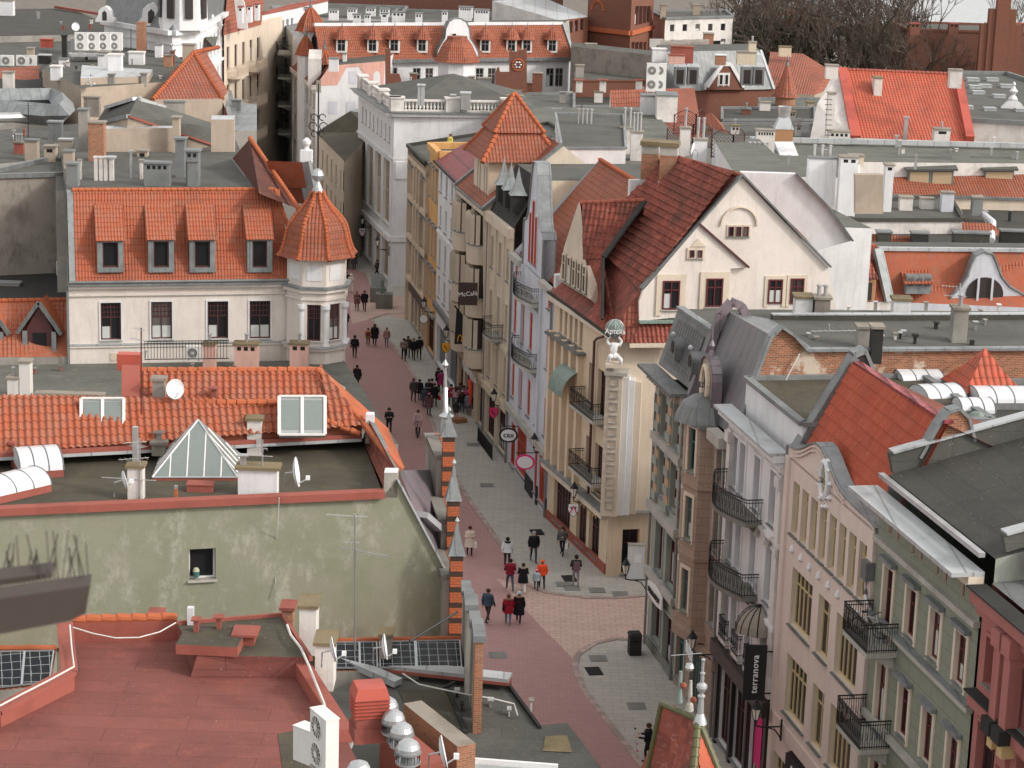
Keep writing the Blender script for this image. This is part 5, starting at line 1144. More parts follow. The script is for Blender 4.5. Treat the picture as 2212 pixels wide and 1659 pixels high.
def fw(b,p0,p1,z,zb,m,wins=(),zt=None,**k):      # wall whose top edge runs p0-p1 (pixels) at height z; window rects in pixels
    A,B=W(*p0,z),W(*p1,z); k.setdefault('rev',.15); k.setdefault('sill',None); k.setdefault('curt',.2)
    b.facade(A,B,zb,zt or z,b.px(A,B,wins),m,**k); return A,B
def grid(x0,x1,nx,w,rows,dy=0,st=None):     # pixel window grid; dy = y shift from x0 to x1
    r=[]
    for i in range(nx):
        t=i/(nx-1) if nx>1 else 0; c=x0+(x1-x0)*t
        for y0,y1 in rows: r.append((c-w/2,y0+dy*t,c+w/2,y1+dy*t)+((st,) if st else ()))
    return r
def TH_(label,base,name='town_house'): return Bld(name,label,base)
# ================= white corner house with onion turret
A=W(148,617,12); B=W(632,611,12)
b=TH_('white corner house with orange tiled mansard, four lean-to dormers and an onion domed turret',A)
wn=[(217,654,262,734),(326,652,372,732),(448,651,493,731),(539,650,584,731)]
b.facade(A,B,0,12,b.px(A,B,wn),'plaster_house',rev=.2,style='grid',frame='wood_brown',sur='plaster_white',sw=.1,sill='zinc_l',tr=.6,curt=1)
for z,h,p,m_ in ((11.3,.12,.15,'plaster_house'),(11.8,.25,.3,'plaster_house'),(12.05,.12,.55,'zinc'),(8.0,.12,.14,'zinc_l'),(7.85,.12,.1,'plaster_house')): b.strip(A,B,0,None,z,z+h,p,m_)
for s in (2.6,): 
    for z in (7.2,6.3): b.strip(A,B,s,s+1.1,z-.25,z+.25,.04,'plaster_cream')
b.gut.tube([wp(A,B,0,12.3,.55),wp(A,B,14.3,12.3,.55)],.1,'cap_gry',6); drain(b,A,B,-.1,6.5,12); b.strip(A,B,-.25,.12,12,12.02,.02,'zinc')
L=(B-A).length; n_=wp(A,B,0,0,1)-wp(A,B,0,0,0); d_=(B-A).normalized()
mz=lambda s,t: wp(A,B,s,12.15+5.7*t,.35-3.0*t)   # mansard surface
b.roof.poly([mz(.05,0),mz(.45,0),mz(.45,1),mz(.05,1)],'zinc'); b.roof.tiles([mz(.45,0),mz(L,0),mz(L-.6,1),mz(.45,1)],'tile_m',.2,.44,.04,.035,5) if mat('tile_m',(.32,.112,.066),'tiles3d',c2=(.37,.08,.033),a=.2,b=.44,rough=.7,stain=.25) else 0
m=MB(); ridge(m,mz(.4,1),mz(L-.9,1),.14); ridge(m,mz(L-.9,1),mz(L+.3,.35),.14); m.build('ridge_tiles',b.o)
b.block([mz(0,1),mz(L-.8,1),mz(L-.8,1)-n_*18,mz(0,1)-n_*18],0,'plaster_gry','felt'); b.wall.poly([wp(A,B,0,0),wp(A,B,0,12.1),mz(0,1),mz(0,1)-n_*18,wp(A,B,0,0,-20)],'plaster_gry')
for (x0,x1,yt) in ((210,267,519),(320,376,517),(409,465,517),(534,588,516)):
    s0=V(A,B,x0,580)[0]; s1=V(A,B,x1,580)[0]; off=-.35
    Ad,Bd=wp(A,B,0,0,.05),wp(A,B,5,0,.05)
    zt=V(Ad,Bd,x0,yt)[1]; zb=V(Ad,Bd,x0,581)[1]; s0,s1=V(Ad,Bd,x0,550)[0],V(Ad,Bd,x1,550)[0]
    dm=MB(); P=lambda s,z,o: wp(Ad,Bd,s,z,o)
    tb=(zt-12.15)/5.7
    # cheeks + frame
    for s in (s0,s1): dm.poly([P(s,zb,0),P(s,zt,0),P(s,17.0,-2.6),P(s,zb+.2,-.7)],'zinc_d')
    do=dm.build('dormer',b.o)
    fr=MB(); wv=s1-s0
    fr.beam(P(s0+.17,zb,.0),P(s0+.17,zt,.0),.2,.34,'zinc',up=d_); fr.beam(P(s1-.17,zb,.0),P(s1-.17,zt,.0),.2,.34,'zinc',up=d_); fr.beam(P(s0,zb-.05,.05),P(s1,zb-.05,.05),.3,.3,'zinc'); fr.beam(P(s0,zt-.06,.0),P(s1,zt-.06,.0),.2,.14,'zinc'); fr.build('frame',do)
    w_=MB(); w_.poly([P(s0+.3,zb+.1,-.1),P(s1-.3,zb+.1,-.1),P(s1-.3,zt-.1,-.1),P(s0+.3,zt-.1,-.1)],'glass_a'); w_.build('pane',do)
    w_=MB()
    for p,q in ((P(s0+.38,zb+.1,-.05),P(s0+.38,zt-.1,-.05)),(P(s1-.38,zb+.1,-.05),P(s1-.38,zt-.1,-.05)),(P(s0+.3,zb+.15,-.05),P(s1-.3,zb+.15,-.05)),(P(s0+.3,zt-.15,-.05),P(s1-.3,zt-.15,-.05))): w_.beam(p,q,.08,.1,'wood_brown')
    w_.build('sash',do)
    r_=MB(); r_.tiles([P(s0-.1,zt-.02,.28),P(s1+.1,zt-.02,.28),P(s1+.1,17.15,-2.45),P(s0-.1,17.15,-2.45)],'tile_or3',.2,.4,.04,.03,5); r_.build('dormer_roof',do)
# turret
C=D(684,640,143.3); C=Vc((C.x,C.y,0)); rad=2.05
oct_=[C+Vc((rad*math.cos(a),rad*math.sin(a),0)) for a in [math.pi/8+math.pi/4*k for k in range(8)]]
for i in (3,4,5,6,7):
    p,q=oct_[i],oct_[(i+1)%8]; Lq=(q-p).length
    ops=[(Lq/2-.45,Lq/2+.45,8.45,10.9)] if i in(5,6) else []
    b.facade(p,q,0,12,ops,'plaster_white' if i in(6,7) and 0 else 'plaster_house',rev=.2,style='grid',frame='wood_brown',tr=.62,curt=.5,sill='zinc_l'); b.facade(p,q,12,14,[],'plaster_house')
    if i in (4,5,6): b.strip(p,q,.3,Lq-.3,12.5,13.5,.04,'plaster_white')
def octring(k,z0,h,m,mb=None):
    (mb or b.trim).prism([C+(p-C)*k+Vc((0,0,z0)) for p in oct_],h,m)
octring(1.18,11.95,.15,'zinc'); octring(1.12,11.7,.25,'plaster_house'); octring(1.06,11.2,.15,'plaster_house'); octring(1.15,8.0,.12,'zinc_l'); octring(1.1,7.8,.2,'plaster_house'); octring(1.1,13.8,.2,'plaster_house'); octring(1.2,14.0,.12,'plaster_house')
for i in (6,7,5):
    m=MB(); p=C+(oct_[i]-C)*1.02+Vc((0,0,8.15)); m.lathe(p,[(.26,0),(.2,.2),(.17,.5),(.17,2.3),(.28,2.5),(.28,2.75)],'plaster_white',12); m.build('column',b.o)
m=MB(); prof=[(2.72,13.95),(2.5,14.2),(2.3,14.7),(2.18,15.2),(2.06,15.7),(1.86,16.15),(1.5,16.6),(1.1,17.0),(.78,17.4),(.52,17.8),(.38,18.2)]
oc=[(math.cos(a),math.sin(a)) for a in [math.pi/8+math.pi/4*k for k in range(8)]]
for i in range(len(prof)-1):
    for k in range(8):
        (r0,z0),(r1,z1)=prof[i],prof[i+1]; a,c=oc[k],oc[(k+1)%8]; k8=r0/2.2*2.05
        m.poly([C+Vc((a[0]*r0,a[1]*r0,z0)),C+Vc((c[0]*r0,c[1]*r0,z0)),C+Vc((c[0]*r1,c[1]*r1,z1)),C+Vc((a[0]*r1,a[1]*r1,z1))],'tile_scale' if 'tile_scale' in MT else 'tile_or')
td=m.build('onion_dome',b.o); m=MB()
for k in range(8):
    for i in range(len(prof)-1):
        for h in (0,.5):
            f=lambda t:C+Vc((oc[k][0]*(prof[i][0]+(prof[i+1][0]-prof[i][0])*t),oc[k][1]*(prof[i][0]+(prof[i+1][0]-prof[i][0])*t),prof[i][1]+(prof[i+1][1]-prof[i][1])*t))
            m.tube([f(h),f(h+.46)],[.14,.11],'ridge',6)
m.build('hip_tiles',td); m=MB(); m.lathe(C+Vc((0,0,18.1)),[(.42,0),(.2,.5),(.1,.7)],'zinc_l',10); m.lathe(C+Vc((0,0,18.75)),[(.05,0),(.34,.2),(.42,.45),(.3,.75),(.05,.9)],'sil',14); m.tube([C+Vc((0,0,19.4)),C+Vc((0,0,25.2))],.05,'iron',6)
for z,r in ((23.0,.55),(22.4,.7),(21.9,.5)):
    for s in (-1,1):
        c=C+Vc((s*r*.5,0,z)); m.tube([c+Vc((r*.38*math.cos(a),0,r*.38*math.sin(a))) for a in [2*math.pi*k/10 for k in range(9)]],.035,'iron',4)
m.box(C+Vc((0,0,24.6)),(.3,.06,.8),'cap'); m.build('weather_vane',td)
# back wing roofs
b.roof.tiles([W(600,404,17.4),W(662,406,17.4),W(652,350,19.4),W(575,348,19.4)],'tile_m',.22,.42,.04,.03,5); b.roof.tiles([W(606,438,15.6),W(672,440,15.6),W(665,407,17.1),W(598,405,17.1)],'tile_m',.22,.42,.04,.03,5)
b.wall.beam(W(657,350,19.0),W(676,445,16.),.5,.9,'zinc'); 
b.roof.poly([W(502,342,17.9),W(540,299,20.2),W(645,452,16.6),W(560,418,17.9)],'tile_dark'); m=MB(); ridge(m,W(540,298,20.3),W(648,455,16.8),.16); m.build('ridge_tiles',b.o)
m=MB(); c=W(662,352,18.8); m.box(c,(.8,.8,.9),'plaster_white'); m.lathe(c+Vc((0,0,.9)),[(.25,0),(.15,.2),(.3,.45),(.3,.65),(.1,.85)],'plaster_white',12); m.build('ball_finial',b.o)
b.done()
# terrace in front with railing, AC; grey roof
b=TH_('low wide grey felt roof between the orange ridges and the white corner house',W(300,830,7))
b.block([(-80,960,6.9),(860,960,6.9),(742,777,6.9),(-80,790,6.9)],0,'plaster_gry','felt_gn')
b.chim(451,742,800,27,6.9,.9,'plaster_chpink','cap_moss',pots=1); b.chim(531,742,800,52,6.9,.9,'plaster_chpink','cap_moss',slots=3,pots=1,capo=.1); b.chim(645,741,800,40,6.9,.9,'plaster_chpink','cap_moss',slots=2,pots=1)
b.chim(54,780+0,862,24,6.9,.8,'plaster_w','cap',pots=0); b.chim(28,815,862,24,6.9,.8,'plaster_w','cap',pots=1); b.chim(150,850,868,150,6.9,.6,'plaster_w','cap',slots=9)
m=MB()
for i in range(27): p=D(313+i*6.8,777-.15*i*.5,137); m.beam(p,p+Vc((0,0,1.2)),.03,.03,'iron')
for h in (0.02,1.2,1.05): m.beam(D(313,777,137)+Vc((0,0,h)),D(494,775,137)+Vc((0,0,h)),.05,.05,'iron')
m.beam(D(313,777,137),D(316,757,141),.04,.04,'iron'); m.build('terrace_railing',b.o)
b.done()
acunit(D(419,778,138.5),.05,(.95,.4,.8),1,'white air conditioner behind the wavy terrace railing')
# left tiled roof with pointed dormer
b=TH_('orange tiled roof with a triangular wooden dormer at the left edge',W(75,770,7))
e0,e1=W(-40,772,7.2),W(150,771,7.2); r1,r0=W(148,647,10.4),W(-40,650,10.4)
b.roof.tiles([e0,e1,r1,r0],'tile_or3',.27,.36,.06,.035); b.curtain([e0,e1,e1+Vc((0,8,0)),e0+Vc((0,8,0))],0,'plaster_gry')
m=MB(); ridge(m,r0,r1,.15); m.build('ridge_tiles',b.o)
b.roof.poly([r0,r1,W(150,545,10.3),W(-40,560,10.3)],'bitumen'); b.curtain([r0,r1,W(150,545,10.3)],0,'plaster_dk',False)
for x in (92,-20):
    m=MB(); c=D(x,748,141.2); m.box(c,(1.7,1.6,1.35),'wood_brown'); m.poly([c+Vc((-.85,-.8,1.35)),c+Vc((.85,-.8,1.35)),c+Vc((0,-.8,2.9))],'wood_brown'); do=m.build('dormer',b.o)
    m=MB()
    for s in (-1,1):
        m.beam(c+Vc((s*1.45,-.95,1.05)),c+Vc((0,-.95,3.15)),.2,.25,'zinc_d'); m.poly([c+Vc((s*1.45,-1,1.05)),c+Vc((0,-1,3.15)),c+Vc((0,1.6,3.15)),c+Vc((s*1.45,1.0,1.05))],'ridge'); m.beam(c+Vc((s*.95,-.85,-.2)),c+Vc((s*.95,-.85,1.2)),.25,.3,'zinc',up=Vc((1,0,0)))
    m.beam(c+Vc((-1.1,-.85,-.2)),c+Vc((1.1,-.85,-.2)),.3,.25,'zinc'); m.build('dormer_roof',do); m=MB(); m.poly([c+Vc((-.45,-.83,.15)),c+Vc((.45,-.83,.15)),c+Vc((.45,-.83,1.1)),c+Vc((-.45,-.83,1.1))],'glass_a'); m.build('pane',do)
b.chim(30,540,585,74,10.3,.7,'plaster_gry','cap_gry'); b.chim(12,610,620,60,10.3,.7,'plaster_gry','cap_gry')
b.done()
acunit(D(137,597,150),.1,(.9,.4,.9),1,'white wall air conditioner with trailing cables by the zinc verge')
b=TH_('stained brown windowless wall with a dark flat roof at the left edge',W(60,550,11))
A,B=fw(b,(-60,386),(133,381),17.2,0,'plaster_dk'); b.block([A,B,B+Vc((3,9,0)),A+Vc((3,9,0))],0,'plaster_dk','felt',.3,'zinc_d',.35); drain(b,A,B,(B-A).length-.2,9,17.,'galv')
b.done()
# ================= sea of grey roofs, left
b=TH_('grey felt roof with dark ventilation chimneys behind the white corner house',W(350,400,17.3))
b.block([(120,412,17.3),(560,412,17.3),(508,300,17.3),(120,345,17.3)],0,'plaster_gry','felt')
b.chim(389,298,398,20,17.4,.8,'cap_gry','cap_gry',capo=.12); b.chim(415,324,417,28,17.4,1.,'cap_gry','cap_gry',slots=2,capo=.12); b.chim(416,346,418,22,17.4,.5,'cap_gry','cap_gry'); b.chim(339,350,417,55,17.4,.8,'cap_gry','cap_gry',slots=4,capo=.1); b.chim(156,352,418,24,17.4,.8,'cap_gry','cap_gry')
for x in (207,218,228): b.chim(x,338,405,7,17.4,.3,'plaster_w','plaster_w',capo=.04,name='flue'); 
b.chim(241,338,405,9,17.4,.3,'plaster_w','zinc_l',capo=.15,name='flue'); b.chim(172,344,402,8,17.4,.3,'plaster_w','cap',capo=.03,name='flue'); b.chim(305,345,402,6,17.4,.3,'plaster_w','cap',name='flue'); b.chim(283,325,400,5,17.4,.15,'galv','galv',name='flue_pipe')
b.chim(478,404,413,42,17.4,1.,'zinc_l','glass_sky',name='skylight'); b.chim(307,324,352,22,17.4,.8,'plaster_tan','cap',slots=1); b.chim(208,263,362,34,17.4,.9,'brick','cap',capo=.08); b.chim(346,315,323,10,17.4,.5,'plaster_white','plaster_white')
b.wall.prism([W(226,345,17.2),W(375,343,17.2),W(376,338,17.2),W(227,338,17.2)],2.3,'plaster_tan','zinc_l'); b.chim(380,252,343,15,17.4,.8,'plaster_tan','cap',capo=.1)
b.chim(250,345,351,20,17.4,.5,'stone','zinc_l',name='vent_box'); b.wall.prism([W(456,345,17.2),W(505,345,17.2),W(508,335,17.2),W(457,335,17.2)],3.,'plaster_tan','zinc_l')
b.block([(90,345,16.6),(226,340,16.6),(230,262,16.6),(-60,285,16.6),(-60,360,16.6)],0,'plaster_gry','felt')
b.chim(67,302,345,27,16.7,.9,'plaster_tan','cap_gry'); b.chim(108,315,365,25,16.7,.9,'plaster_tan','cap',slots=1); b.chim(142,300,342,28,16.7,.6,'cap','galv'); b.chim(40,306,330,20,16.7,.5,'redpaint','cap',pots=3); b.chim(148,325,400,20,16.7,.8,'plaster_tan','cap_gry')
b.chim(180,235,322,20,17.2,.9,'plaster_gry','cap_gry'); b.chim(118,262,300,30,16.7,.8,'zinc_d','zinc',name='vent_box')
b.done()
b=TH_('shallow grey gabled roof over a tan gable wall',W(300,300,18))
ga,gl,gr=W(277,251,20.4),W(206,268,18.9),W(462,314,17.4)
b.wall.poly([gl,Vc((gl.x,gl.y,0)),Vc((gr.x,gr.y,0)),gr,ga],'plaster_tan'); b.roof.poly([ga,gr,W(512,283,18.2),W(296,213,21)],'felt'); b.roof.poly([ga,gl,W(228,232,19.6),W(296,213,21)],'felt_d'); b.trim.beam(ga,gl,.3,.3,'zinc'); b.trim.beam(ga,gr,.3,.15,'redpaint'); b.trim.beam(W(296,213,21),W(352,232,20.2),.8,.3,'zinc_l'); b.trim.beam(W(296,213,21),W(234,232,19.9),.8,.25,'zinc_l')
b.chim(376,218,262,44,18.9,.5,'plaster_gry','cap_gry',rz=.2); b.chim(198,208,246,34,18.2,.5,'plaster_dk','cap',rz=-.1); b.chim(295,272,296,32,17.6,.7,'acwhite','galv',name='vent_box')
b.done()
b=TH_('orange pyramid tiled roof over grey roofs in the upper left',W(420,215,17))
pa=D(419,113,206); fl,fr=W(330,215,17.6),W(480,213,17.6); rr=W(497,196,18.0); 
b.roof.poly([fl,fr,pa],'tile_far'); rb=W(493,197,17.6); pb=pa+Vc((.6,3,0)); b.roof.poly([fr,rb,pb,pa],'tile_far'); b.roof.poly([rb,rb+Vc((-8,8,0)),pb],'tile_far'); b.roof.poly([fl,rb+Vc((-8,8,0)),pb,pa],'tile_far'); b.curtain([fl,fr,rb,rb+Vc((-8,8,0))],15,'plaster_tan'); m=MB(); ridge(m,fl,pa,.2); ridge(m,fr,pa,.2); ridge(m,pa,pa+Vc((1.5,6,0)),.2); m.build('ridge_tiles',b.o)
b.roof.poly([W(386,216,17.4),W(480,215,17.4),W(500,280,15.3),W(460,250,15.5),W(420,236,16)],'tile_far'); b.roof.beam(W(486,215,17),W(501,268,15.4),.4,.25,'zinc')
b.chim(363,118,158,18,18,1.,'brick','cap'); b.chim(372,108,135,9,19,.6,'brick_red','cap')
b.roof.poly([W(498,220,15.2),W(555,225,15.2),W(555,282,15.2),W(503,282,15.2)],'zinc'); b.roof.poly([W(478,195,16),W(500,195,16),W(520,280,15.1),W(500,285,15.1)],'zinc_d'); b.chim(510,215,235,20,15.4,.7,'zinc','zinc'); b.curtain([W(498,220,15.2),W(555,225,15.2),W(555,282,15.2),W(503,282,15.2)],0,'plaster_gry')
b.done()
b=TH_('large dark felt roofs with white chimneys above a long tan parapet',W(250,180,18))
b.block([(175,190,18.6),(368,176,18.6),(420,150,18.6),(370,112,18.6),(160,92,18.6),(92,150,18.6)],0,'plaster_tan','felt')
b.wall.prism([W(175,232,16.6),W(322,226,16.6),W(330,210,16.6),W(178,200,16.6)],2.6,'plaster_tan','zinc_l'); b.roof.poly([W(92,150,18.62),W(176,190,18.62),W(176,225,16.6),W(90,165,17.6)],'plaster_w')
for x,yt,yb,w in ((248,117,167,28),(294,112,140,32),(218,118,145,13),(136,126,142,18),(120,142,168,22),(342,95,124,15),(186,115,123,18)): b.chim(x,yt,yb,w,18.6,1.,'plaster_white','cap_gry' if w<20 else 'plaster_w')
for x,yt,yb in ((240,160,182),(310,158,180)): b.chim(x,yt,yb,12,18.6,.6,'plaster_gry','cap')
b.chim(139,76,140,10,18.6,.5,'bitumen','bitumen',name='flue'); b.chim(157,82,128,6,18.6,.3,'galv','galv',name='flue'); b.chim(172,88,118,5,18.6,.3,'galv','galv',name='flue')
b.roof.beam(W(150,118,19.3),W(268,118,19.3),1.6,.25,'galv')
b.done()
for i in range(4):
    acunit(W(177+i*24.5,113,19.4)+Vc((0,0,.1)),0,(2.1*.62,.6,1.7),2,['leftmost of the four tall white rooftop air conditioners in a row','second from left of the four tall white rooftop air conditioners','third from left of the four tall white rooftop air conditioners','rightmost of the four tall white rooftop air conditioners in a row'][i],'air conditioners in a row on the upper left roof')
for i,x in enumerate((16,50,65)): acunit(W(x,144,17.2),0,(1.3,.5,1.),1,['small white air conditioner at the far left edge of the roofs','small white air conditioner left of its twin under the roof ridge','small white air conditioner right of its twin under the roof ridge'][i],'small air conditioners on the far left roof')
b=TH_('tangle of dark roofs with an orange strip at the upper left edge',W(60,160,17))
b.block([(-60,150,17),(95,150,17),(90,165,17),(130,230,17),(-60,240,17)],0,'plaster_gry','bitumen'); b.roof.poly([W(-60,150,17.4),W(85,142,17.4),W(85,178,16.9),W(-60,170,16.9)],'tile_far')
b.chim(65,103,133,14,17.2,.8,'plaster_tan','cap'); b.chim(95,118,140,24,17.2,.9,'bitumen','zinc_l'); b.chim(17,155,200,22,17.1,.9,'plaster_w','cap'); b.block([(-60,150,17.3),(160,150,17.3),(170,85,17.3),(-60,95,17.3)],0,'plaster_gry','felt')
b.done()
m=MB(); m.tube([W(-30,215,17.5),W(112,213,17.5),W(134,222,17.5),W(138,238,17.4),W(128,248,17.4),W(104,248,17.3),W(-30,236,17.3)],[.95]*7,'zinc',4); m.tube([W(-30,255,17.),W(80,252,17.),W(100,246,17.2),W(108,238,17.3)],.45,'galv',10); obj1('ventilation_duct',m,'huge silver ventilation duct bending back on itself at the left edge','duct')
b=TH_('dark flat roof with a small orange hatch in the top left corner',W(80,60,18))
b.block([(-60,80,18),(285,72,18),(150,18,18),(-60,20,18)],0,'plaster_gry','felt_d'); b.trim.beam(W(120,15,18.3),W(290,42,18.3),.4,.3,'redpaint'); b.chim(100,84,98,25,18,.8,'redmetal','redmetal'); b.chim(305,15,52,15,18.2,1,'plaster_white','cap'); b.chim(304,48,122,18,18.2,1.1,'brick','brick',capo=.02); b.chim(14,0,34,28,18,1.2,'plaster_white','cap')
b.chim(200,112,150,26,17.6,1,'plaster_white','cap',slots=2); b.chim(224,112,172,24,17.4,1,'plaster_white','cap'); b.wall.poly([W(325,122,0),W(325,62,19.6),W(402,40,21),W(465,105,18.5),W(465,105,0)],'plaster_tan'); b.roof.poly([W(325,62,19.6),W(402,40,21),W(392,20,21.2),W(320,45,19.7)],'felt_d'); b.roof.poly([W(402,40,21),W(465,105,18.6),W(470,80,18.6),W(400,22,21)],'felt')
b.chim(407,95+0,142,26,18.4,1.,'plaster_tan','cap')
b.done()
# ================= big white palace at the top
b=TH_('large ornate white corner building with grey mansard and arched dormers at the top left',W(380,110,10))
A,B=fw(b,(225,42),(372,66),21,0,'plaster_white',[(255,50,262,58)]+grid(240,350,4,12,[(118,146)],8),style='cross')
A2,B2=fw(b,(372,66),(420,62),21,0,'plaster_white',[(384,84+40,402,150)]); A3,B3=W(420,62,21),W(488,22,21); b.facade(A3,B3,0,21,cols((B3-A3).to_2d().length,9,1.0,[(16.9,19.2),(12.4,15.2),(8.4,11),(4.4,7)]),'plaster_white',rev=.25,sill='plaster_w',frame='wood_gry')
for a_,c_ in ((A,B),(A2,B2),(A3,B3)):
    b.strip(a_,c_,0,None,20.5,21.,.5,'plaster_white'); b.strip(a_,c_,0,None,19.5,19.65,.15,'plaster_white'); b.strip(a_,c_,0,None,15.7,15.95,.3,'plaster_white')
    b.roof.poly([a_,c_,c_+Vc((0,4,6)),a_+Vc((0,4,6))],'zinc_d')
for x,y,w in ((327,38,58),(226,30,40),(445,20,26)):
    c=W(x,y+18,21.1); m=MB(); wm=w*c.y/F; g=[(-.5,0),(-.5,.12),(-.36,.3),(-.3,.62),(-.15,.78),(0,.84),(.15,.78),(.3,.62),(.36,.3),(.5,.12),(.5,0)]
    m.prism([c+Vc((u*wm,0,v*wm)) for u,v in g],Vc((0,1.5,0)),'plaster_white'); do=m.build('arched_dormer',b.o); m=MB(); m.poly([c+Vc((u*wm,-.03,v*wm)) for u,v in ((-.12,.1),(.12,.1),(.12,.5),(0,.62),(-.12,.5))],'glass_b'); m.build('pane',do)
c=W(396,62,21); m=MB()
for k in range(8):
    a0,a1=math.pi/4*k,math.pi/4*(k+1); m.poly([c+Vc((2.6*math.cos(a0),2.6*math.sin(a0),0)),c+Vc((2.6*math.cos(a1),2.6*math.sin(a1),0)),c+Vc((2.4*math.cos(a1),2.4*math.sin(a1),5)),c+Vc((2.4*math.cos(a0),2.4*math.sin(a0),5))],'plaster_white')
t=m.build('corner_turret',b.o); m=MB()
for k in range(5): a0=math.pi+math.pi/4*(k+.5)-math.pi/4; p=c+Vc((2.45*math.cos(a0),2.45*math.sin(a0),1.2)); m.box(p,(.8,.3,2.6),'glass_b',a0+math.pi/2)
m.build('pane',t); b.done()
b=TH_('beige tenement with orange mansard and stacked balconies at the top',W(520,200,8))
A,B=W(484,75,18.5),W(566,52,18.5); b.facade(A,B,0,18.5,cols((B-A).to_2d().length,5,1.2,[(14.4,17),(10,12.6),(5.6,8.2),(1.5,4)]),'plaster_cream',rev=.25,frame='wood_brown',sill='stone')
for s in (.08,.6):
    for z in (13.5,9.3,5.2): b.balcony(A,B,(B-A).length*s,(B-A).length*(s+.3),z,1.2,1.1,'plaster_cream','plaster_cream',gap=.1)
b.roof.poly([A-Vc((0,.8,0)),B-Vc((0,.8,0)),B+Vc((0,4,5.5)),A+Vc((0,4,5.5))],'tile_far'); b.curtain([A,B,B+Vc((1,14,0)),A+Vc((0,14,0))],0,'plaster_cream')
for x,y in ((519,28),(538,26),(554,22)): b.chim(x,y-14,y+18,9,20.5,1.5,'plaster_white','redpaint',name='dormer',slots=1)
c=W(500,60,18.8); m=MB(); m.prism([c+Vc((-2,-.8,0)),c+Vc((2,-.8,0)),c+Vc((1.6,-.8,3)),c+Vc((0,-.8,6)),c+Vc((-1.6,-.8,3))],Vc((0,.5,0)),'plaster_white'); m.build('gable',b.o)
b.done()
b=TH_('tall white tenement with grey string courses at the top of the street',W(590,230,6))
A,B=W(566,32,19),W(636,18,19); b.facade(A,B,0,19,cols((B-A).to_2d().length,7,1.,[(15.6,17.8),(11.6,13.8),(7.8,10),(3.5,6)]),'plaster_white',rev=.25,frame='wood_gry',sill='stone'); b.block([A,B,B+Vc((3,16,0)),A+Vc((2,16,0))],0,'plaster_white','felt',.3,'redpaint',.3)
for z in (14.6,10.8,7.): b.strip(A,B,0,None,z,z+.2,.2,'plaster_w')
b.done()
# right side of that far street (black balconies stacked)
b=TH_('dark ornate facade with stacked black iron balconies in the narrow far street',W(610,330,4))
A,B=Vc((-28.4,274,0)),Vc((-37,325,0))
b.facade(A,B,0,17,cols((B-A).length,7,1.6,[(2,5),(7,9.5),(11,13.5),(15,17.5)]),'plaster_gry',rev=.3,frame='wood_brown')
for z in (4.5,8,11.5,14.5): b.balcony(A,B,3,8,z,1.6,1.1,gap=.2); b.balcony(A,B,14,20,z,1.6,1.1,gap=.2)
b.block([A+Vc((0,0,17)),B+Vc((0,0,17)),B+Vc((5,0,17)),A+Vc((2.6,-.3,17))],0,'plaster_w','zinc_d')
b.facade(Vc((-28.4,273.8,0)),Vc((-25.8,273.5,0)),0,17,[(.9,1.8,4,8,'none'),(.9,1.8,10.5,13.5,'none')],'plaster_w')
b.done()
# ================= mural house with onion towers
b=TH_('white house with a pink painted mural and small red tiled towers',W(700,300,8))
A,B=D(682,186,254),D(828,184,256); zz=A.z; A.z=B.z=0; b.facade(A,B,0,zz,[],'plaster_white'); A.z=B.z=zz; zt=V(A,B,700,133)[1]; q=lambda x,y,o=0:(lambda s:wp(A,B,s[0],s[1],o))(V(A,B,x,y))
b.wall.poly([A,B,q(832,132),q(712,142)],'plaster_white'); mur=MB(); mur.poly([q(683,185,.03),q(712,142,.03),q(832,132,.03),q(828,184,.03),q(802,183,.03),q(775,144,.03),q(748,146,.03),q(728,184,.03)],'plaster_salmon')
mur.poly([q(806,184,.05),q(806,160,.05),q(811,154,.05),q(817,154,.05),q(821,160,.05),q(821,184,.05)],'plaster_white')
for x0,y0,x1,y1 in ((754,154,770,181),(709,219,728,246),(748,219,768,244)): mur.poly([q(x0,y1,.04),q(x1,y1,.04),q(x1,y0,.04),q(x0,y0,.04)],'plaster_lil')
mur.build('mural',b.o); b.roof.poly([q(712,142),q(832,132),q(832,132)+Vc((1,12,.5)),q(712,142)+Vc((-2,12,.5))],'felt'); b.wall.poly([B,q(832,132),q(832,132)+Vc((1,12,.5)),B+Vc((1,12,0)),Vc((B.x+1,B.y+12,0)),Vc((B.x,B.y,0))],'plaster_white')
A1=Vc((A.x,A.y,0)); B1=A1+Vc((-4.6,20,0))
b.facade(A1,B1,0,zz,cols(20,7,.9,[(1,3.6),(4.5,6.6),(7.6,9.6),(10.4,12)]),'plaster_pink' if 0 else 'plaster_w',rev=.25,frame='wood_brown',curt=.1,sill='stone'); b.strip(A1,B1,0,None,zz-.4,zz+.1,.5,'plaster_w')
b.roof.poly([wp(A1,B1,0,zz+.1,.4),wp(A1,B1,20,zz+.1,.4),wp(A1,B1,20,zz+3,-3),q(712,142)],'tile_dull')
for x,y,w in ((720,142,20),(744,132,8),(795,122,15),(810,118,14)): b.chim(x,y-17,y+8,w,zz+2.2,.9,'plaster_white','cap_gry')
c=wp(A1,B1,2.2,zz,.3); m=MB(); m.prism([c+Vc((-.2,-1.2,0)),c+Vc((-.2,1.2,0)),c+Vc((-.2,1.,3)),c+Vc((-.2,0,4)),c+Vc((-.2,-1,3))],Vc((1.5,0,0)),'plaster_w','zinc'); m.build('dormer',b.o)
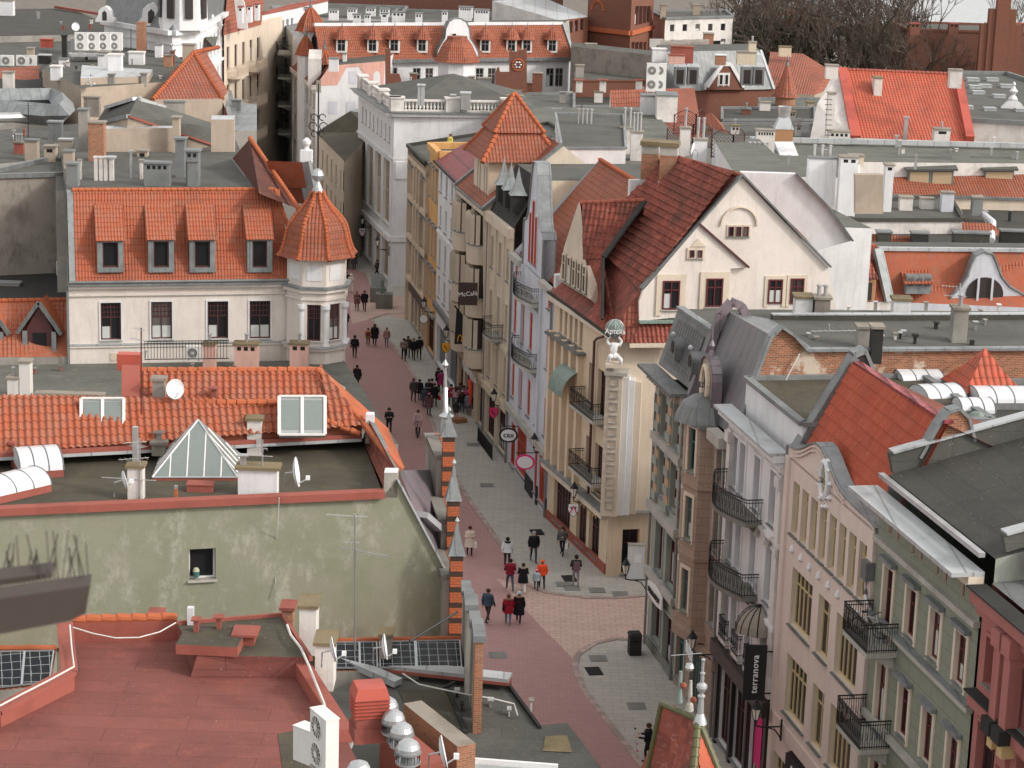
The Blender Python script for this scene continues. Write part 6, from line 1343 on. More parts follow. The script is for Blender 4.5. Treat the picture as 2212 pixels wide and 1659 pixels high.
def pyr(x,y0,yt,wpx,Y,label='spire_roof',ogee=True,m_='tile_or'):
    c=D(x,y0,Y); hh=D(x,yt,Y).z-c.z; r=wpx*Y/F/2*1.05; m=MB(); pf=[(r,0),(r*.86,hh*.16),(r*.8,hh*.3),(r*.6,hh*.55),(r*.28,hh*.82),(0,hh)] if ogee else [(r,0),(0,hh)]
    m.lathe(c,pf,m_,8,math.pi/8,smooth=False); o=m.build(label,b.o); m=MB(); m.lathe(c+Vc((0,0,hh*.96)),[(.25,0),(.1,.5),(0,2.)],'zinc_d',6)
    for k in range(8):
        a=math.pi/8+math.pi/4*k; m.tube([c+Vc((p*math.cos(a),p*math.sin(a),z)) for p,z in pf],.09,'ridge',5)
    m.build('hip_tiles',o); return c
c=pyr(671,67,14,66,268); b.wall.box(Vc((c.x,c.y,0)),(52*268/F,2.6,c.z),'plaster_white'); b.wall.lathe(Vc((c.x,c.y,c.z-7)),[(1.5,0),(1.5,7)],'plaster_white',8,math.pi/8,smooth=False)
m=MB(); cc=D(678,82,266.3); m.poly([cc+Vc((x,-.15,z)) for x,z in ((-.25,-2.2),(.35,-2.2),(.35,0),(.05,.5),(-.25,0))],'glass_a'); m.build('pane',b.o)
c=pyr(660,119,76,44,262); b.wall.lathe(Vc((c.x,c.y,0)),[(.95,0),(.95,c.z)],'plaster_white',8)
c=pyr(701,138,104,40,257,ogee=False,m_='tile_dull')
b.done()
# ================= long mansard with onion dormers
b=TH_('long white building with orange mansard, onion topped dormers and a curved central gable',W(960,190,12))
z0=15.5
A,B=fw(b,(690,131),(1236,124),z0,0,'plaster_white',[(x-8,y,x+8,y+40) for x,y in ((850,146),(900,147),(927,147),(1036,147),(1062,147),(1188,147),(1208,147))],frame='wood_gry',style='cross')
Lq=(B-A).length; mzz=lambda s,t: wp(A,B,s,z0+.1+3.8*t,.5-2.4*t)
b.strip(A,B,0,None,z0-.3,z0+.1,.7,'zinc_d'); b.roof.poly([mzz(0,0),mzz(Lq,0),mzz(Lq-.5,1),mzz(0,1)],'tile_or'); b.roof.poly([mzz(0,1),mzz(Lq-.5,1),mzz(Lq-.5,1)+Vc((1,14,-.5)),mzz(0,1)+Vc((0,14,-.5))],'felt'); b.strip(A,B,0,Lq-.5,z0+3.9,z0+4.2,-2.0,'plaster_white') if 0 else b.trim.beam(mzz(0,1.03),mzz(Lq-.5,1.03),.4,.35,'plaster_white')
b.wall.poly([wp(A,B,Lq,0),wp(A,B,Lq,z0),mzz(Lq-.5,1),mzz(Lq-.5,1)+Vc((1,14,-.5)),Vc((B.x+1,B.y+12,0))],'plaster_gry'); b.trim.beam(mzz(Lq,0),mzz(Lq-.5,1),.4,.4,'zinc')
for x in (737,804,851,911,1047,1104,1137,1192):
    s_=V(A,B,x,110)[0]; Ad=wp(A,B,s_,0,.1); c=Vc((Ad.x,Ad.y,V(wp(A,B,0,0,.1),wp(A,B,5,0,.1),x,112)[1]))
    m=MB(); zt=1.55; m.box(c+Vc((0,.5,-.1)),(1.25,1.2,zt),'wood_white'); do=m.build('dormer',b.o); m=MB(); m.poly([c+Vc((-.42,-.13,.15)),c+Vc((.42,-.13,.15)),c+Vc((.42,-.13,zt-.15)),c+Vc((-.42,-.13,zt-.15))],'glass_a'); m.build('pane',do)
    m=MB(); m.beam(c+Vc((0,-.14,.15)),c+Vc((0,-.14,zt-.15)),.06,.06,'wood_gry'); m.beam(c+Vc((-.4,-.14,.95)),c+Vc((.4,-.14,.95)),.05,.06,'wood_gry'); m.build('mullion',do)
    m=MB(); m.lathe(c+Vc((0,.5,zt-.1)),[(1.15,0),(.95,.3),(.85,.65),(.5,1.15),(.12,1.5)],'tile_or',8,math.pi/8,smooth=False); m.lathe(c+Vc((0,.5,zt+1.3)),[(.14,0),(.05,.3),(0,.8)],'zinc_d',6); m.build('onion_roof',do)
gp=[V(A,B,x,y) for x,y in ((944,122),(945,112),(952,98),(962,82),(964,62),(970,48),(982,40),(996,40),(1008,48),(1014,62),(1016,82),(1026,98),(1033,112),(1034,122))]
A_=wp(A,B,0,0,.7); B_=wp(A,B,5,0,.7); gableslab(b,A_,B_,[V(A_,B_,x,y) for x,y in ((944,122),(945,112),(952,98),(962,82),(964,62),(970,48),(982,40),(996,40),(1008,48),(1014,62),(1016,82),(1026,98),(1033,112),(1034,122))],.8,'plaster_white','zinc_d')
b.winbox(A_,B_,[(975,71,986,83)],frame='wood_white',style='none',curt=0,sill=None)
c=D(986,134,A.y-.8); m=MB(); m.lathe(Vc((c.x,c.y+1,c.z)),[(2.9,0),(2.6,.5),(1.9,1.9),(1.3,2.6),(1.25,2.9)],'tile_or',8,math.pi/8,smooth=False); m.build('bay_roof',b.o); m=MB(); m.lathe(Vc((c.x,c.y+1,2)),[(2.3,0),(2.3,c.z-2)],'plaster_white',8,math.pi/8,smooth=False); bo=m.build('bay',b.o)
for x,y,w,t in ((770,52,16,2),(793,52,12,2),(860,47,27,3),(848,34,0,0),(904,50,14,2),(960,45,12,2),(1005,36,28,5),(1040,42,32,5),(1105+197,0,0,0),(830,50,14,1)):
    if w: b.chim(x,y-22,y+5,w,z0+3.7,1.,'plaster_white','cap_gry',slots=t)
b.chim(1006,14,34,30,z0+3.7,1.,'plaster_white','cap_gry',slots=5)
b.done()
# ================= brick giants at the top
b=TH_('huge brown brick church wall across the top of the photo',W(1000,20,14),'church')
A,B=D(690,40,335),D(1215,40,322); A.z=B.z=0
b.facade(A,B,0,25,[],'brick_far'); b.block([A+Vc((0,.3,25)),B+Vc((0,.3,25)),B+Vc((0,20,25)),A+Vc((0,20,25))],0,'brick_far','tile_far')
for x in range(720,1180,60): p=D(x,30,320); b.wall.box(Vc((p.x,p.y+6,0)),(.5,.5,17),'brick_far')
b.done()
b=TH_('orange brick hall with a tower of tall arched openings at the top centre',W(1300,110,12),'brick_hall')
def fwd(x0,x1,Y0,Y1,zt,m,wins=(),**k):
    Y0+=22; Y1+=22; zt=min(zt,30)
    A,B=D(x0,60,Y0),D(x1,60,Y1); A.z=B.z=0; k.setdefault('sill',None); b.facade(A,B,0,zt,b.px(A,B,wins),m,**k); return A,B
A,B=fwd(1268,1362,282,276,26,'brick_red',[(1283,22,1300,70,'none')],glass='brick_gl' if 0 else None) if 0 else fwd(1268,1362,282,276,26,'brick_red')
A2,B2=fwd(1362,1410,276,288,26,'brick_red',[(1364+i*8.5,14,1370+i*8.5,56-i*2,'none') for i in range(5)]+[(1364+i*8.5,92,1370+i*8.5,118,'none') for i in range(4)],rev=.4)
b.roof.poly([A+Vc((0,0,26)),B+Vc((0,0,26)),B2+Vc((0,0,26)),A+Vc((3,16,26))],'tile_far'); b.wall.poly([B2,B2+Vc((0,0,26)),A+Vc((3,16,26)),A+Vc((3,16,0))],'brick_red')
zz=V(A,B,1300,60)[1]; b.strip(A,B,0,None,zz-.6,zz,.3,'brick_orange'); b.strip(A2,B2,0,None,zz-.6,zz,.3,'brick_orange')
m=MB()
for i in range(9): a=math.pi*i/8; m.box(wp(A,B,V(A,B,1291,40)[0]+1.1*math.cos(a),V(A,B,1291,22)[1]+1.1*math.sin(a),.1),(.3,.2,.3),'brick_orange')
m.build('blind_arch',b.o)
A3,B3=fwd(1206,1270,272,280,V(D(1206,60,294),D(1270,60,302),1240,40)[1],'brick_red',[(1218+i*12,50-i*3,1224+i*12,74-i*3,'none') for i in range(4)]); z3=V(A3,B3,1240,40)[1]
b.roof.poly([A3+Vc((0,0,z3)),B3+Vc((0,0,z3)),B3+Vc((-6,14,z3+1.5)),A3+Vc((-9,12,z3+1.5))],'zinc_l'); b.wall.poly([A3+Vc((0,0,z3)),A3+Vc((-9,12,z3+1.5)),Vc((A3.x-9,A3.y+12,0)),A3],'plaster_w')
b.done()
b=TH_('pale cream apartment block with a grey roof near the trees',W(1500,90,8))
A,B=fw(b,(1437,42),(1583,38),18,0,'plaster_w',grid(1452,1562,5,9,[(53,68),(86,102)],-2)+[(1540,88,1556,110)],style='none',frame='wood_gry',fw=.05); A2,B2=fw(b,(1404,26),(1437,42),18,0,'plaster_chpink'); b.block([A,B,B+Vc((0,12,0)),B2+Vc((-2,14,0)),A2],0,'plaster_w','felt',.3,'cap_gry',.4)
b.chim(1505,10,30,16,18.2,1.2,'plaster_tan','cap'); b.chim(1432,10,38,12,18.2,1.2,'plaster_tan','cap'); b.done()
b=TH_('long grey rendered firewall with a squat chimney and dark flat roof below it',W(1320,140,14))
A,B=fw(b,(1236,100),(1436,122),17.4,0,'plaster_dk'); b.block([A,B,B+Vc((0,6,0)),A+Vc((0,6,0))],0,'plaster_dk','felt'); b.chim(1275,94,150,24,14.6,1,'plaster_gry','cap')
b.block([(1240,172,14.6),(1425,172,14.6),(1415,148,14.6),(1240,148,14.6)],0,'brick_red','felt'); q=[W(1240,176,14.4),W(1425,176,14.4),W(1425,198,12.8),W(1240,198,12.8)]; b.roof.poly(q,'tile_dull'); b.curtain([q[2],q[3]],0,'brick_red',False)
b.chim(1396,120,160,34,14.7,1,'plaster_dk','cap'); b.chim(1252,140,166,18,14.7,.8,'plaster_gry','cap'); b.chim(1363,148,160,24,14.7,.8,'zinc_d','zinc_d',name='hatch')
for x in (1251,1302,1380): b.chim(x,172,195,14,14.,.8,'plaster_w','redpaint',name='dormer',capo=.2)
b.wall.prism([W(1402,130,15),W(1432,128,15),W(1432,110,15),W(1402,110,15)],1.6,'plaster_gry') ; b.chim(1530+0,72,112,20,15.5,2,'brick','cap'); b.wall.prism([W(1425,132,15.3),W(1530,128,15.3),W(1530,122,15.3),W(1425,126,15.3)],2.2,'plaster_dk')
b.done()
b=TH_('grey zinc mansard roof with a red gable and paired pagoda dormers',W(1540,190,13))
z0=13.4; A,B=fw(b,(1428,197),(1668,192),z0,0,'brick_red'); Lq=(B-A).length; mzz=lambda s,t: wp(A,B,s,z0+4.4*t,.3-2.2*t)
b.roof.poly([mzz(0,0),mzz(Lq,0),mzz(Lq-.8,1),mzz(.8,1)],'zinc_d'); b.roof.poly([mzz(.8,1),mzz(Lq-.8,1),mzz(Lq-.8,1)+Vc((0,9,0)),mzz(.8,1)+Vc((0,9,0))],'felt'); b.curtain([mzz(Lq-.8,1),mzz(Lq-.8,1)+Vc((0,9,0)),mzz(.8,1)+Vc((0,9,0)),mzz(.8,1)],0,'brick_red'); b.trim.beam(mzz(0,0),mzz(.8,1),.4,.3,'zinc_l'); b.trim.beam(mzz(Lq,0),mzz(Lq-.8,1),.4,.3,'zinc_l')
Ad,Bd=wp(A,B,0,0,.6),wp(A,B,5,0,.6); gableslab(b,Ad,Bd,[V(Ad,Bd,x,y) for x,y in ((1524,194),(1527,186),(1556,150),(1563,136),(1575,136),(1584,150),(1606,186),(1608,194))],.6,'brick_red','plaster_white'); b.winbox(Ad,Bd,[(1553,160,1561,184),(1565,160,1573,184)],frame='wood_white',style='none',sur='plaster_white',curt=.3,sill=None)
for p_,q_ in (((1527,188),(1560,139)),((1560,139),(1578,139)),((1578,139),(1606,188))): 
    a_,c_=[(lambda s:wp(Ad,Bd,s[0],s[1],.08))(V(Ad,Bd,*t)) for t in (p_,q_)]; b.trim.beam(a_,c_,.2,.45,'plaster_white',up=wp(Ad,Bd,0,0,1)-wp(Ad,Bd,0,0,0)) if 0 else b.trim.beam(a_,c_,.15,.4,'plaster_white')
for x in (1467,1495,1611,1636):
    c=D(x,183,A.y-.9); m=MB(); m.box(c,(1.25,2,2.1),'zinc'); do=m.build('dormer',b.o); m=MB(); m.lathe(c+Vc((0,.6,2.1)),[(1.15,0),(.8,.4),(.55,1.3),(0,1.7)],'zinc_l',4,math.pi/4,smooth=False); m.build('dormer_roof',do); m=MB(); m.poly([c+Vc((-.4,-1.02,.2)),c+Vc((.4,-1.02,.2)),c+Vc((.4,-1.02,1.8)),c+Vc((-.4,-1.02,1.8))],'glass_b'); m.build('pane',do)
b.chim(1473,100,132,48,17.6,1.2,'redpaint','redpaint',pots=0); b.chim(1462,118,134,34,17.6,1.,'plaster_chpink','redpaint'); b.chim(1557,118,136,22,17.6,1.,'brick','plaster_white'); b.chim(1624,90,135,16,17.6,1.,'plaster_yel','cap',pots=1); b.chim(1612,112,135,40,17.6,1.,'plaster_yel','cap'); b.chim(1424,105,130,30,17.6,1.4,'plaster_white','acwhite')
b.chim(1575,155+12,196,16,13.,.8,'brick','cap') if 0 else None
b.done()
b=TH_('orange tiled roof with a round red conical turret beside it',W(1720,200,13))
q=[W(1650,200,12.8),W(1760,205,12.8),W(1735,116,16.4),W(1664,112,16.4)]; b.roof.poly(q,'tile_far'); b.curtain(q,0,'plaster_tan'); q2=[W(1760,205,12.8),W(1800,190,12.8),W(1790,150,14.8),W(1735,116,16.4)]; b.roof.poly(q2,'tile_far'); b.curtain(q2,0,'plaster_tan'); b.chim(1696,100,118,26,16.5,1,'plaster_yel','cap_moss'); b.chim(1685,100,128,0.1,16.5,.1,'zinc',None) if 0 else None
m=MB(); c=W(1697,209,13.6); m.lathe(Vc((c.x,c.y,c.z)),[(1.45,0),(.15,3.6)],'tile_far',24,smooth=False); t=m.build('cone_roof',b.o); m=MB(); m.lathe(Vc((c.x,c.y,c.z+3.5)),[(.22,0),(.1,.5),(.15,.7),(0,1.3)],'zinc_d',8); m.build('finial',t); m=MB(); m.lathe(Vc((c.x,c.y,0)),[(1.15,0),(1.15,c.z)],'brick',16); m.build('turret_wall',b.o)
b.done()
# ================= beige side-lane houses
b=TH_('cream house under a dark sagging felt roof, below the mural wall',W(720,450,4))
z0=10.6; A=W(742,347,z0); B=W(684,284,z0)
b.facade(A,B,0,z0,cols((B-A).length,6,1.0,[(1,3.2),(4.3,6.3),(7.4,9.4)]),'plaster_cream',rev=.25,frame='wood_brown',curt=.1,sill='stone'); R=[W(745,349,z0),W(682,286,z0),W(756,240,13.2),W(806,246,13),W(806,285,12.)]; b.roof.poly(R,'felt_moss'); b.wall.poly([R[0],R[4],Vc((R[4].x,R[4].y,0)),Vc((R[0].x,R[0].y,0))],'plaster_cream'); b.curtain([R[2],R[3],R[4]],0,'plaster_cream',False)
b.chim(798,212,247,14,13,1,'plaster_w','cap',pots=3); b.done()
b=TH_('small pale green gabled house on the lane corner with a zinc roof slope',W(770,520,2))
A,B=W(788,490,0),W(728,478,0); C0=Vc((-18.9,236,0)); A=W(783,497,0); Bf=W(737,492,0)
b.facade(Bf,A,0,9.6,b.px(Bf,A,[(741,392,747,420),(757,396,763,424)]),'plaster_mint',rev=.2,frame='wood_white'); b.wall.poly([wp(Bf,A,0,9.6),wp(Bf,A,(A-Bf).length,9.6),wp(Bf,A,1.1,12.6)],'plaster_mint')
b.wall.poly([A,A+Vc((2.2,6,0)),A+Vc((2.2,6,9.6)),A+Vc((0,0,9.6))],'plaster_mint'); b.roof.poly([wp(Bf,A,-.2,9.4,.3),wp(Bf,A,1.1,12.8,.3),wp(Bf,A,1.1,12.8,-5),wp(Bf,A,-.2,9.4,-5)],'zinc_d'); b.roof.poly([wp(Bf,A,1.1,12.8,.3),wp(Bf,A,(A-Bf).length+.3,9.3,.3),A+Vc((2.4,6,9.3)),wp(Bf,A,1.1,12.8,-6)],'zinc'); b.strip(Bf,A,0,None,3.6,3.8,.2,'stone'); b.roof.poly([W(762,317,10.8),W(792,315,10.8),W(796,352,8.9),W(777,352,8.9)],'tile_far')
b.done()
# ================= balustrade building
b=TH_('tall pale corner building with a balustrade parapet, relief panels and arched window bays',W(830,560,4))
Zb=16.4; Cn=W(850,622,0); Cn=Vc((D(846,400,203).x,203,0))
A=Cn; B=A+Vc((10.6,1.6,0)); Bl=A+Vc((-4.6,19,0))
b.facade(A,B,0,Zb,b.px(A,B,[(902,282,917,295,'none'),(876,316+10,884,372,'none'),(873,388,883,408,'cross'),(873,416,883,440,'cross'),(872,545-40,882,530,'cross')]),'plaster_white',rev=.3,frame='wood_brown',curt=0,sill='plaster_white'); b.strip(A,B,.1,1.6,0,Zb,.12,'plaster_white')
for x0,x1 in ((856,868),(900+36,946+6),(982,994)): 
    s0,s1=V(A,B,x0,300)[0],V(A,B,x1,300)[0]
    for q_ in ((s0,s0+.08),(s1-.08,s1)): b.strip(A,B,q_[0],q_[1],11.7 if x0<870 else 13,14.7,.06,'plaster_white')
Ll=(Bl-A).length
b.facade(A,Bl,0,Zb,[(1.2+i*4.4,1.8+i*4.4,13.4,14.9,'none') for i in range(4)]+[(3.3+i*4.4,3.9+i*4.4,13.4,14.9,'none') for i in range(4)]+[(1.2+i*4.6,4.6+i*4.6,5.6,11.6,'bars2') for i in range(4)]+[(1.2+i*4.6,4.6+i*4.6,.4,4.2,'bars') for i in range(4)],'plaster_white',rev=.35,frame='plaster_beige',curt=.1,sill='stone')
for a_,c_ in ((A,B),(A,Bl)): b.strip(a_,c_,-.1,None,Zb-.35,Zb,.6,'plaster_white'); b.strip(a_,c_,-.2,None,Zb,Zb+.08,.9,'zinc_d'); b.strip(a_,c_,0,None,4.3,4.8,.3,'plaster_white'); b.strip(a_,c_,0,None,12.,12.2,.15,'plaster_white')
def balus(p,q,z,n):
    m=MB(); d=(q-p); L=d.length; d.normalize()
    for i in range(n+1): m.box(p+d*(L*i/n)+Vc((0,0,z)),(1.3,.9,1.25),'plaster_w',math.atan2(d.y,d.x)); m.box(p+d*(L*i/n)+Vc((0,0,z+1.25)),(1.5,1.1,.15),'plaster_w',math.atan2(d.y,d.x))
    m.beam(p+Vc((0,0,z+1.05)),q+Vc((0,0,z+1.05)),.35,.18,'plaster_w'); m.beam(p+Vc((0,0,z+.1)),q+Vc((0,0,z+.1)),.35,.2,'plaster_w')
    k=int(L/.33)
    for i in range(k): m.lathe(p+d*(L*(i+.5)/k)+Vc((0,0,z+.18)),[(.06,0),(.12,.22),(.05,.5),(.08,.8)],'plaster_w',5)
    m.build('balustrade',b.o)
balus(A+Vc((.3,.5,0)),B+Vc((0,.5,0)),Zb,2); balus(A+Vc((.1,.6,0)),Bl+Vc((.4,0,0)),Zb,3)
top=[A+Vc((0,0,Zb)),B+Vc((4,0,Zb)),B+Vc((2,18,Zb)),Bl+Vc((0,0,Zb))]; b.block(top,0,'plaster_white','felt'); cc=sum(top,Vc())/4+Vc((-.5,1,2.6))
for i in range(4): b.roof.poly([top[i]+(cc-top[i])*.12,top[(i+1)%4]+(cc-top[(i+1)%4])*.12,cc],'felt')
b.chim(909,183,222,14,18.,.8,'zinc_l','zinc_l'); b.chim(978,205,228,10,17,.8,'galv','galv',name='vent'); b.chim(1005,200,232,20,17,1.,'galv','zinc_l',name='vent_box')
b.strip(A,B,.3,1.5,10.2,11.8,.25,'plaster_white')
b.done()
m=MB(); c=W(853,597,0); m.box(c+Vc((0,-.4,0)),(1.3,.3,3.1),'stone'); m.box(c+Vc((0,-.56,.9)),(.6,.02,1.5),'redglow'); m.box(c+Vc((0,-.56,2.5)),(.8,.02,.35),'redglow'); obj1('advertising_column',m,'grey doorway poster case with orange posters at the far corner','poster case')
# next lane houses, left of balustrade facade
b=TH_('beige lane house with a sloping orange roof and shop awnings left of the balustrade building',W(800,470,3))
A=Vc((-16.9,224,0)); B=Vc((-20.8,244,0)); b.facade(A,B,0,8.6,cols(20.4,7,.9,[(.6,3.),(4.6,7)]),'plaster_beige',rev=.2,frame='wood_white',curt=0); b.roof.poly([wp(A,B,0,8.6,.4),wp(A,B,20,8.6,.4),wp(A,B,20,12,-5),wp(A,B,0,12,-5)],'tile_far'); b.curtain([wp(A,B,0,8.6),wp(A,B,0,12,-5),wp(A,B,20,12,-5),wp(A,B,20,8.6)],0,'plaster_w'); b.done()

# small rooftop clutter on the grey roofs
random.seed(21)
for lb_,x0,x1,y0,y1,z,n in (('grey felt roof with dark vent',160,560,345,405,17.3,14),('grey felt roof with dark vent',20,215,290,335,16.6,10),('large dark felt roofs',110,400,110,172,18.6,12),('dark flat roof with a small',0,270,25,68,18,8),('low wide grey felt',20,700,790,850,6.9,9)):
    cb=BLD(lb_)
    for i in range(n):
        x,y=random.uniform(x0,x1),random.uniform(y0,y1); k=random.choice(['galv','bitumen','plaster_w','redpaint','galv']); cb.chim(x,y-random.uniform(5,16),y,random.uniform(2.5,6),z,.25,k,random.choice(['galv',k,'cap']),name='vent_pipe',capo=.06,caph=.05)
for x,yt,yb,z,l in ((61,222,300,16.7,'dark antenna on the far left roof beside the silver duct'),(283,62,108,18.6,'thin antenna mast above the four tall air conditioners'),(406,183,228,16.5,'antenna standing against the orange pyramid roof'),(196,160,178,18.6,'short antenna by the white dish on the tan parapet'),(1160+97,225,262,17,'antenna among the white rooftop blocks')):
    mast(x,yt,yb,z,l,[(yt+3,-1,.2,1.2,8,.5),(yt+9,1,-.2,.9,6,.6)],.035,'iron')
dish(D(192,177,195),.5,.2,'white satellite dish on the long tan parapet at the upper left'); dish(D(163,58,215),.4,-1.2,'grey satellite dish on the brick chimney at the upper left')
# ================= roofs behind the street row, centre
b=TH_('white rooftop blocks with chimneys behind the lilac and tower houses',W(1200,330,17))
b.block([(1100,372,17),(1400,372,17),(1470,300,17),(1400,230,17),(1060,235,17),(1060,300,17)],0,'plaster_white','felt_gn')
b.block([(1214,322,19),(1352,322,19),(1347,250,19),(1200,246,19)],10,'plaster_white','felt',.15,'zinc',.2)
b.chim(1261,272,318,44,17.2,1.2,'plaster_w','cap',pots=4,poth=1.2); b.chim(1374,284,345,26,17.1,1,'plaster_w','cap',pots=3,poth=1.3); b.chim(1310,308,330,30,17.1,.8,'plaster_white','cap'); b.chim(1353,275,330,28,17.1,.8,'plaster_w','cap',pots=2,poth=1.4); b.chim(1479,275,330,22,17.1,.8,'plaster_w','cap',pots=1,poth=1.4); b.chim(1512,300,350,28,17.,.9,'plaster_white','cap',pots=2,poth=1.5)
b.wall.prism([W(1420,258,17),W(1458,258,17),W(1456,206,17),W(1420,206,17)],.1,'plaster_w')
b.chim(1440,205,258,44,17,3.,'plaster_w','cap_gry'); b.chim(1402,206,248,36,17,2.,'plaster_white','cap_gry'); b.chim(1112,206,232,32,17.2,.8,'plaster_chpink','cap')
b.wall.poly([W(1262,410,15),W(1300,440,15),W(1350,375,17)],'plaster_white') if 0 else None
b.done()
for i,x in enumerate((1408,1424)): acunit(W(x,200,18.5),0,(1.15,.5,2.6),2,['left of two tall white fans units on the rooftop block behind the orange ribbed roof','right of two tall white fan units on the rooftop block behind the orange ribbed roof'][i],'pair of tall fan units')
dish(D(1498,322,150),.42,2.9,'white satellite dish seen edge on by the trellis terrace')
b=TH_('orange ribbed tile roof sloping to a lattice fenced roof terrace',W(1450,300,16))
for q in ([W(1320,240,15.5),W(1430,235,15.5),W(1410,192,17.5),W(1318,195,17.5)],[W(1456,325,14),W(1522,322,14),W(1500,190,18.),W(1410,192,18.)]): b.roof.poly(q,'tile_far'); b.curtain(q,0,'plaster_w')
q=[W(1522,260,15),W(1570,272,15),W(1548,242,16)]; b.roof.poly([W(1500,262,15.4),W(1572,290,15),W(1562,270,15.2),W(1536,243,16.4)],'tile_far')
b.done()
def lattice(name,label,pts,h,arch=0):
    t=root(name,P3(pts[0]),label,'trellis'); m=MB(); m2=MB()
    for a,c in zip(pts,pts[1:]):
        a,c=P3(a),P3(c); L=(c-a).length; d=(c-a)/L; n=int(L/.3)
        top=lambda t:h+arch*math.sin(math.pi*t)
        for i in range(-int(h/.3),n+1):
            for sgn in (1,-1):
                u0=i*.3; u1=u0+h; z0,z1=(0,h) if sgn>0 else (h,0)
                x0,x1=max(0,u0),min(L,u1)
                if x1>x0: f=lambda x:z0+(z1-z0)*(x-u0)/h; m.beam(a+d*x0+Vc((0,0,f(x0))),a+d*x1+Vc((0,0,f(x1))),.02,.03,'wood_brown')
        for p in (a,c): m2.beam(p,p+Vc((0,0,h+.1)),.1,.1,'wood_brown')
        m2.tube([a+d*L*k/8+Vc((0,0,top(k/8))) for k in range(9)],.04,'wood_brown',4); m2.beam(a+Vc((0,0,.05)),c+Vc((0,0,.05)),.08,.08,'wood_brown')
    m.build('lattice',t,stuff=False); m2.build('frame',t); return t
lattice('trellis','brown arched lattice trellis nearest the duct on the roof terrace',[W(1536,340,17.2),W(1582,341,17.2),W(1606,336,17.2)],1.7,.5)
lattice('trellis','brown lattice trellis around the far side of the roof terrace',[W(1440,318,17.2),W(1496,310,17.2),W(1536,320,17.2)],1.5,.4)
lattice('trellis','tall brown lattice trellis in front of the orange ribbed roof',[W(1455,290,17.4),W(1502,290,17.4),W(1520,286,17.4)],1.6,.4)
m=MB(); c=W(1267,265,17.2); 
# ================= pharmacy back: white firewall and long grey roof
b=TH_('white firewall sloping behind the pharmacy gable with a long grey felt roof',W(1700,500,12))
Y=132
b.wall.prism([D(1600,372,Y),D(1720,376,Y),D(1792,450,Y),D(1840,520,Y),D(1700,560,Y),D(1600,500,Y)],Vc((0,.6,0)),'plaster_white'); b.trim.beam(D(1720,375,Y-.1),D(1792,449,Y-.1),.5,.12,'zinc_d'); b.trim.beam(D(1792,449,Y-.1),D(1842,520,Y-.1),.5,.12,'zinc_d')
b.block([D(1590,380,Y+.6),D(1720,378,Y+.6),W(1640,300,18),W(1540,300,18)],0,'plaster_white','felt_gn')
b.block([(1640,520,11.8),(1860,512,11.8),(1870,532,11.8),(1650,560,11.8)],0,'plaster_w','felt')
b.done()
b=TH_('long pale grey flat roof with chimneys and a shiny chimney duct, right of centre',W(1900,350,17))
b.block([(1480,372,15.5),(1560,380,15.5),(1830,384,15.5),(1860,350,15.5),(2290,354,15.5),(2290,318,15.5),(1620,296,15.5),(1480,300,15.5)],0,'plaster_w','felt_gn')
b.trim.beam(W(1620,300,15.9),W(2290,316,15.9),.5,.4,'zinc_l')
b.chim(1812,283,312,46,15.5,1.2,'plaster_w','cap',slots=4); b.chim(2034,278,314,34,15.5,1.2,'plaster_w','cap',slots=1,pots=1); b.chim(1652,280,335,40,15.5,1.,'plaster_w','cap',slots=6); b.chim(1636,338+10,395,58,15.8,1.1,'plaster_white','cap',pots=5,poth=1.3); b.chim(1565,350,0+362,30,15.5,.9,'zinc_l','glass_sky',name='skylight')
b.chim(1772,340,440,60,14.,1.2,'plaster_white','cap_gry',pots=3,poth=.8); b.chim(1828,338,460,38,13.5,1.2,'plaster_white','cap',slots=2); b.chim(1850,335,352,32,15.5,1.,'plaster_yel','cap'); b.chim(1916,355,458,18,13.,1.1,'plaster_white','cap',slots=1); b.wall.prism([D(1848,378,140),D(1908,378,140),D(1908,462,140),D(1848,462,140)],Vc((0,.8,0)),'plaster_tan')
b.chim(1978,330,360,5,15.5,.2,'galv',None,name='vent_pipe'); b.chim(1936,292,318,5,15.5,.2,'galv','galv',name='vent_pipe'); b.chim(1703,335,358,4,15.5,.15,'galv','galv',name='vent_pipe')
b.chim(1955,252,302,8,15.6,.3,'galv','galv',name='flue_pipe')
# brown timber duct with metal cowl
c=W(1692,312,15.6); m=MB(); m.box(c+Vc((0,.6,0)),(1.6,1.5,1.35),'wood_raw'); m.box(c+Vc((0,.6,1.35)),(1.7,1.6,1.),'zinc_l',taper=.55); m.lathe(c+Vc((0,.6,2.35)),[(.5,0),(.62,.95),(.6,.95),(.48,.0)],'galv',16); m.build('cowl',b.o)
m=MB(); m.prism([W(1672,318,15.6),W(1712,318,15.6),W(1742,392,14.2),W(1700,388,14.2)],Vc((0,0,.5)),'steel_w'); m.build('duct_flashing',b.o)
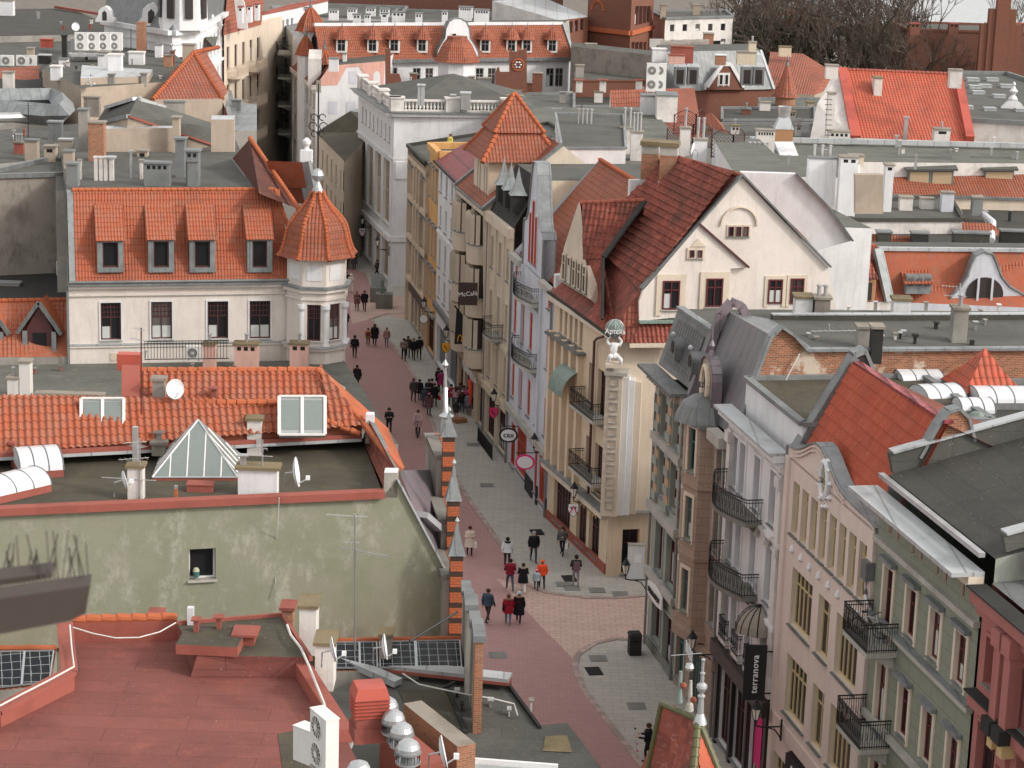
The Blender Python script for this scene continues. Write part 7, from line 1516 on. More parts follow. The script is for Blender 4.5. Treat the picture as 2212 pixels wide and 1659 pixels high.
# tiled mansard with boarded dormers
q=[W(1915,422,13.),W(2290,432,13.),W(2290,358,15.2),W(1905,352,15.2)]; b.roof.poly(q,'tile_or'); b.curtain([q[0],q[1]],0,'plaster_cream',False); b.trim.beam(q[0],q[1],.4,.2,'zinc_d')
for x0,x1,y0,y1,n in ((1960,2058,368,400,2),(2125,2188,368,402,1)):
    Yd=W((x0+x1)/2,405,13.4).y-.6; a,c2=D(x0,y1,Yd),D(x1,y1,Yd); hh=D(x0,y0,Yd).z-a.z; m=MB(); m.prism([a,c2,c2+Vc((0,3,0)),a+Vc((0,3,0))],hh,'zinc_d','felt'); do=m.build('dormer',b.o); m=MB()
    for i in range(n):
        p=a+(c2-a)*(i/n+.04)+Vc((0,-.04,.12)); q_=a+(c2-a)*((i+1)/n-.04)+Vc((0,-.04,.12)); m.poly([p,q_,q_+Vc((0,0,hh-.25)),p+Vc((0,0,hh-.25))],'osb')
    m.build('boarding',do); m=MB(); m.prism([a+Vc((-.3,-.3,hh)),c2+Vc((.3,-.3,hh)),c2+Vc((.5,4,hh+.5)),a+Vc((-.5,4,hh+.5))],.15,'felt'); m.build('dormer_roof',do)
b.done()
# ================= big bright red roof
b=TH_('steep bright red tiled roof between red metal verges with a grey slab chimney',W(1900,300,14))
rl,rr=W(1822,150,20.4),W(2066,160,20.2); el,er=W(1848,298,15.0),W(2095,306,15.)
b.roof.poly([el,er,rr,rl],'tile_bright'); b.roof.poly([rl,rr,rr+(rr-er).cross(Vc((1,0,0)))*0+Vc((2,6,-7)),rl+Vc((2,6,-7))],'tile_bright')
b.trim.beam(el+Vc((0,0,.1)),rl+Vc((-.1,0,.1)),.9,.3,'redmetal'); b.trim.beam(er+Vc((0,0,.2)),rr+Vc((0,0,.2)),.8,.7,'redmetal')
b.wall.poly([W(1750,305,0),W(1750,298,14.5),W(1765,225,17.4),W(1808,145,20.5),rl,el,Vc((el.x,el.y,0))],'plaster_lil' if 0 else 'plaster_w'); b.wall.poly([er,rr,rr+Vc((2,6,-7)),Vc((rr.x+2,rr.y+6,0)),Vc((er.x,er.y,0))],'plaster_w'); b.curtain([el,er],0,'plaster_w',False)
m=MB(); ridge(m,rl,rr,.17,None,'redpaint'); m.build('ridge_tiles',b.o)
b.chim(1797,140,165,26,20.2,1,'plaster_w','cap'); b.chim(2064,150,185,26,20.2,1,'plaster_w','cap'); b.chim(1894,167,232,17,17.2,1.6,'plaster_w','cap_moss'); b.chim(1792,200,300,16,15,1.,'plaster_w','cap')
m=MB()
for i in range(8): 
    p=D(1790,215+i*11,186); m.beam(p-Vc((.3,0,0)),p+Vc((.3,0,0)),.05,.05,'iron')
m.build('ladder_rungs',b.o)
b.done()
b=TH_('flat grey roof dotted with white roof lights at the right edge',W(2100,200,17))
b.block([(2070,262,16.4),(2290,275,16.4),(2290,200,16.4),(2175,162,16.4),(2050,160,16.4)],0,'plaster_w','felt',.4,'cap_gry',.4)
for x,y in ((2000,0),(2103,172),(2033+75,188),(2145,172),(2175,186),(2130,186),(2160,208),(2140,236),(2208,238),(2090,232),(2065+50,200)):
    if x>2050: b.chim(x,y-3,y+4,26,16.4,1.1,'zinc_l','glass_sky',name='roof_light',capo=.02)
q=[W(2096,305,13.2),W(2160,312,13.2),W(2160,262,15.6),W(2090,262,15.6)]; b.roof.poly(q,'tile_or'); b.curtain([q[0],q[1]],0,'plaster_w',False); b.chim(2114,255,288,16,14.2,1,'wood_gry','zinc',name='dormer')
Yg=W(2170,300,13.2).y-1; pts=[D(x,y,Yg) for x,y in ((2122,303),(2125,290),(2138,284),(2142,262),(2155,250),(2158,240),(2168,230),(2176,222),(2190,212),(2205,222),(2215,235),(2225,250),(2250,270),(2262,303))]; b.wall.prism(pts,Vc((0,.8,0)),'plaster_white'); m=MB(); c=D(2188,214,Yg+.4); m.lathe(c,[(.5,0),(.3,.3),(.15,.4),(.45,.8),(.2,1.1),(.1,1.3),(.2,1.5),(0,1.8)],'plaster_white',10); m.build('finial',b.o); b.strip(Vc((pts[0].x,Yg,0)),Vc((pts[-1].x,Yg,0)),0,None,pts[1].z-.3,pts[1].z,.3,'plaster_white'); m=MB(); c=D(2200,272,Yg); m.box(c,(3.6,.1,1.),'plaster_w'); m.build('relief_panel',b.o)
b.curtain([pts[0],pts[-1]],0,'plaster_w',False)
b.done()
# ================= middle right roofs
b=TH_('dark stepped roofs with stubby chimneys above the right hand mansard',W(2000,480,13))
b.block([(1835,478,13.),(2080,478,13.),(2050,425,13.),(1840,440,13.)],0,'plaster_w','felt',.25,'felt_d',.3); b.block([(1830,532,12.),(2300,536,12.),(2300,430,12.),(2075,430,12.),(2085,500,12.),(1830,500,12.)],0,'plaster_w','felt_d')
for q in ([W(1842,528,12.1),W(1990,530,12.1),W(1985,510,12.8),W(1842,505,12.8)],[W(2078,505,12.3),W(2180,510,12.3),W(2140,482,13.),W(2078,480,13.)]): b.roof.poly(q,'tile_or')
for x,yt,yb,w,m_ in ((1910,500,528,30,'felt_d'),(1987,502,533,36,'bitumen'),(2098,502,534,78,'felt_d'),(2200,498,534,78,'bitumen'),(1957,425,455,28,'plaster_w'),(2003,428,452,28,'plaster_w'),(2046,415,458,26,'plaster_lil'),(2111,425,460,22,'cap_gry')): b.chim(x,yt,yb,w,12.2 if yb>500 else 13.,.9,m_,'cap_gry' if yb>500 else 'cap')
m=MB(); m.tube([W(2105,452,12.8),W(2128,466,12.8),W(2145,480,12.6),W(2142,520,12.2)],.26,'steel_w',8); m.build('duct_pipe',b.o); m=MB(); m.tube([W(2118,455,12.9),D(2118,425,W(2118,455,12.9).y),D(2121,420,W(2118,455,12.9).y)],.14,'galv',8); m.build('flue_pipe',b.o)
b.done()
b=TH_('long orange mansard with a grey bell shaped gable at the right edge',W(2050,640,9))
z0=9.6; A,B=W(1925,652,z0),W(2300,668,z0); b.facade(A,B,0,z0,[],'plaster_lil'); T0,T1=W(1898,537,13.3),W(2300,541,13.3)
b.roof.tiles([A,B,T1,T0],'tile_m',.24,.44,.04,.035,4); b.trim.beam(T0,T1,.4,.25,'zinc_l'); b.trim.beam(W(1922,652,z0+.2),W(1896,537,13.4),.8,.25,'zinc')
Y=A.y-.5; g=[(2050,652),(2054,640),(2072,625),(2088,600),(2096,575),(2105,556),(2124,546),(2143,552),(2152,572),(2162,600),(2180,622),(2212,640),(2215,655)]
m=MB(); m.prism([D(x,y,Y+.6) for x,y in g],Vc((0,.8,0)),'plaster_lil','plaster_lil'); go=m.build('bell_gable',b.o); m=MB()
for p,q in zip(g[:-1],g[1:]): m.beam(D(*p,Y+.9)+Vc((0,.2,.15)),D(*q,Y+.9)+Vc((0,.2,.15)),1.2,.12,'zinc')
m.build('gable_coping',go); m=MB(); c=D(2127,630,Y+.55); m.poly([c+Vc((1.35*math.cos(a),0,1.25*math.sin(a)-.2)) for a in [math.pi*(k/16*1.3-.15) for k in range(17)]],'glass_b'); m.build('pane',go); m=MB()
for s in (-.5,.5): m.beam(c+Vc((s,-.05,-.7)),c+Vc((s,-.05,1.)),.15,.2,'plaster_lil')
m.build('mullion',go)
m=MB(); a,c2=D(1957,617,A.y-.6),D(2012,617,A.y-.6); m.prism([a-Vc((0,0,.6)),c2-Vc((0,0,.6)),c2+Vc((0,3,-.6)),a+Vc((0,3,-.6))],1.3,'zinc'); do=m.build('dormer',b.o); m=MB(); rr=[D(1953,614,A.y-.9),D(2018,614,A.y-.9),D(1998,560,A.y+2.2),D(1940,562,A.y+2.2)]; m.tiles(rr,'tile_m',.24,.44,.04,.03,4); m.build('dormer_roof',do); m=MB()
for i in range(3): p=a+(c2-a)*(.06+i*.33)+Vc((0,-.03,-.05)); q=p+(c2-a)*.24; m.poly([p,q,q+Vc((0,0,.6)),p+Vc((0,0,.6))],'glass_c')
m.build('pane',do); m=MB()
b.block([T0,T1,W(2300,526,13.3),W(1880,522,13.3)],0,'plaster_w','felt')
b.done()
b=TH_('mottled dark red tiled slope with a timber framed dormer beside the pharmacy gable',W(1830,640,10))
z0=9.8; A,B=W(1793,652,z0),W(1925,652,z0); b.facade(A,B,0,z0,[],'plaster_w'); b.roof.tiles([A,B,W(1893,532,13.4),W(1765,532,13.4)],'tile_red3',.24,.4,.06,.035); m=MB(); ridge(m,W(1765,530,13.45),W(1893,530,13.45),.15,None,'ridge_dull'); m.build('ridge_tiles',b.o)
Y=A.y-.5; a,c2=D(1822,650,Y),D(1890,650,Y); hh=D(1822,606,Y).z-a.z; m=MB(); m.prism([a,c2,c2+Vc((0,2.5,0)),a+Vc((0,2.5,0))],hh,'wood_raw'); do=m.build('dormer',b.o); m=MB()
for i in range(2): p=a+(c2-a)*(.1+i*.42)+Vc((0,-.03,.05)); q=p+(c2-a)*.36; m.poly([p,q,q+Vc((0,0,hh-.2)),p+Vc((0,0,hh-.2))],'glass_b')
m.build('pane',do); m=MB(); m.tiles([D(1818,606,Y-.4),D(1898,604,Y-.4),D(1868,535,Y+2.5),D(1792,536,Y+2.5)],'tile_red3',.24,.4,.07,.035); m.build('dormer_roof',do); b.done()
# flat roof beyond near row (right): skylights, red tent roof
b=TH_('flat dark roof with rows of white barrel skylights and a small red pyramid roof',W(2050,870,16))
b.block([NP(20.9,4.2,17.0),NP(31.6,4.,17.0),NP(31.6,40,17.0),NP(12.9,40,17.0),NP(12.9,9,17.0),NP(20.9,9,17.0)],0,'plaster_w','felt_d',.25,'cap_gry',.3)
for p,q,w_ in (((1950,842,17),(2040,838,17),2.4),((2005,882,17),(2088,878,17),2.),((2115,885,17),(2230,885,17),2.),((2078,908,17),(2150,908,17),1.6)): barrel(b,p,q,w_,.5,3,'cap_gry')
c=W(2120,848,17.1); m=MB(); m.box(c,(1.6,1.6,.4),'bitumen'); m.lathe(c+Vc((0,0,.35)),[(2.,0),(1.,.75),(0,1.75)],'tile_bright',4,math.pi/4+.2,smooth=False); m.build('pyramid_roof',b.o)
m=MB(); m.lathe(W(2108,915,17.2),[(.5,0),(.42,.3),(.2,.5),(0,.55)],'copper',12); m.build('roof_dome',b.o)
b.done()
# generic town fill behind the right rows
random.seed(11)
k=0
for (x0,x1,y0,y1,z,rm,wm) in ((1080,1240,238,205,14.5,'felt','plaster_w'),(1160,1320,262,240,16,'felt_gn','plaster_gry'),(1510,1760,300,270,13.5,'felt','plaster_gry'),(1560,1760,262,235,13.,'felt_d','plaster_gry'),(1640,1800,240,215,12.5,'felt_gn','plaster_w'),(960,1240,225,208,13.5,'felt_d','brick_red'),(840,1080,215,196,13.,'felt','brick_red'),(1240,1440,232,202,12.6,'felt_d','brick_red'),(1780,2300,310,280,13.5,'felt','plaster_gry')):
    b=TH_(['grey flat roof behind the tower dormer','pale flat roof behind the orange hips','grey courtyard roof beside the trellis','dark courtyard roof left of the red roof','pale roof strip behind the courtyard walls','dark roof strip under the long mansard','grey roof strip between mansard and balustrade','dark roof strip by the red mansard','grey roof strip in front of the bright red roof'][k]+' in the middle distance',W((x0+x1)/2,y0,z)); k+=1
    b.block([(x0,y0,z),(x1,y0,z),(x1,y1,z),(x0,y1,z)],0,wm,rm,.25,'cap_gry',.3)
    n=max(2,int((x1-x0)/55))
    for i in range(n):
        x=x0+(x1-x0)*(i+random.uniform(.2,.8))/n; yb=random.uniform(y1+4,y0-2); h=random.uniform(12,30); b.chim(x,yb-h,yb,random.uniform(10,24),z,.9,random.choice(['plaster_w','plaster_w','brick','plaster_gry','plaster_tan','brick_red']),random.choice(['cap','cap_gry','cap_moss']),pots=random.choice([0,0,1,3]),slots=random.choice([0,2,3]))
    b.done()
b=TH_('orange brick gable fragment with a white rosette in front of the long mansard',W(1118,200,13))
Y=236; m=MB(); pts=[D(x,y,Y) for x,y in ((1100,205),(1100,105),(1106,105),(1106,112),(1118,112),(1118,108),(1130,108),(1130,112),(1131,106),(1138,106),(1138,205))]; b.wall.prism(pts,Vc((0,.7,0)),'brick_red'); m=MB(); c=D(1119,140,Y-.05)
for k in range(6): a=math.pi/3*k; m.lathe(c+Vc((.3*math.cos(a),-.02,.3*math.sin(a))),[(0,-.13),(.15,0),(0,.13)],'plaster_white',6)
m.tube([c+Vc((.6*math.cos(a),0,.6*math.sin(a))) for a in [2*math.pi*k/16 for k in range(17)]],.08,'brick_orange',5); m.build('rosette',b.o)
b.wall.prism([D(x,y,Y) for x,y in ((1070,158),(1074,146),(1078,146),(1080,156),(1100,156),(1100,205),(1070,205))],Vc((0,.6,0)),'brick_red'); b.wall.prism([D(x,y,Y+3) for x,y in ((832,188),(832,105),(843,105),(843,160),(862,160),(866,172),(866,190))],Vc((0,.6,0)),'brick_red')
for x,yt,yb,w in ((892,158,192,15),(988,168,196,10),(1018,165,195,12),(1160,157,205,22),(1136,178,200,38),(1046,168,190,30)): b.chim(x,yt,yb,w,12.8,1,'brick_red' if w!=30 else 'cap_gry','cap')
b.done()

random.seed(33)
for lb_,x0,x1,y0,y1,z,n in (('long pale grey flat roof',1620,2200,310,345,15.5,9),('narrow brown stone',1600,2200,664,684,17.6,6),('narrow brown stone',1730,2200,700,745,18.45,9),('white rooftop blocks',1100,1390,300,360,17.,12),('dark stepped roofs',1850,2200,440,520,12.2,8),('flat dark roof with rows',1960,2200,835,880,17.02,5),('mottled green' if 0 else 'dark mossy felt',900,1200,1500,1560,9,5)):
    cb=BLD(lb_)
    for i in range(n):
        x,y=random.uniform(x0,x1),random.uniform(y0,y1); k=random.choice(['galv','bitumen','plaster_w','galv']); cb.chim(x,y-random.uniform(6,20),y,random.uniform(3,7),z,.25,k,random.choice(['galv',k,'cap']),name='vent_pipe',capo=.06,caph=.05)
mast(1791,700,765,17.5,'tall thin antenna with horizontal yagi on the patchy brick firewall roof',[(715,1,.2,3,10,.5)],.03); mast(2074,612,668,17.4,'white and red antenna array by the bell shaped gable',[(620,-1,.2,1.4,8,.7),(640,-1,.1,1.2,8,.6),(628,.3,1,1,6,.5)],.035)
cable([W(1690,712,18.2),W(1740,738,17.6),W(1850,742,17.5),W(1960,748,17.5),W(2212,745,17.5)],.03,'white cable running along the long grey roof above the red pyramid roof')
cable([NP(12.9,3,18.6),NP(13.0,2.2,17.),NP(13.1,1.5,16.2),NP(13.2,.9,17.2)],.03,'loose white cables hanging on the patchy brick gable')
def cm(c,r=.8):
    k='cloth_%02x%02x%02x'%tuple(int(x*255) for x in c); return k if k in MT else (flat(k,c,r,spec=.15) and k)
SKIN=cm((.5,.3,.22)); HAIR={'b':(.02,.015,.012),'d':(.06,.035,.02),'l':(.3,.2,.1),'g':(.3,.3,.3),'r':(.12,.05,.02)}
def skinned(verts,edges,rad,sub=1):
    me=bpy.data.meshes.new('tmp'); me.from_pydata([Vc(v) for v in verts],edges,[]); o=bpy.data.objects.new('tmp',me); COL.objects.link(o)
    sk_=o.modifiers.new('s','SKIN'); sk_.use_smooth_shade=True
    for i,r in enumerate(rad): d=me.skin_vertices[0].data[i]; d.radius=(r,r) if not isinstance(r,tuple) else r
    me.skin_vertices[0].data[0].use_root=True
    if sub: o.modifiers.new('u','SUBSURF').levels=sub
    dg=bpy.context.evaluated_depsgraph_get(); dg.update(); m2=bpy.data.meshes.new_from_object(o.evaluated_get(dg)); bpy.data.objects.remove(o); return m2
POSE={}
def pose(k,st,arm):      # st = stride, arm = 'down','phone','carry','swing','juggle'
    key=(k,st,arm)
    if key in POSE: return POSE[key]
    V_=[(0,0,.95),(0,.0,1.12),(0,.01,1.3),(0,0,1.45),(0,-.01,1.52),(0,-.02,1.6),(0,-.02,1.68)]; R=[(.15,.11),(.14,.1),(.17,.11),(.12,.08),(.055,.055),(.085,.095),(.07,.08)]; E=[(i,i+1) for i in range(6)]
    for s in (-1,1):
        f=st*s; n=len(V_); V_+=[(s*.095,f*.02,.88),(s*.1,-f*.16-.03,.49),(s*.1,-f*.26+.05*(f<0)+ (.04 if st else .02),.09+(.06 if f<0 else 0)),(s*.11,-f*.26-.13,.035+(.02 if f<0 else 0))]; R+=[.09,.06,.045,(.04,.03)]; E+=[(0,n),(n,n+1),(n+1,n+2),(n+2,n+3)]
    H_=[]
    for s in (-1,1):
        n=len(V_); sh=(s*.19,0,1.42)
        if arm=='phone' or (arm=='mixed' and s>0): el,wr=(s*.24,-.04,1.15),(s*.12,-.27,1.2)
        elif arm=='juggle': el,wr=(s*.24,-.06,1.14),(s*.2,-.33,1.14)
        elif arm=='carry': el,wr=(s*.26,.02,1.15),(s*.23,-.06,.92)
        elif arm=='bars': el,wr=(s*.25,-.1,1.2),(s*.2,-.35,1.08)
        elif arm=='up': el,wr=(s*.3,.0,1.6),(s*.2,-.02,1.86)
        else: q=-s*st*.12; el,wr=(s*.25,.02-q*.3,1.14),(s*.24,-.05-q,.9)
        V_+=[sh,el,wr]; R+=[.065,.045,.03]; E+=[(3,n),(n,n+1),(n+1,n+2)]; H_.append((Vc(el),Vc(wr),s))
    me=skinned(V_,E,R); POSE[key]=(me,[(Vc(V_[11+0]),)],H_); POSE[key]=(me,None,H_,V_); return POSE[key]
def person(p,face,label,top=(.03,.03,.035),legs=(.03,.035,.05),hair='d',h=1.74,st=1,arm='swing',coat=.0,hat=None,hood=None,shoes=(.02,.02,.02),bag=None,group=None,z=.03):
    p=P3(p) if isinstance(p,Vc) else W(p[0],p[1],z); sc=h/1.76
    me,_,Hs,VV=pose(1,st,arm); me=me.copy(); me.name='body'
    me.materials.clear()
    for c in (SKIN,cm(legs),cm(shoes),cm(top)): me.materials.append(MT[c])
    for f in me.polygons:
        c=f.center; armp=abs(c.x)>.16 and c.z>.8 and c.z<1.0 or (arm in('phone','juggle','bars','mixed') and c.y<-.2 and c.z>.9)
        f.material_index=0 if (c.z>1.5 or armp) else (2 if c.z<.1 else (1 if c.z<.95 else 3)); f.use_smooth=True
    t=root('person',p,label,'person',group); t.rotation_euler=(0,0,face); t.scale=(sc*1.16,sc*1.16,sc*1.05)
    def ch(mb,name):
        if not mb.f: return
        loc=t.location.copy(); t.location=(0,0,0); o=mb.build(name,t); t.location=loc; return o
    bo=bpy.data.objects.new('body',me); COL.objects.link(bo); bo.parent=t
    m=MB()   # hands
    for el,wr,s in Hs:
        d=(wr-el).normalized(); u=Vc((1,0,0)); u=(u-d*u.dot(d)).normalized(); w=d.cross(u)
        m.tube([wr,wr+d*.03,wr+d*.09],[.026,.04,.038],SKIN,6)
        for i in range(4): q=wr+d*.085+u*(i-1.5)*.02; L_=(.065,.078,.072,.055)[i]; m.tube([q,q+d*L_*.5,q+d*L_*.9-w*.02*1],[.0095,.009,.007],SKIN,4)
        q=wr+d*.03-u*s*.035; m.tube([q,q-u*s*.025+d*.035,q-u*s*.03+d*.06],[.012,.011,.008],SKIN,4)
    ch(m,'hands')
    m=MB()  # face
    for s in (-1,1):
        m.lathe(Vc((s*.032,-.105,1.625)),[(0,-.01),(.011,0),(0,.01)],'white',6); m.lathe(Vc((s*.032,-.114,1.625)),[(0,-.005),(.005,0),(0,.005)],'black',5); m.lathe(Vc((s*.085,-.02,1.6)),[(0,-.03),(.016,0),(0,.03)],SKIN,5)
    m.tube([Vc((0,-.1,1.63)),Vc((0,-.128,1.595)),Vc((0,-.105,1.585))],[.008,.014,.008],SKIN,5); m.tube([Vc((-.025,-.105,1.555)),Vc((0,-.112,1.553)),Vc((.025,-.105,1.555))],.006,cm((.35,.1,.08)),4); ch(m,'face')
    T=cm(top); m=MB(); zb=.95-coat
    prof=[(.21+coat*.12,zb),(.2+coat*.05,.98),(.185,1.12),(.2,1.3),(.2,1.42),(.1,1.5),(.07,1.52)]
    m.lathe(Vc((0,0,0)),prof,T,14,0,(1.08,.78))
    for el,wr,s in Hs:
        sh=Vc((s*.18,0,1.43)); m.tube([sh+Vc((-s*.06,0,0)),sh,el,wr-(wr-el)*.05],[.07,.085,.065,.05],T,8)
    ch(m,'coat')
    if hood:
        m=MB(); m.tube([Vc((.12*math.cos(a),.12*math.sin(a)+.03,1.5)) for a in [math.pi*k/6 for k in range(7)]],.05,cm(hood),6); ch(m,'hood')
    m=MB(); hc=cm(HAIR[hair[0]])
    if hat: m.lathe(Vc((0,-.01,1.64)),[(.102,0),(.105,.04),(.09,.1),(.05,.135),(0,.145)],cm(hat),12,0,(1,1.08)); m.tube([Vc((.1*math.cos(a),.108*math.sin(a)-.01,1.645)) for a in [2*math.pi*k/12 for k in range(13)]],.014,cm(hat),4,False); ch(m,'hat'); m=MB()
    else: m.lathe(Vc((0,.008,1.63)),[(.085,-.05),(.1,.0),(.098,.06),(.07,.11),(0,.128)],hc,12,0,(1,1.1))
    if len(hair)>1: m.tube([Vc((0,.06,1.7)),Vc((0,.085,1.58)),Vc((0,.1,1.42)),Vc((0,.1,1.3))],[.07,.1,.09,.04],hc,8)
    elif hat: m.lathe(Vc((0,.02,1.56)),[(.06,0),(.088,.04),(.09,.1)],hc,10)
    ch(m,'hair')
    if bag:
        kind,c=bag; mt=cm(c); m=MB(); R=Matrix.Rotation(face,3,'Z')
        if kind=='back': o=Vc((0,.2,1.2)); m.box(o-Vc((0,0,.2)),(.3,.16,.42),mt,taper=.85); m.beam(Vc((-.1,.12,1.42)),Vc((-.1,-.13,1.4)),.04,.02,mt); m.beam(Vc((.1,.12,1.42)),Vc((.1,-.13,1.4)),.04,.02,mt)
        elif kind=='hand': o=Vc((.3,-.08,.5)); m.box(o,(.12,.34,.3),mt); m.tube([o+Vc((0,-.1,.3)),o+Vc((0,0,.42)),o+Vc((0,.1,.3))],.012,mt,4)
        else: o=Vc((.25,0,.95)); m.box(o-Vc((0,0,.1)),(.1,.32,.24),mt); m.tube([o+Vc((0,-.1,.12)),Vc((-.1,-.17,1.35)),Vc((-.16,0,1.48)),Vc((0,.16,1.25)),o+Vc((0,.1,.12))],.014,mt,4)
        n_={'back':'backpack','hand':'carrier_bag','side':'shoulder_bag'}[kind]; loc=p
        b_=m.build(n_); b_.location=p; b_.rotation_euler=(0,0,face); b_.scale=(sc*1.16,sc*1.16,sc*1.05); tag(b_,n_.replace('_',' ')+' of the person '+' '.join(label.replace('person, ','').replace('person ','').split()[:10]).rstrip(','),'bag'); BAGS.append(b_)
    return t
BAGS=[]; PI=math.pi
blk=(.014,.014,.017)
person((1053,1345),PI-.5,'person in a navy padded jacket and brown trousers walking away, leftmost at the crossing',(.05,.075,.11),(.055,.04,.035),'d',1.84,1,'down',coat=.05)
person((1097,1350),PI,'person in a short dark red puffer coat and blue jeans walking away',(.28,.015,.03),(.1,.15,.2),'r',1.66,.7,'phone',coat=.25,hood=(.2,.12,.08),bag=('side',blk))
person((1120,1346),PI-.15,'person in a long black coat with a fur hood and pale blue hat',blk,(.03,.02,.02),'d',1.7,.8,'down',coat=.45,hat=(.45,.55,.6),hood=(.25,.16,.09),bag=('side',(.35,.01,.02)))
person((1101,1276),PI+.15,'person in a maroon puffer jacket and jeans striding away',(.2,.015,.03),(.06,.09,.13),'b',1.8,1.2,'phone',coat=.02)
person((1129,1280),PI,'person in a black knee length puffer and white leggings',blk,(.7,.66,.6),'d',1.66,1,'phone',coat=.35,hood=(.35,.28,.2))
person((1158,1276),PI,'person, a small child in a pale blue jacket and pink hat',(.42,.53,.58),(.05,.05,.06),'d',1.2,1,'down',coat=.1,hat=(.75,.3,.4))
person((1170,1272),PI+.1,'person in a bright orange red jacket and orange hat',(.85,.09,.03),(.03,.03,.04),'d',1.62,.8,'down',coat=.08,hat=(.8,.12,.02))
person((1243,1267),PI+.1,'person in grey trousers and dark hooded jacket with a backpack',(.04,.035,.04),(.27,.24,.24),'b',1.78,.5,'phone',hat=(.03,.025,.03),bag=('back',(.17,.1,.12)))
person((1152,1214),.1,'person in an open black jacket and dark jeans walking toward us',blk,(.05,.06,.075),'g',1.8,.9,'down',coat=.05)
person((1214,1199),-.3,'person with long brown hair in a grey jacket by the pharmacy wall',(.1,.1,.1),(.015,.015,.02),'dl',1.68,.8,'mixed',coat=.02,bag=('hand',(.75,.7,.7)))
person((1095,1226),PI,'person in a white jacket with black shoulders walking away',(.62,.66,.68),(.03,.03,.035),'b',1.76,.9,'down',coat=.05,hood=blk)
person((1014,1199),.1,'person in a long cream puffer coat holding a white bag',(.62,.53,.46),(.03,.02,.03),'d',1.68,.5,'phone',coat=.42,hat=(.06,.02,.02),bag=('hand',(.7,.68,.66)))
sp=W(902,942,.03); person(Vc((sp.x,sp.y+.1,.16)),0,'person in a long pink coat standing on an electric scooter',(.52,.36,.38),(.02,.02,.02),'dl',1.68,0,'bars',coat=.4)
m=MB(); m.box(sp+Vc((0,.1,.1)),(.16,.75,.05),'black'); m.tube([sp+Vc((0,-.32,.15)),sp+Vc((0,-.26,1.15))],.022,'black',6); m.tube([sp+Vc((-.24,-.26,1.15)),sp+Vc((.24,-.26,1.15))],.018,'black',6)
t=root('electric_scooter',sp,'black electric scooter under the rider in the long pink coat','scooter'); m.build('frame',t)
for y in (-.42,.5):
    w_=MB(); w_.tube([sp+Vc((-.03,y,.11)),sp+Vc((.03,y,.11))],.11,'black',14); w_.build('wheel',t)
person((840,937),.1,'person in black looking down at a phone beside the hipped roof',(.03,.03,.035),(.02,.02,.02),'b',1.8,.5,'phone',hat=(.03,.03,.03))
person((771,839),PI-.15,'person in a black parka with fur hood carrying a dark bag',(.025,.025,.025),blk,'d',1.76,.9,'mixed',coat=.25,hood=(.12,.07,.04),bag=('hand',blk))
person((766,774),PI,'person in a black jacket with a grey messenger bag walking away alone',blk,(.035,.035,.04),'b',1.8,.6,'down',hat=(.03,.03,.03),bag=('side',(.14,.12,.11)))
person((795,747),PI,'person, a child in a mustard jacket with a dark pink backpack',(.42,.2,.03),(.02,.02,.02),'d',1.45,.7,'down',coat=.1,bag=('back',(.12,.03,.07)))
person((809,747),PI,'person in a long black coat beside the child in mustard',blk,(.015,.015,.015),'dl',1.78,.9,'down',coat=.35)
person((835,749),PI,'person in a red, black and white checked jacket and brown cap',(.32,.2,.19),(.1,.15,.18),'d',1.55,.9,'down',coat=.1,hat=(.3,.15,.05))
person((872,779),.05,'person in a two tone brown jacket, left of the group of four',(.2,.15,.14),(.02,.02,.03),'b',1.76,1,'phone')
person((881,772),.0,'person with reddish hair in the group of four, second from left',(.06,.04,.04),(.03,.03,.03),'dl',1.7,.8,'down')
person((893,777),-.1,'person in a short dark coat with a brown cap, third of the group of four',blk,(.015,.015,.015),'l',1.7,.8,'down',coat=.15,hat=(.2,.1,.08))
person((905,776),.1,'person all in black, rightmost of the group of four',blk,(.015,.015,.018),'b',1.8,.7,'down')
person((771,671),.05,'person in a brown red coat, left of the walking pair near the display blocks',(.17,.08,.08),(.05,.03,.03),'r',1.68,.6,'phone',coat=.3,hat=(.25,.13,.08))
person((787,672),-.1,'person in a black coat, right of the walking pair near the display blocks',blk,(.03,.02,.025),'d',1.78,.7,'down',coat=.2)
person((758,632),.05,'person in white fur with a red scarf and white trousers',(.6,.5,.43),(.75,.72,.7),'l',1.68,.6,'phone',coat=.25,hat=(.7,.68,.65))
person((748,629),.0,'person in a dark hooded coat left of the one in white fur',blk,(.06,.03,.05),'b',1.76,.5,'down',coat=.2)
person((765,582),PI,'person in a long dark coat standing beyond the turret dome',(.06,.05,.055),(.015,.015,.015),'dl',1.72,.4,'phone',coat=.4)
person((749,581),PI,'person in dark clothes at the turret dome edge with a pale bag',blk,(.03,.03,.03),'b',1.74,.8,'down',bag=('hand',(.4,.4,.42)))
person((814,602),-1.2,'person leaning in dark clothes by the lane shop window',(.06,.05,.05),(.02,.02,.02),'d',1.78,1,'phone')
person((746,716),.1,'person in a dark coat just right of the turret columns',(.03,.025,.04),(.02,.02,.03),'d',1.74,.5,'down',coat=.15)
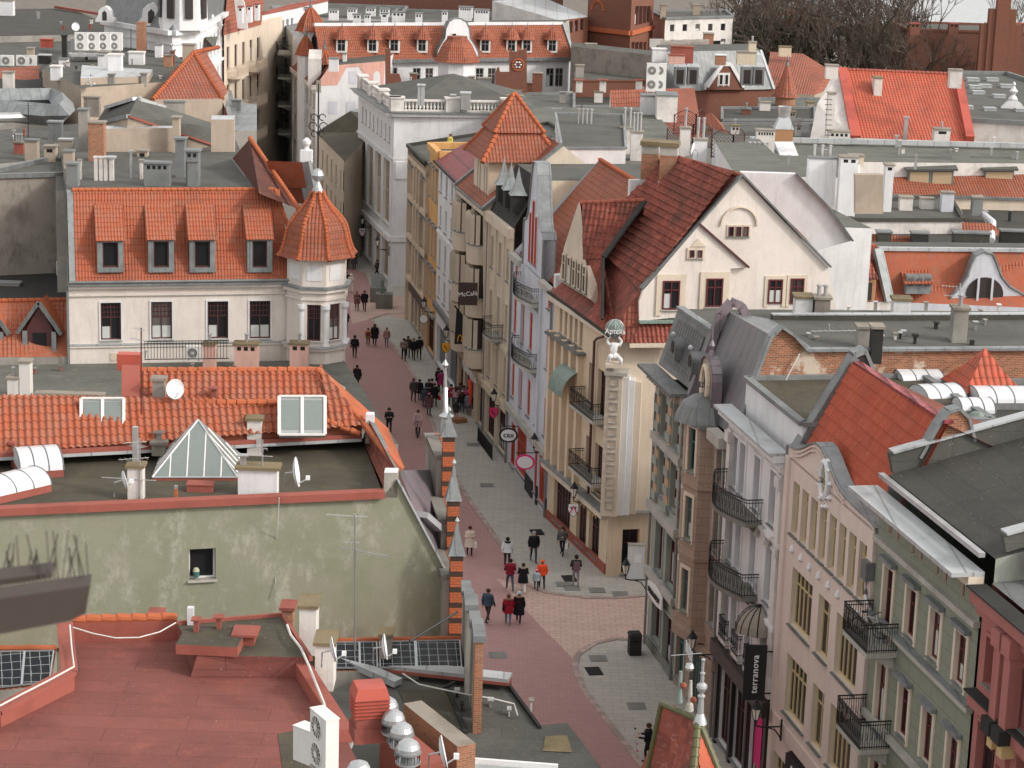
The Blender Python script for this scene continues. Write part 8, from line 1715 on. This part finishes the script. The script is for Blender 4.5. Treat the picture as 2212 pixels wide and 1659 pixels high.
CR=[(893,868,.3,'dark patterned scarf and black trousers',(.07,.06,.06),1.72,'pnone'),(906,866,2.8,'short black jacket left of the queue',blk,1.6,''),(916,881,2.9,'dark grey coat and blue hat in the queue',(.05,.06,.07),1.5,'b'),(926,872,0,'black cap and dark jacket, tallest in the left cluster',(.03,.03,.035),1.82,''),(933,866,2.6,'pale pink puffer with long dark hair',(.45,.3,.33),1.66,''),(938,878,.4,'black coat with a bright red bag',blk,1.7,''),(926,898,3.0,'maroon coat with a pink hat, nearest of the left cluster',(.14,.07,.08),1.62,'p'),(946,846,2.2,'dark jacket and grey trousers by the restaurant door',blk,1.8,''),(953,848,3.6,'bright pink scarf and black jacket by the restaurant door',(.3,.03,.12),1.7,''),
(974,880,.2,'red jacket at the left of the big queue',(.3,.03,.05),1.7,''),(984,884,3.1,'pink jacket with long dark hair in the big queue',(.5,.28,.33),1.66,''),(993,878,3.1,'olive jacket in the big queue',(.08,.07,.06),1.74,''),(1001,882,2.5,'brown hair and grey jacket in the big queue',(.12,.1,.1),1.68,''),(998,892,3.1,'black jacket and grey hat in the big queue',blk,1.6,'g'),(1010,886,3.3,'magenta scarf in the big queue',(.4,.1,.2),1.7,''),(1012,898,3.0,'grey blue coat and red hat in the big queue',(.17,.17,.2),1.66,'r'),(1021,884,2.9,'black cap at the right of the big queue',blk,1.82,''),(985,905,3.1,'child in a dark jacket and pink trousers at the front of the queue',(.04,.03,.04),1.3,''),(1028,902,3.2,'black coat and orange hat beside the wall',blk,1.76,'o')]
random.seed(3)
for x,y,f,l,c,h,k in CR:
    hat={'b':(.1,.25,.35),'p':(.5,.12,.2),'g':(.4,.38,.36),'r':(.35,.04,.06),'o':(.7,.15,.04)}.get(k)
    person((x,y),f+0.0,'person with '+l,c,random.choice([(.03,.03,.04),(.05,.06,.08),(.12,.12,.13)]) if 'pink trousers' not in l else (.5,.1,.25),random.choice(['d','b','dl']),h,.3,random.choice(['down','phone']),coat=random.choice([0,.15,.3]),hat=hat,group='people queuing outside the restaurant',bag=('hand',(.5,.01,.03)) if 'red bag' in l else None)
jp=W(1398,1645,.03); person(jp,-PI/2-.25,'person in black juggling on the pavement at the bottom of the photo',blk,(.02,.02,.02),'d',1.8,.3,'juggle')
for i,(x,y) in enumerate(((1376,1607),(1377,1622),(1372,1574))):
    m=MB(); c=D(x,y,jp.y); m.lathe(c,[(0,-.05),(.035,-.035),(.05,0),(.035,.035),(0,.05)],'txt_red' if i<2 else 'black',8); obj1('juggling_ball',m,['red juggling ball held at the upper hand of the juggler','red juggling ball at the lower hand of the juggler','dark juggling ball flying in front of the juggler'][i],'ball')
rp=D(972,338,179); person(rp,-.9,'person in a fluorescent yellow jacket working on the roof by the brick parapet',(.62,.55,.12),(.05,.06,.08),'d',1.78,.4,'mixed')
# performer's kit by the crowd
m=MB(); c=W(993,912,.02); m.box(c,(.9,.6,.3),cm((.3,.14,.07)),.5); obj1('cardboard_box',m,'open brown box on the pavement in front of the queue','box')
# atlas statue and globe
pc=D(1325,785,119.3); me=skinned([(0,0,.35),(0,-.05,.55),(0,-.08,.78),(0,-.06,.92),(-.0,-.1,1.02),(-.2,-.3,.4),(-.22,-.1,.05),(-.24,.2,.04),(.2,-.1,.3),(.34,-.35,.25),(.3,-.3,.02),(-.24,-.06,.86),(-.34,-.02,1.06),(-.15,-.02,1.26),(.24,-.06,.86),(.34,-.02,1.06),(.15,-.02,1.26)],[(0,1),(1,2),(2,3),(3,4),(0,5),(5,6),(6,7),(0,8),(8,9),(9,10),(3,11),(11,12),(12,13),(3,14),(14,15),(15,16)],[.17,.15,.19,.11,.1,.11,.08,.06,.12,.1,.07,.1,.07,.05,.1,.07,.05])
me.name='figure'; me.materials.clear(); me.materials.append(MT['plaster_white']); me.transform(Matrix.Scale(1.22,4)); t=root('statue',pc,'pale kneeling stone figure holding a dark globe on top of the corner pier','statue'); o=bpy.data.objects.new('figure',me); COL.objects.link(o); o.parent=t
m=MB(); m.box(pc-Vc((0,0,.15)),(.9,.9,.2),'plaster_cream'); m.build('plinth',t)
gc=pc+Vc((0,0,1.98)); t=root('globe_sign',gc,'dark latticed globe lettered Apteka held up by the stone figure','sign'); m=MB(); m.lathe(gc,[(0,-.5),(.25,-.43),(.43,-.25),(.5,0),(.43,.25),(.25,.43),(0,.5)],'copper',18); m.build('globe',t); m=MB()
for k in range(4): a=math.pi*k/4; m.tube([gc+Vc((.52*math.cos(b_)*math.cos(a),.52*math.cos(b_)*math.sin(a),.52*math.sin(b_))) for b_ in [2*math.pi*j/20 for j in range(21)]],.018,'sil',4)
m.tube([gc+Vc((.52*math.cos(a),.52*math.sin(a),0)) for a in [2*math.pi*j/20 for j in range(21)]],.018,'sil',4); m.build('lattice',t); text('Apteka',gc+Vc((0,-.56,-.05)),Vc((1,0,0)),.4,'white',t)
def lamp(x,y,Y,label,side=1,shield=None,arm=1.1,sc=1.):
    p=D(x,y,Y); t=root('street_lamp',p,label,'street lamp','black wall lanterns along the street'); m=MB()
    m.lathe(p-Vc((0,0,.28)),[(.11,0),(.22,.5)],'lampglass',6,.2,smooth=False); gl=m.build('lantern_glass',t); m=MB()
    for k in range(6): a=.2+math.pi/3*k; m.beam(p+Vc((.115*math.cos(a),.115*math.sin(a),-.28)),p+Vc((.225*math.cos(a),.225*math.sin(a),.22)),.025,.025,'iron')
    m.lathe(p+Vc((0,0,.22)),[(.27,0),(.2,.08),(.12,.22),(.08,.24),(.08,.32),(.03,.36),(0,.46)],'iron',6,.2,smooth=False); m.lathe(p-Vc((0,0,.42)),[(.03,0),(.08,.06),(.12,.14)],'iron',6,.2); m.build('lantern_frame',t)
    m=MB(); q=p-Vc((0,0,.42)); m.tube([q,q-Vc((0,0,.15)),q+Vc((.25*side,.03,-.22)),q+Vc((arm*side,.15,-.22))],.035,'iron',6); m.tube([q+Vc((arm*side,.15,-.75)),q+Vc((arm*.75*side,.1,-.35)),q+Vc((arm*.45*side,.07,-.25))],.03,'iron',5); m.beam(q+Vc((arm*side,.15,-.85)),q+Vc((arm*side,.15,.1)),.08,.08,'iron'); m.build('bracket',t)
    if shield:
        m=MB(); c=q+Vc((0,-.02,-.3)); g=[(-.28,-.05),(.28,-.05),(.3,-.4),(.18,-.66),(0,-.8),(-.18,-.66),(-.3,-.4)]
        if shield=='round': g=[(.32*math.cos(a),-.5+.32*math.sin(a)) for a in [2*math.pi*k/18 for k in range(18)]]
        m.prism([c+Vc((x_*1.12,.03,z_*1.06+.01)) for x_,z_ in g],Vc((0,.05,0)),'iron'); m.prism([c+Vc((x_,0,z_)) for x_,z_ in g],Vc((0,.04,0)),'white' if shield in('white','round') else ('mcyel' if shield=='gold' else 'txt_red'))
        if shield=='white':
            for s in (-1,1): m.beam(c+Vc((s*.2,-.02,-.6)),c+Vc((0,-.02,-.15)),.03,.05,'txt_red')
            for s in (-.13,.13): m.box(c+Vc((s,-.02,-.3)),(.08,.02,.1),'black')
        elif shield!='round': m.beam(c+Vc((-.15,-.02,-.25)),c+Vc((.1,-.02,-.55)),.03,.06,'black')
        m.build('shield_sign',t)
    return t
lamp(1240,1062,123.4,'black wall lantern over a white heraldic shield on the pharmacy corner','' or 1,'white')
lamp(1154,955,133.5,'black wall lantern on the lilac house beside the round pink sign')
lamp(1067,857,145,'black wall lantern over a red shield on the yellow house',1,'red')
lamp(1015,781,153,'black wall lantern beside the red menu board of the restaurant')
lamp(964,719,160,'black wall lantern over a golden shield below the black pennant',1,'gold')
lamp(916,657,173,'black wall lantern over a round white disc near the far corner',1,'round')
lamp(815,524,203,'black wall lantern on the tall pale corner building')
lamp(783,477,216,'black wall lantern with a white shield in the far lane',1,'white')
lamp(733,440,224,'black wall lantern on the cream house in the far lane')
lamp(1352,1228,109.5,'black wall lantern standing before the pharmacy side door, fixed to the sage house')
lamp(1495,1387,97,'black wall lantern beneath the brown oriel')
lamp(1634,1540,86.5,'black wall lantern in front of the pink sale poster at the bottom')
# bin
c=W(1370,1412,.03); t=root('litter_bin',c,'dark green metal litter bin on the pavement island','bin'); m=MB(); m.box(c,(.62,.62,1.05),'wood_gry' if 0 else 'bitumen',.15); m.build('body',t); m=MB(); m.box(c+Vc((0,0,1.05)),(.72,.72,.14),'bitumen',.15,taper=.7); m.build('lid',t); m=MB(); m.box(c+Vc((.04,-.32,.72)),(.36,.02,.12),'void',.15); m.build('slot',t)
# display blocks
for x,y,l in ((817,650,'rear dark stone block carrying a glass display panel'),(830,664,'front dark stone block carrying a green glass panel')):
    c=W(x,y,.03); t=root('display_block',c,l,'display stand'); m=MB(); m.box(c,(1.5,1.3,1.3),'stone_d',.05); m.build('base',t); m=MB(); m.box(c+Vc((-.2,0,1.3)),(.9,.08,1.2),'glass_sky' if y<660 else 'copper',.05 if y<660 else 1.3); m.build('panel',t)
# railing of the shop terrace
c0=wp(ST[2],ST[3],.5,0,.9); c1=wp(ST[2],ST[3],5.5,0,.9); t=root('terrace_fence',c0,'black metal railing around the small terrace under the yellow house','railing'); m=MB(); n=34
for i in range(n+1): p=c0+(c1-c0)*i/n; m.beam(p,p+Vc((0,0,1.)),.03,.03,'iron')
for z_ in (.1,1.): m.beam(c0+Vc((0,0,z_)),c1+Vc((0,0,z_)),.05,.05,'iron')
m.build('railing',t)
# car in the far street
def car(p,rz,label,col,name='parked_car'):
    t=root(name,p,label,'car'); t.rotation_euler=(0,0,rz); loc=t.location.copy(); t.location=(0,0,0)
    m=MB(); k=flat('car_'+label[:5],col,.25,.3); prof=[(-2.1,.35),(-2.15,.75),(-1.9,1.),(-1.2,1.05),(-.6,1.5),(1.1,1.52),(1.9,1.05),(2.1,.9),(2.1,.35)]
    m.prism([Vc((-.85,y,z)) for y,z in prof],Vc((1.7,0,0)),k); m.build('body',t); m=MB(); m.prism([Vc((-.87,y,z)) for y,z in ((-1.1,1.07),(-.6,1.42),(1.,1.44),(1.7,1.07))],Vc((1.74,0,0)),'glass_a'); m.poly([Vc((-.75,-1.22,1.08)),Vc((.75,-1.22,1.08)),Vc((.68,-.66,1.48)),Vc((-.68,-.66,1.48))],'glass_a'); m.build('windows',t)
    for x in (-.8,.8):
        for y in (-1.35,1.35): m=MB(); m.tube([Vc((x-.1,y,.32)),Vc((x+.1,y,.32))],.32,'black',14); m.build('wheel',t)
        m=MB(); m.box(Vc((x*.8,-2.14,.68)),(.35,.06,.16),'lampglass'); m.build('headlight',t)
    t.location=loc
car(W(594,268,0),.1,'black car parked in the narrow street at the top left','' or (.015,.015,.02)); car(W(602,246,0),.1,'dark grey car parked beyond the black one in the narrow street',(.08,.08,.085))
# glazed tile turret with finials, bottom right
Yt=50; t=root('roof_turret',D(1470,1659,Yt),'small steep turret of old red tiles with green glazed hips and painted metal finials','turret')
b0=[D(1410,1700,Yt+1.3),D(1545,1700,Yt+.2)]; apl=D(1428,1520,Yt+.9); apr=D(1508,1555,Yt-.1)
P0,P1=D(1378,1760,Yt+1.),D(1560,1760,Yt-1.4); m=MB(); m.tiles([P0,D(1490,1760,Yt-1.6),apr,apl],'tile_red3',.2,.22,.022,.022,5); m.build('tile_slope',t); m=MB(); m.poly([D(1490,1760,Yt-1.6),D(1590,1760,Yt-.6),apr],'tile_r3'); m.poly([P0,apl,apl+Vc((.2,1.2,-.8)),P0+Vc((0,2,0))],'tile_dull'); m.build('tile_slope',t)
def glz(a,c,r): 
    m=MB(); n=max(2,int((c-a).length/.22))
    for i in range(n): 
        p=a+(c-a)*(i/n); q=a+(c-a)*((i+1)/n); m.tube([p,q,q+(q-p)*.0],[r*1.25,r,r],'glaze_gn',10)
    m.build('hip_tile',t)
glz(P0,apl,.055); glz(D(1490,1760,Yt-1.6),apr,.085); glz(D(1590,1760,Yt-.6),apr,.085); glz(apl,apr,.06)
def finial(x,yb,prof,Y,mt='sil'):
    c=D(x,yb,Y); m=MB(); u=Y/F
    m.lathe(c,[(r*u,z*u) for r,z in prof],mt,16); m.build('finial',t)
finial(1512,1562,[(17,0),(13,12),(9,22),(8,24),(6,62),(9,64),(9,68),(4,72),(4,76),(8,78),(13,88),(12,94),(5,100),(4,118),(6,120),(6,124),(3,126),(3,150),(5,156),(0,160)],Yt-.1)
finial(1489,1535,[(10,0),(8,16),(5,20),(5,40),(4,60),(3,74)],Yt+.3,'stone'); finial(1489,1451,[(0,0),(8,4),(11,11),(8,19),(0,23)],Yt+.3,'ridge_dull' if 0 else 'galv')
finial(1467,1517,[(8,0),(5,30),(4,76),(0,78)],Yt+.6,'copper'); finial(1476,1488,[(0,0),(6,3),(8,8),(5,14),(0,16)],Yt+.5,'ridge_dull'); finial(1497,1519,[(0,0),(6,3),(8,8),(5,14),(0,16)],Yt+.1,'ridge_dull')
m=MB(); m.tube([D(1450,1416,Yt+.3),D(1516,1411,Yt+.2)],.012,'sil',5)
for i in range(5): m.box(D(1482+i*3,1398+i*6,Yt+.25)-Vc((0,0,.12)),(.03,.02,.3),'sil',.2)
m.tube([D(1489,1428,Yt+.3),D(1487,1400,Yt+.3)],.012,'sil',5); m.build('weather_vane',t)
# foreground ledge with bird spikes, out of focus
flat('bronze',(.04,.03,.025),.6); L0=D(-60,1350,3.0); Lg=[D(-80,1305,2.9),D(195,1265,3.2),D(185,1325,3.2),D(150,1342,3.15),D(-80,1385,2.9)]
t=root('tower_ledge',L0,'blurred brown metal ledge with bird spikes close to the camera at the left','ledge'); m=MB(); m.prism(Lg,Vc((-.005,.04,.005)),'bronze'); m.build('ledge',t); m=MB(); m.prism([D(-80,1262,3.0),D(112,1238,3.25),D(112,1248,3.25),D(-80,1278,3.)],Vc((-.005,.04,.005)),'bronze'); m.build('upper_lip',t)
m=MB(); random.seed(5)
for i in range(26):
    x=-40+i*9.2; y=1268-i*.9; dx=random.uniform(-22,28); q=D(x,y,3.2); m.tube([q,D(x+dx,y-random.uniform(60,108),3.25)],.0014,'bronze',3)
m.build('bird_spikes',t)
# bicycle on the balcony
A_,B_=NP(31.8),NP(41.4); c=wp(A_,B_,1.3,12.95,.6); t=root('bicycle',c,'bicycle standing on the upper corner balcony of the sage green house','bicycle'); m=MB()
u=Vc((.75,-.5,0)).normalized(); W1,W2=c-u*.45,c+u*.45
for w_ in (W1,W2):
    q=MB(); q.tube([w_+u*.3*math.cos(a)+Vc((0,0,.3*math.sin(a))) for a in [2*math.pi*k/18 for k in range(19)]],.022,'black',5,False)
    for k in range(4): a=math.pi*k/4; q.beam(w_+u*.3*math.cos(a)+Vc((0,0,.3*math.sin(a))),w_-u*.3*math.cos(a)-Vc((0,0,.3*math.sin(a))),.006,.006,'galv')
    q.build('wheel',t)
m.tube([W1,c+u*-.15+Vc((0,0,.45)),c+u*.3+Vc((0,0,.45)),c+Vc((0,0,0)),W1],.018,'steel_w',5); m.tube([W2,c+u*.3+Vc((0,0,.45)),c+u*.27+Vc((0,0,.62))],.018,'steel_w',5); m.tube([c+Vc((0,0,0)),c-u*.18+Vc((0,0,.58))],.018,'steel_w',5); m.box(c-u*.2+Vc((0,0,.58)),(.22,.1,.05),'black'); m.beam(c+u*.27+Vc((-.2,-.2,.63)),c+u*.27+Vc((.2,.2,.63)),.025,.025,'black'); m.build('frame',t)
# ================= trees
def treemesh(seed,H_,spread=.55,n0=5,ivy=False):
    random.seed(seed); m=MB(); tips=[]
    def br(p,d,L,r,lev):
        q=[p]; k=3
        for i in range(k):
            d=(d+Vc((random.uniform(-.16,.16),random.uniform(-.16,.16),random.uniform(-.04,.14)))).normalized(); q.append(q[-1]+d*L/k)
        m.tube(q,[r*(1-.42*i/k) for i in range(k+1)],'bark',5 if lev<2 else 3,False)
        if lev>=6: return
        n=(n0 if lev==0 else random.choice([2,3,3]) if lev<4 else 3)
        for i in range(n):
            a=random.uniform(0,6.28); tilt=random.uniform(.3,.8)*spread*1.5; u=d.cross(Vc((math.cos(a),math.sin(a),.3))).normalized(); nd_=(d*math.cos(tilt)+u*math.sin(tilt)).normalized(); nd_.z=max(nd_.z,.05)
            st=q[-1] if i<2 or lev>2 else q[-2]; br(st,nd_,L*random.uniform(.6,.84),r*.6,lev+1)
            tips.append(st)
    br(Vc((0,0,0)),Vc((0,0,1)),H_*.3,H_*.022,0)
    return m,tips
protos=[]
def tree(p,H_,seed,label,ivy=False,spread=.55):
    t=root('bare_tree',P3(p),label,'tree','bare winter trees by the river'); key=(seed%4,ivy)
    if key not in TREES:
        m,tips=treemesh(seed,14,spread); tr=MB(); l0=t.location.copy(); t.location=(0,0,0); a=m.build('trunk',t); bme=None
        if ivy:
            L=MB(); random.seed(seed)
            for i in range(2600):
                q=random.choice(tips)*1.; z_=random.random(); q=Vc((q.x*.5+random.gauss(0,.75),q.y*.5+random.gauss(0,.75),random.uniform(.5,11)*(.6+.4*random.random()))); s=random.uniform(.12,.3); u=Vc((random.gauss(0,1),random.gauss(0,1),random.gauss(0,1))).normalized(); w=u.cross(Vc((0,0,1))); 
                if w.length<.1: continue
                w.normalize(); L.poly([q-u*s-w*s*.5,q+u*s*.3-w*s*.6,q+u*s,q+w*s*.6],'ivy')
            b_=L.build('ivy_crown',t); bme=b_.data
        TREES[key]=(a.data,bme); t.location=l0
    else:
        for nm,me in zip(('trunk','ivy_crown'),TREES[key]):
            if me: o=bpy.data.objects.new(nm,me); COL.objects.link(o); o.parent=t
    t.scale=(H_/14,)*3; t.rotation_euler=(0,0,seed*1.7)
TREES={}
TL=[(1600,118,330,13,1,1),(1625,110,340,15,2,1),(1655,105,345,16,3,0),(1700,118,330,15,4,1),(1735,125,320,17,5,0),(1765,120,335,15,6,1),(1800,130,318,14,7,0),(1832,122,330,16,8,1),(1870,150,300,14,9,0),(1925,150,302,19,10,0),(1960,135,315,15,11,0),(1890,120,345,17,12,0),(2040,150,300,12,14,0),(2010,130,335,13,15,0),(1680,60,400,16,16,0),(1780,55,410,15,17,0),(1850,50,420,14,18,0),(1990,60,420,15,19,0),(2180,75,430,11,20,0),(1615,60,400,15,21,1)]
lb=['ivy covered tree at the left end of the riverside row','dark ivy clad tree beside the pale apartment block','tall bare tree with upright limbs','ivy hung tree behind the orange tiled roof','tall bare tree in the middle of the row','dense ivy clad tree with dark crown','bare tree with fine twigs behind the red roof','ivy clad tree left of the big spreading tree','bare tree rising just behind the bright red roof','largest spreading bare tree above the bright red roof','bare brown tree right of the largest one','slender bare tree behind the largest one','low bare tree in front of the brick factory','bare tree before the factory roof','distant bare tree over the park at the left','distant bare tree near the middle of the park','distant small bare tree over the park','distant bare tree below the river','small bare tree on the river bank at the right edge','distant ivy clad tree above the apartment block']
for (x,y,Y,h,s,iv),l in zip(TL,lb): p=D(x,y,Y); tree(Vc((p.x,p.y,0)),h*1.3+4,s,l,bool(iv))
m=MB(); random.seed(9)
for i in range(700):
    p=W(random.uniform(1530,1680),random.uniform(188,214),12.2)+Vc((0,0,random.uniform(0,.5))); m.tube([p,p+Vc((random.gauss(0,.5),random.gauss(0,.4),random.uniform(.3,1.3)))],.025,'twig',3,False)
tag(m.build('climbing_vine'),'tangle of bare reddish brown vine growing over the courtyard walls','vine',kind='stuff')
m=MB(); m.poly([Vc((60,300,.03)),Vc((320,300,.03)),Vc((320,556,.03)),Vc((60,556,.03))],'grass'); struct(m.build('park_ground'),'brown winter park ground by the river','ground')
# brick factory and far houses
def simple(label,x0,x1,yt,Y,m_,rm,name='brick_factory',wins=(),dz=0,depth=14,**k):
    A,B=D(x0,yt,Y),D(x1,yt,Y); z=A.z; A.z=B.z=0; b=Bld(name,label,A); b.facade(A,B,0,z,b.px(A,B,wins),m_,**k)
    b.block([A+Vc((0,.1,z)),B+Vc((0,.1,z)),B+Vc((0,depth,z)),A+Vc((0,depth,z))],0,m_,rm,.3,'brick_red' if 'brick' in m_ else 'cap_gry',.4); return b,A,B,z
b,A,B,z=simple('long dark red brick factory building at the right edge behind the trees',1960,2300,66,300,'brick_far','felt',wins=[(2165,132,2185,165,'cross')],style='cross',frame='wood_gry',sill='plaster_w')
for x in (1876+100,2060,2140,2200): b.chim(x,50,72,20,z,1.2,'brick_red','redpaint',slots=2)
p=D(2156,150,296); 
for i,(w_,h_) in enumerate(((5.5,3),(3.6,5),(1.8,7.))): b.wall.box(Vc((p.x,p.y+.5-i*.25,0)),(w_,1.2,z+h_-1.5),'brick_red')
b.done()
b,A,B,z=simple('brown brick house with chimneys among the ivy clad trees',1690,1762,45,355,'brick_far','felt','brick_house',wins=[(1700,60,1706,80),(1714,60,1720,80),(1728,60,1734,80)],style='none'); b.chim(1668+40,14,45,16,z,1.2,'brick','cap',pots=2); b.chim(1740,26,45,8,z,1,'brick','cap'); b.done()
b,A,B,z=simple('small white house glimpsed between the bare trees',1785,1830,72,350,'plaster_w','felt','white_house',wins=[(1795,85,1801,100),(1812,85,1818,100)],style='none'); b.done()
b,A,B,z=simple('long low grey roofed hall among the trees near the river',1640,1760,8,470,'plaster_gry','felt','hall'); b.done()
# fill at the very top
b,A,B,z=simple('grey roofed tenements behind the mural house at the top',600,860,34,300,'plaster_w','felt','tenement',depth=22); 
for x in (625,660,720,760,800,830): b.chim(x,14+(x%7),40,20,z,1.2,'plaster_white','cap_gry',slots=3)
b.done()
b,A,B,z=simple('far dark felt roofs with pink trimmed edges at the top centre',840,1240,46,300,'plaster_w','felt','tenement',depth=20); b.done()
cam=bpy.data.cameras.new('camera'); co=bpy.data.objects.new('camera',cam); COL.objects.link(co)
cam.sensor_width=36; cam.lens=36*F/2212; cam.clip_start=.1; cam.clip_end=4000
right=Vc((1,0,0)); up=Vc((0,sT,cT)); fwd=Vc((0,cT,-sT))
Rx=right*cR+up*sR; Uy=-right*sR+up*cR
M=Matrix((( Rx.x,Uy.x,-fwd.x,0),(Rx.y,Uy.y,-fwd.y,0),(Rx.z,Uy.z,-fwd.z,H),(0,0,0,1))); co.matrix_world=M
cam.dof.use_dof=True; cam.dof.focus_distance=115; cam.dof.aperture_fstop=14
SC.camera=co
w=bpy.data.worlds.new('World'); SC.world=w; w.use_nodes=True; nt=w.node_tree; bg=nt.nodes['Background']
sk=nt.nodes.new('ShaderNodeTexSky'); sk.sky_type='NISHITA'; sk.sun_disc=False
SUN=Vc((2.8,-1.2,1.9)).normalized()
el=math.asin(SUN.z); az=math.atan2(SUN.x,SUN.y); sk.sun_elevation=el; sk.sun_rotation=az; sk.dust_density=5; sk.air_density=1.; sk.ozone_density=1
hs=nt.nodes.new('ShaderNodeHueSaturation'); hs.inputs['Saturation'].default_value=.25
tn=nt.nodes.new('ShaderNodeMix'); tn.data_type='RGBA'; tn.blend_type='MULTIPLY'; tn.inputs[0].default_value=1; tn.inputs[7].default_value=(1,.97,.94,1)
nt.links.new(sk.outputs[0],hs.inputs['Color']); nt.links.new(hs.outputs[0],tn.inputs[6]); 
ov=nt.nodes.new('ShaderNodeMix'); ov.data_type='RGBA'; ov.inputs[0].default_value=.55; ov.inputs[7].default_value=(5.2,5.05,4.9,1); nt.links.new(tn.outputs[2],ov.inputs[6]); nt.links.new(ov.outputs[2],bg.inputs[0]); bg.inputs[1].default_value=.15
sl=bpy.data.lights.new('sun','SUN'); sl.energy=1.05; sl.angle=R_(6); sl.color=(1,.95,.88); so=bpy.data.objects.new('sun',sl); COL.objects.link(so)
so.rotation_euler=(-SUN).to_track_quat('-Z','Y').to_euler()
SC.view_settings.view_transform='Standard'; SC.view_settings.look='None'; SC.view_settings.exposure=.82; SC.view_settings.gamma=1
SC.cycles.max_bounces=6
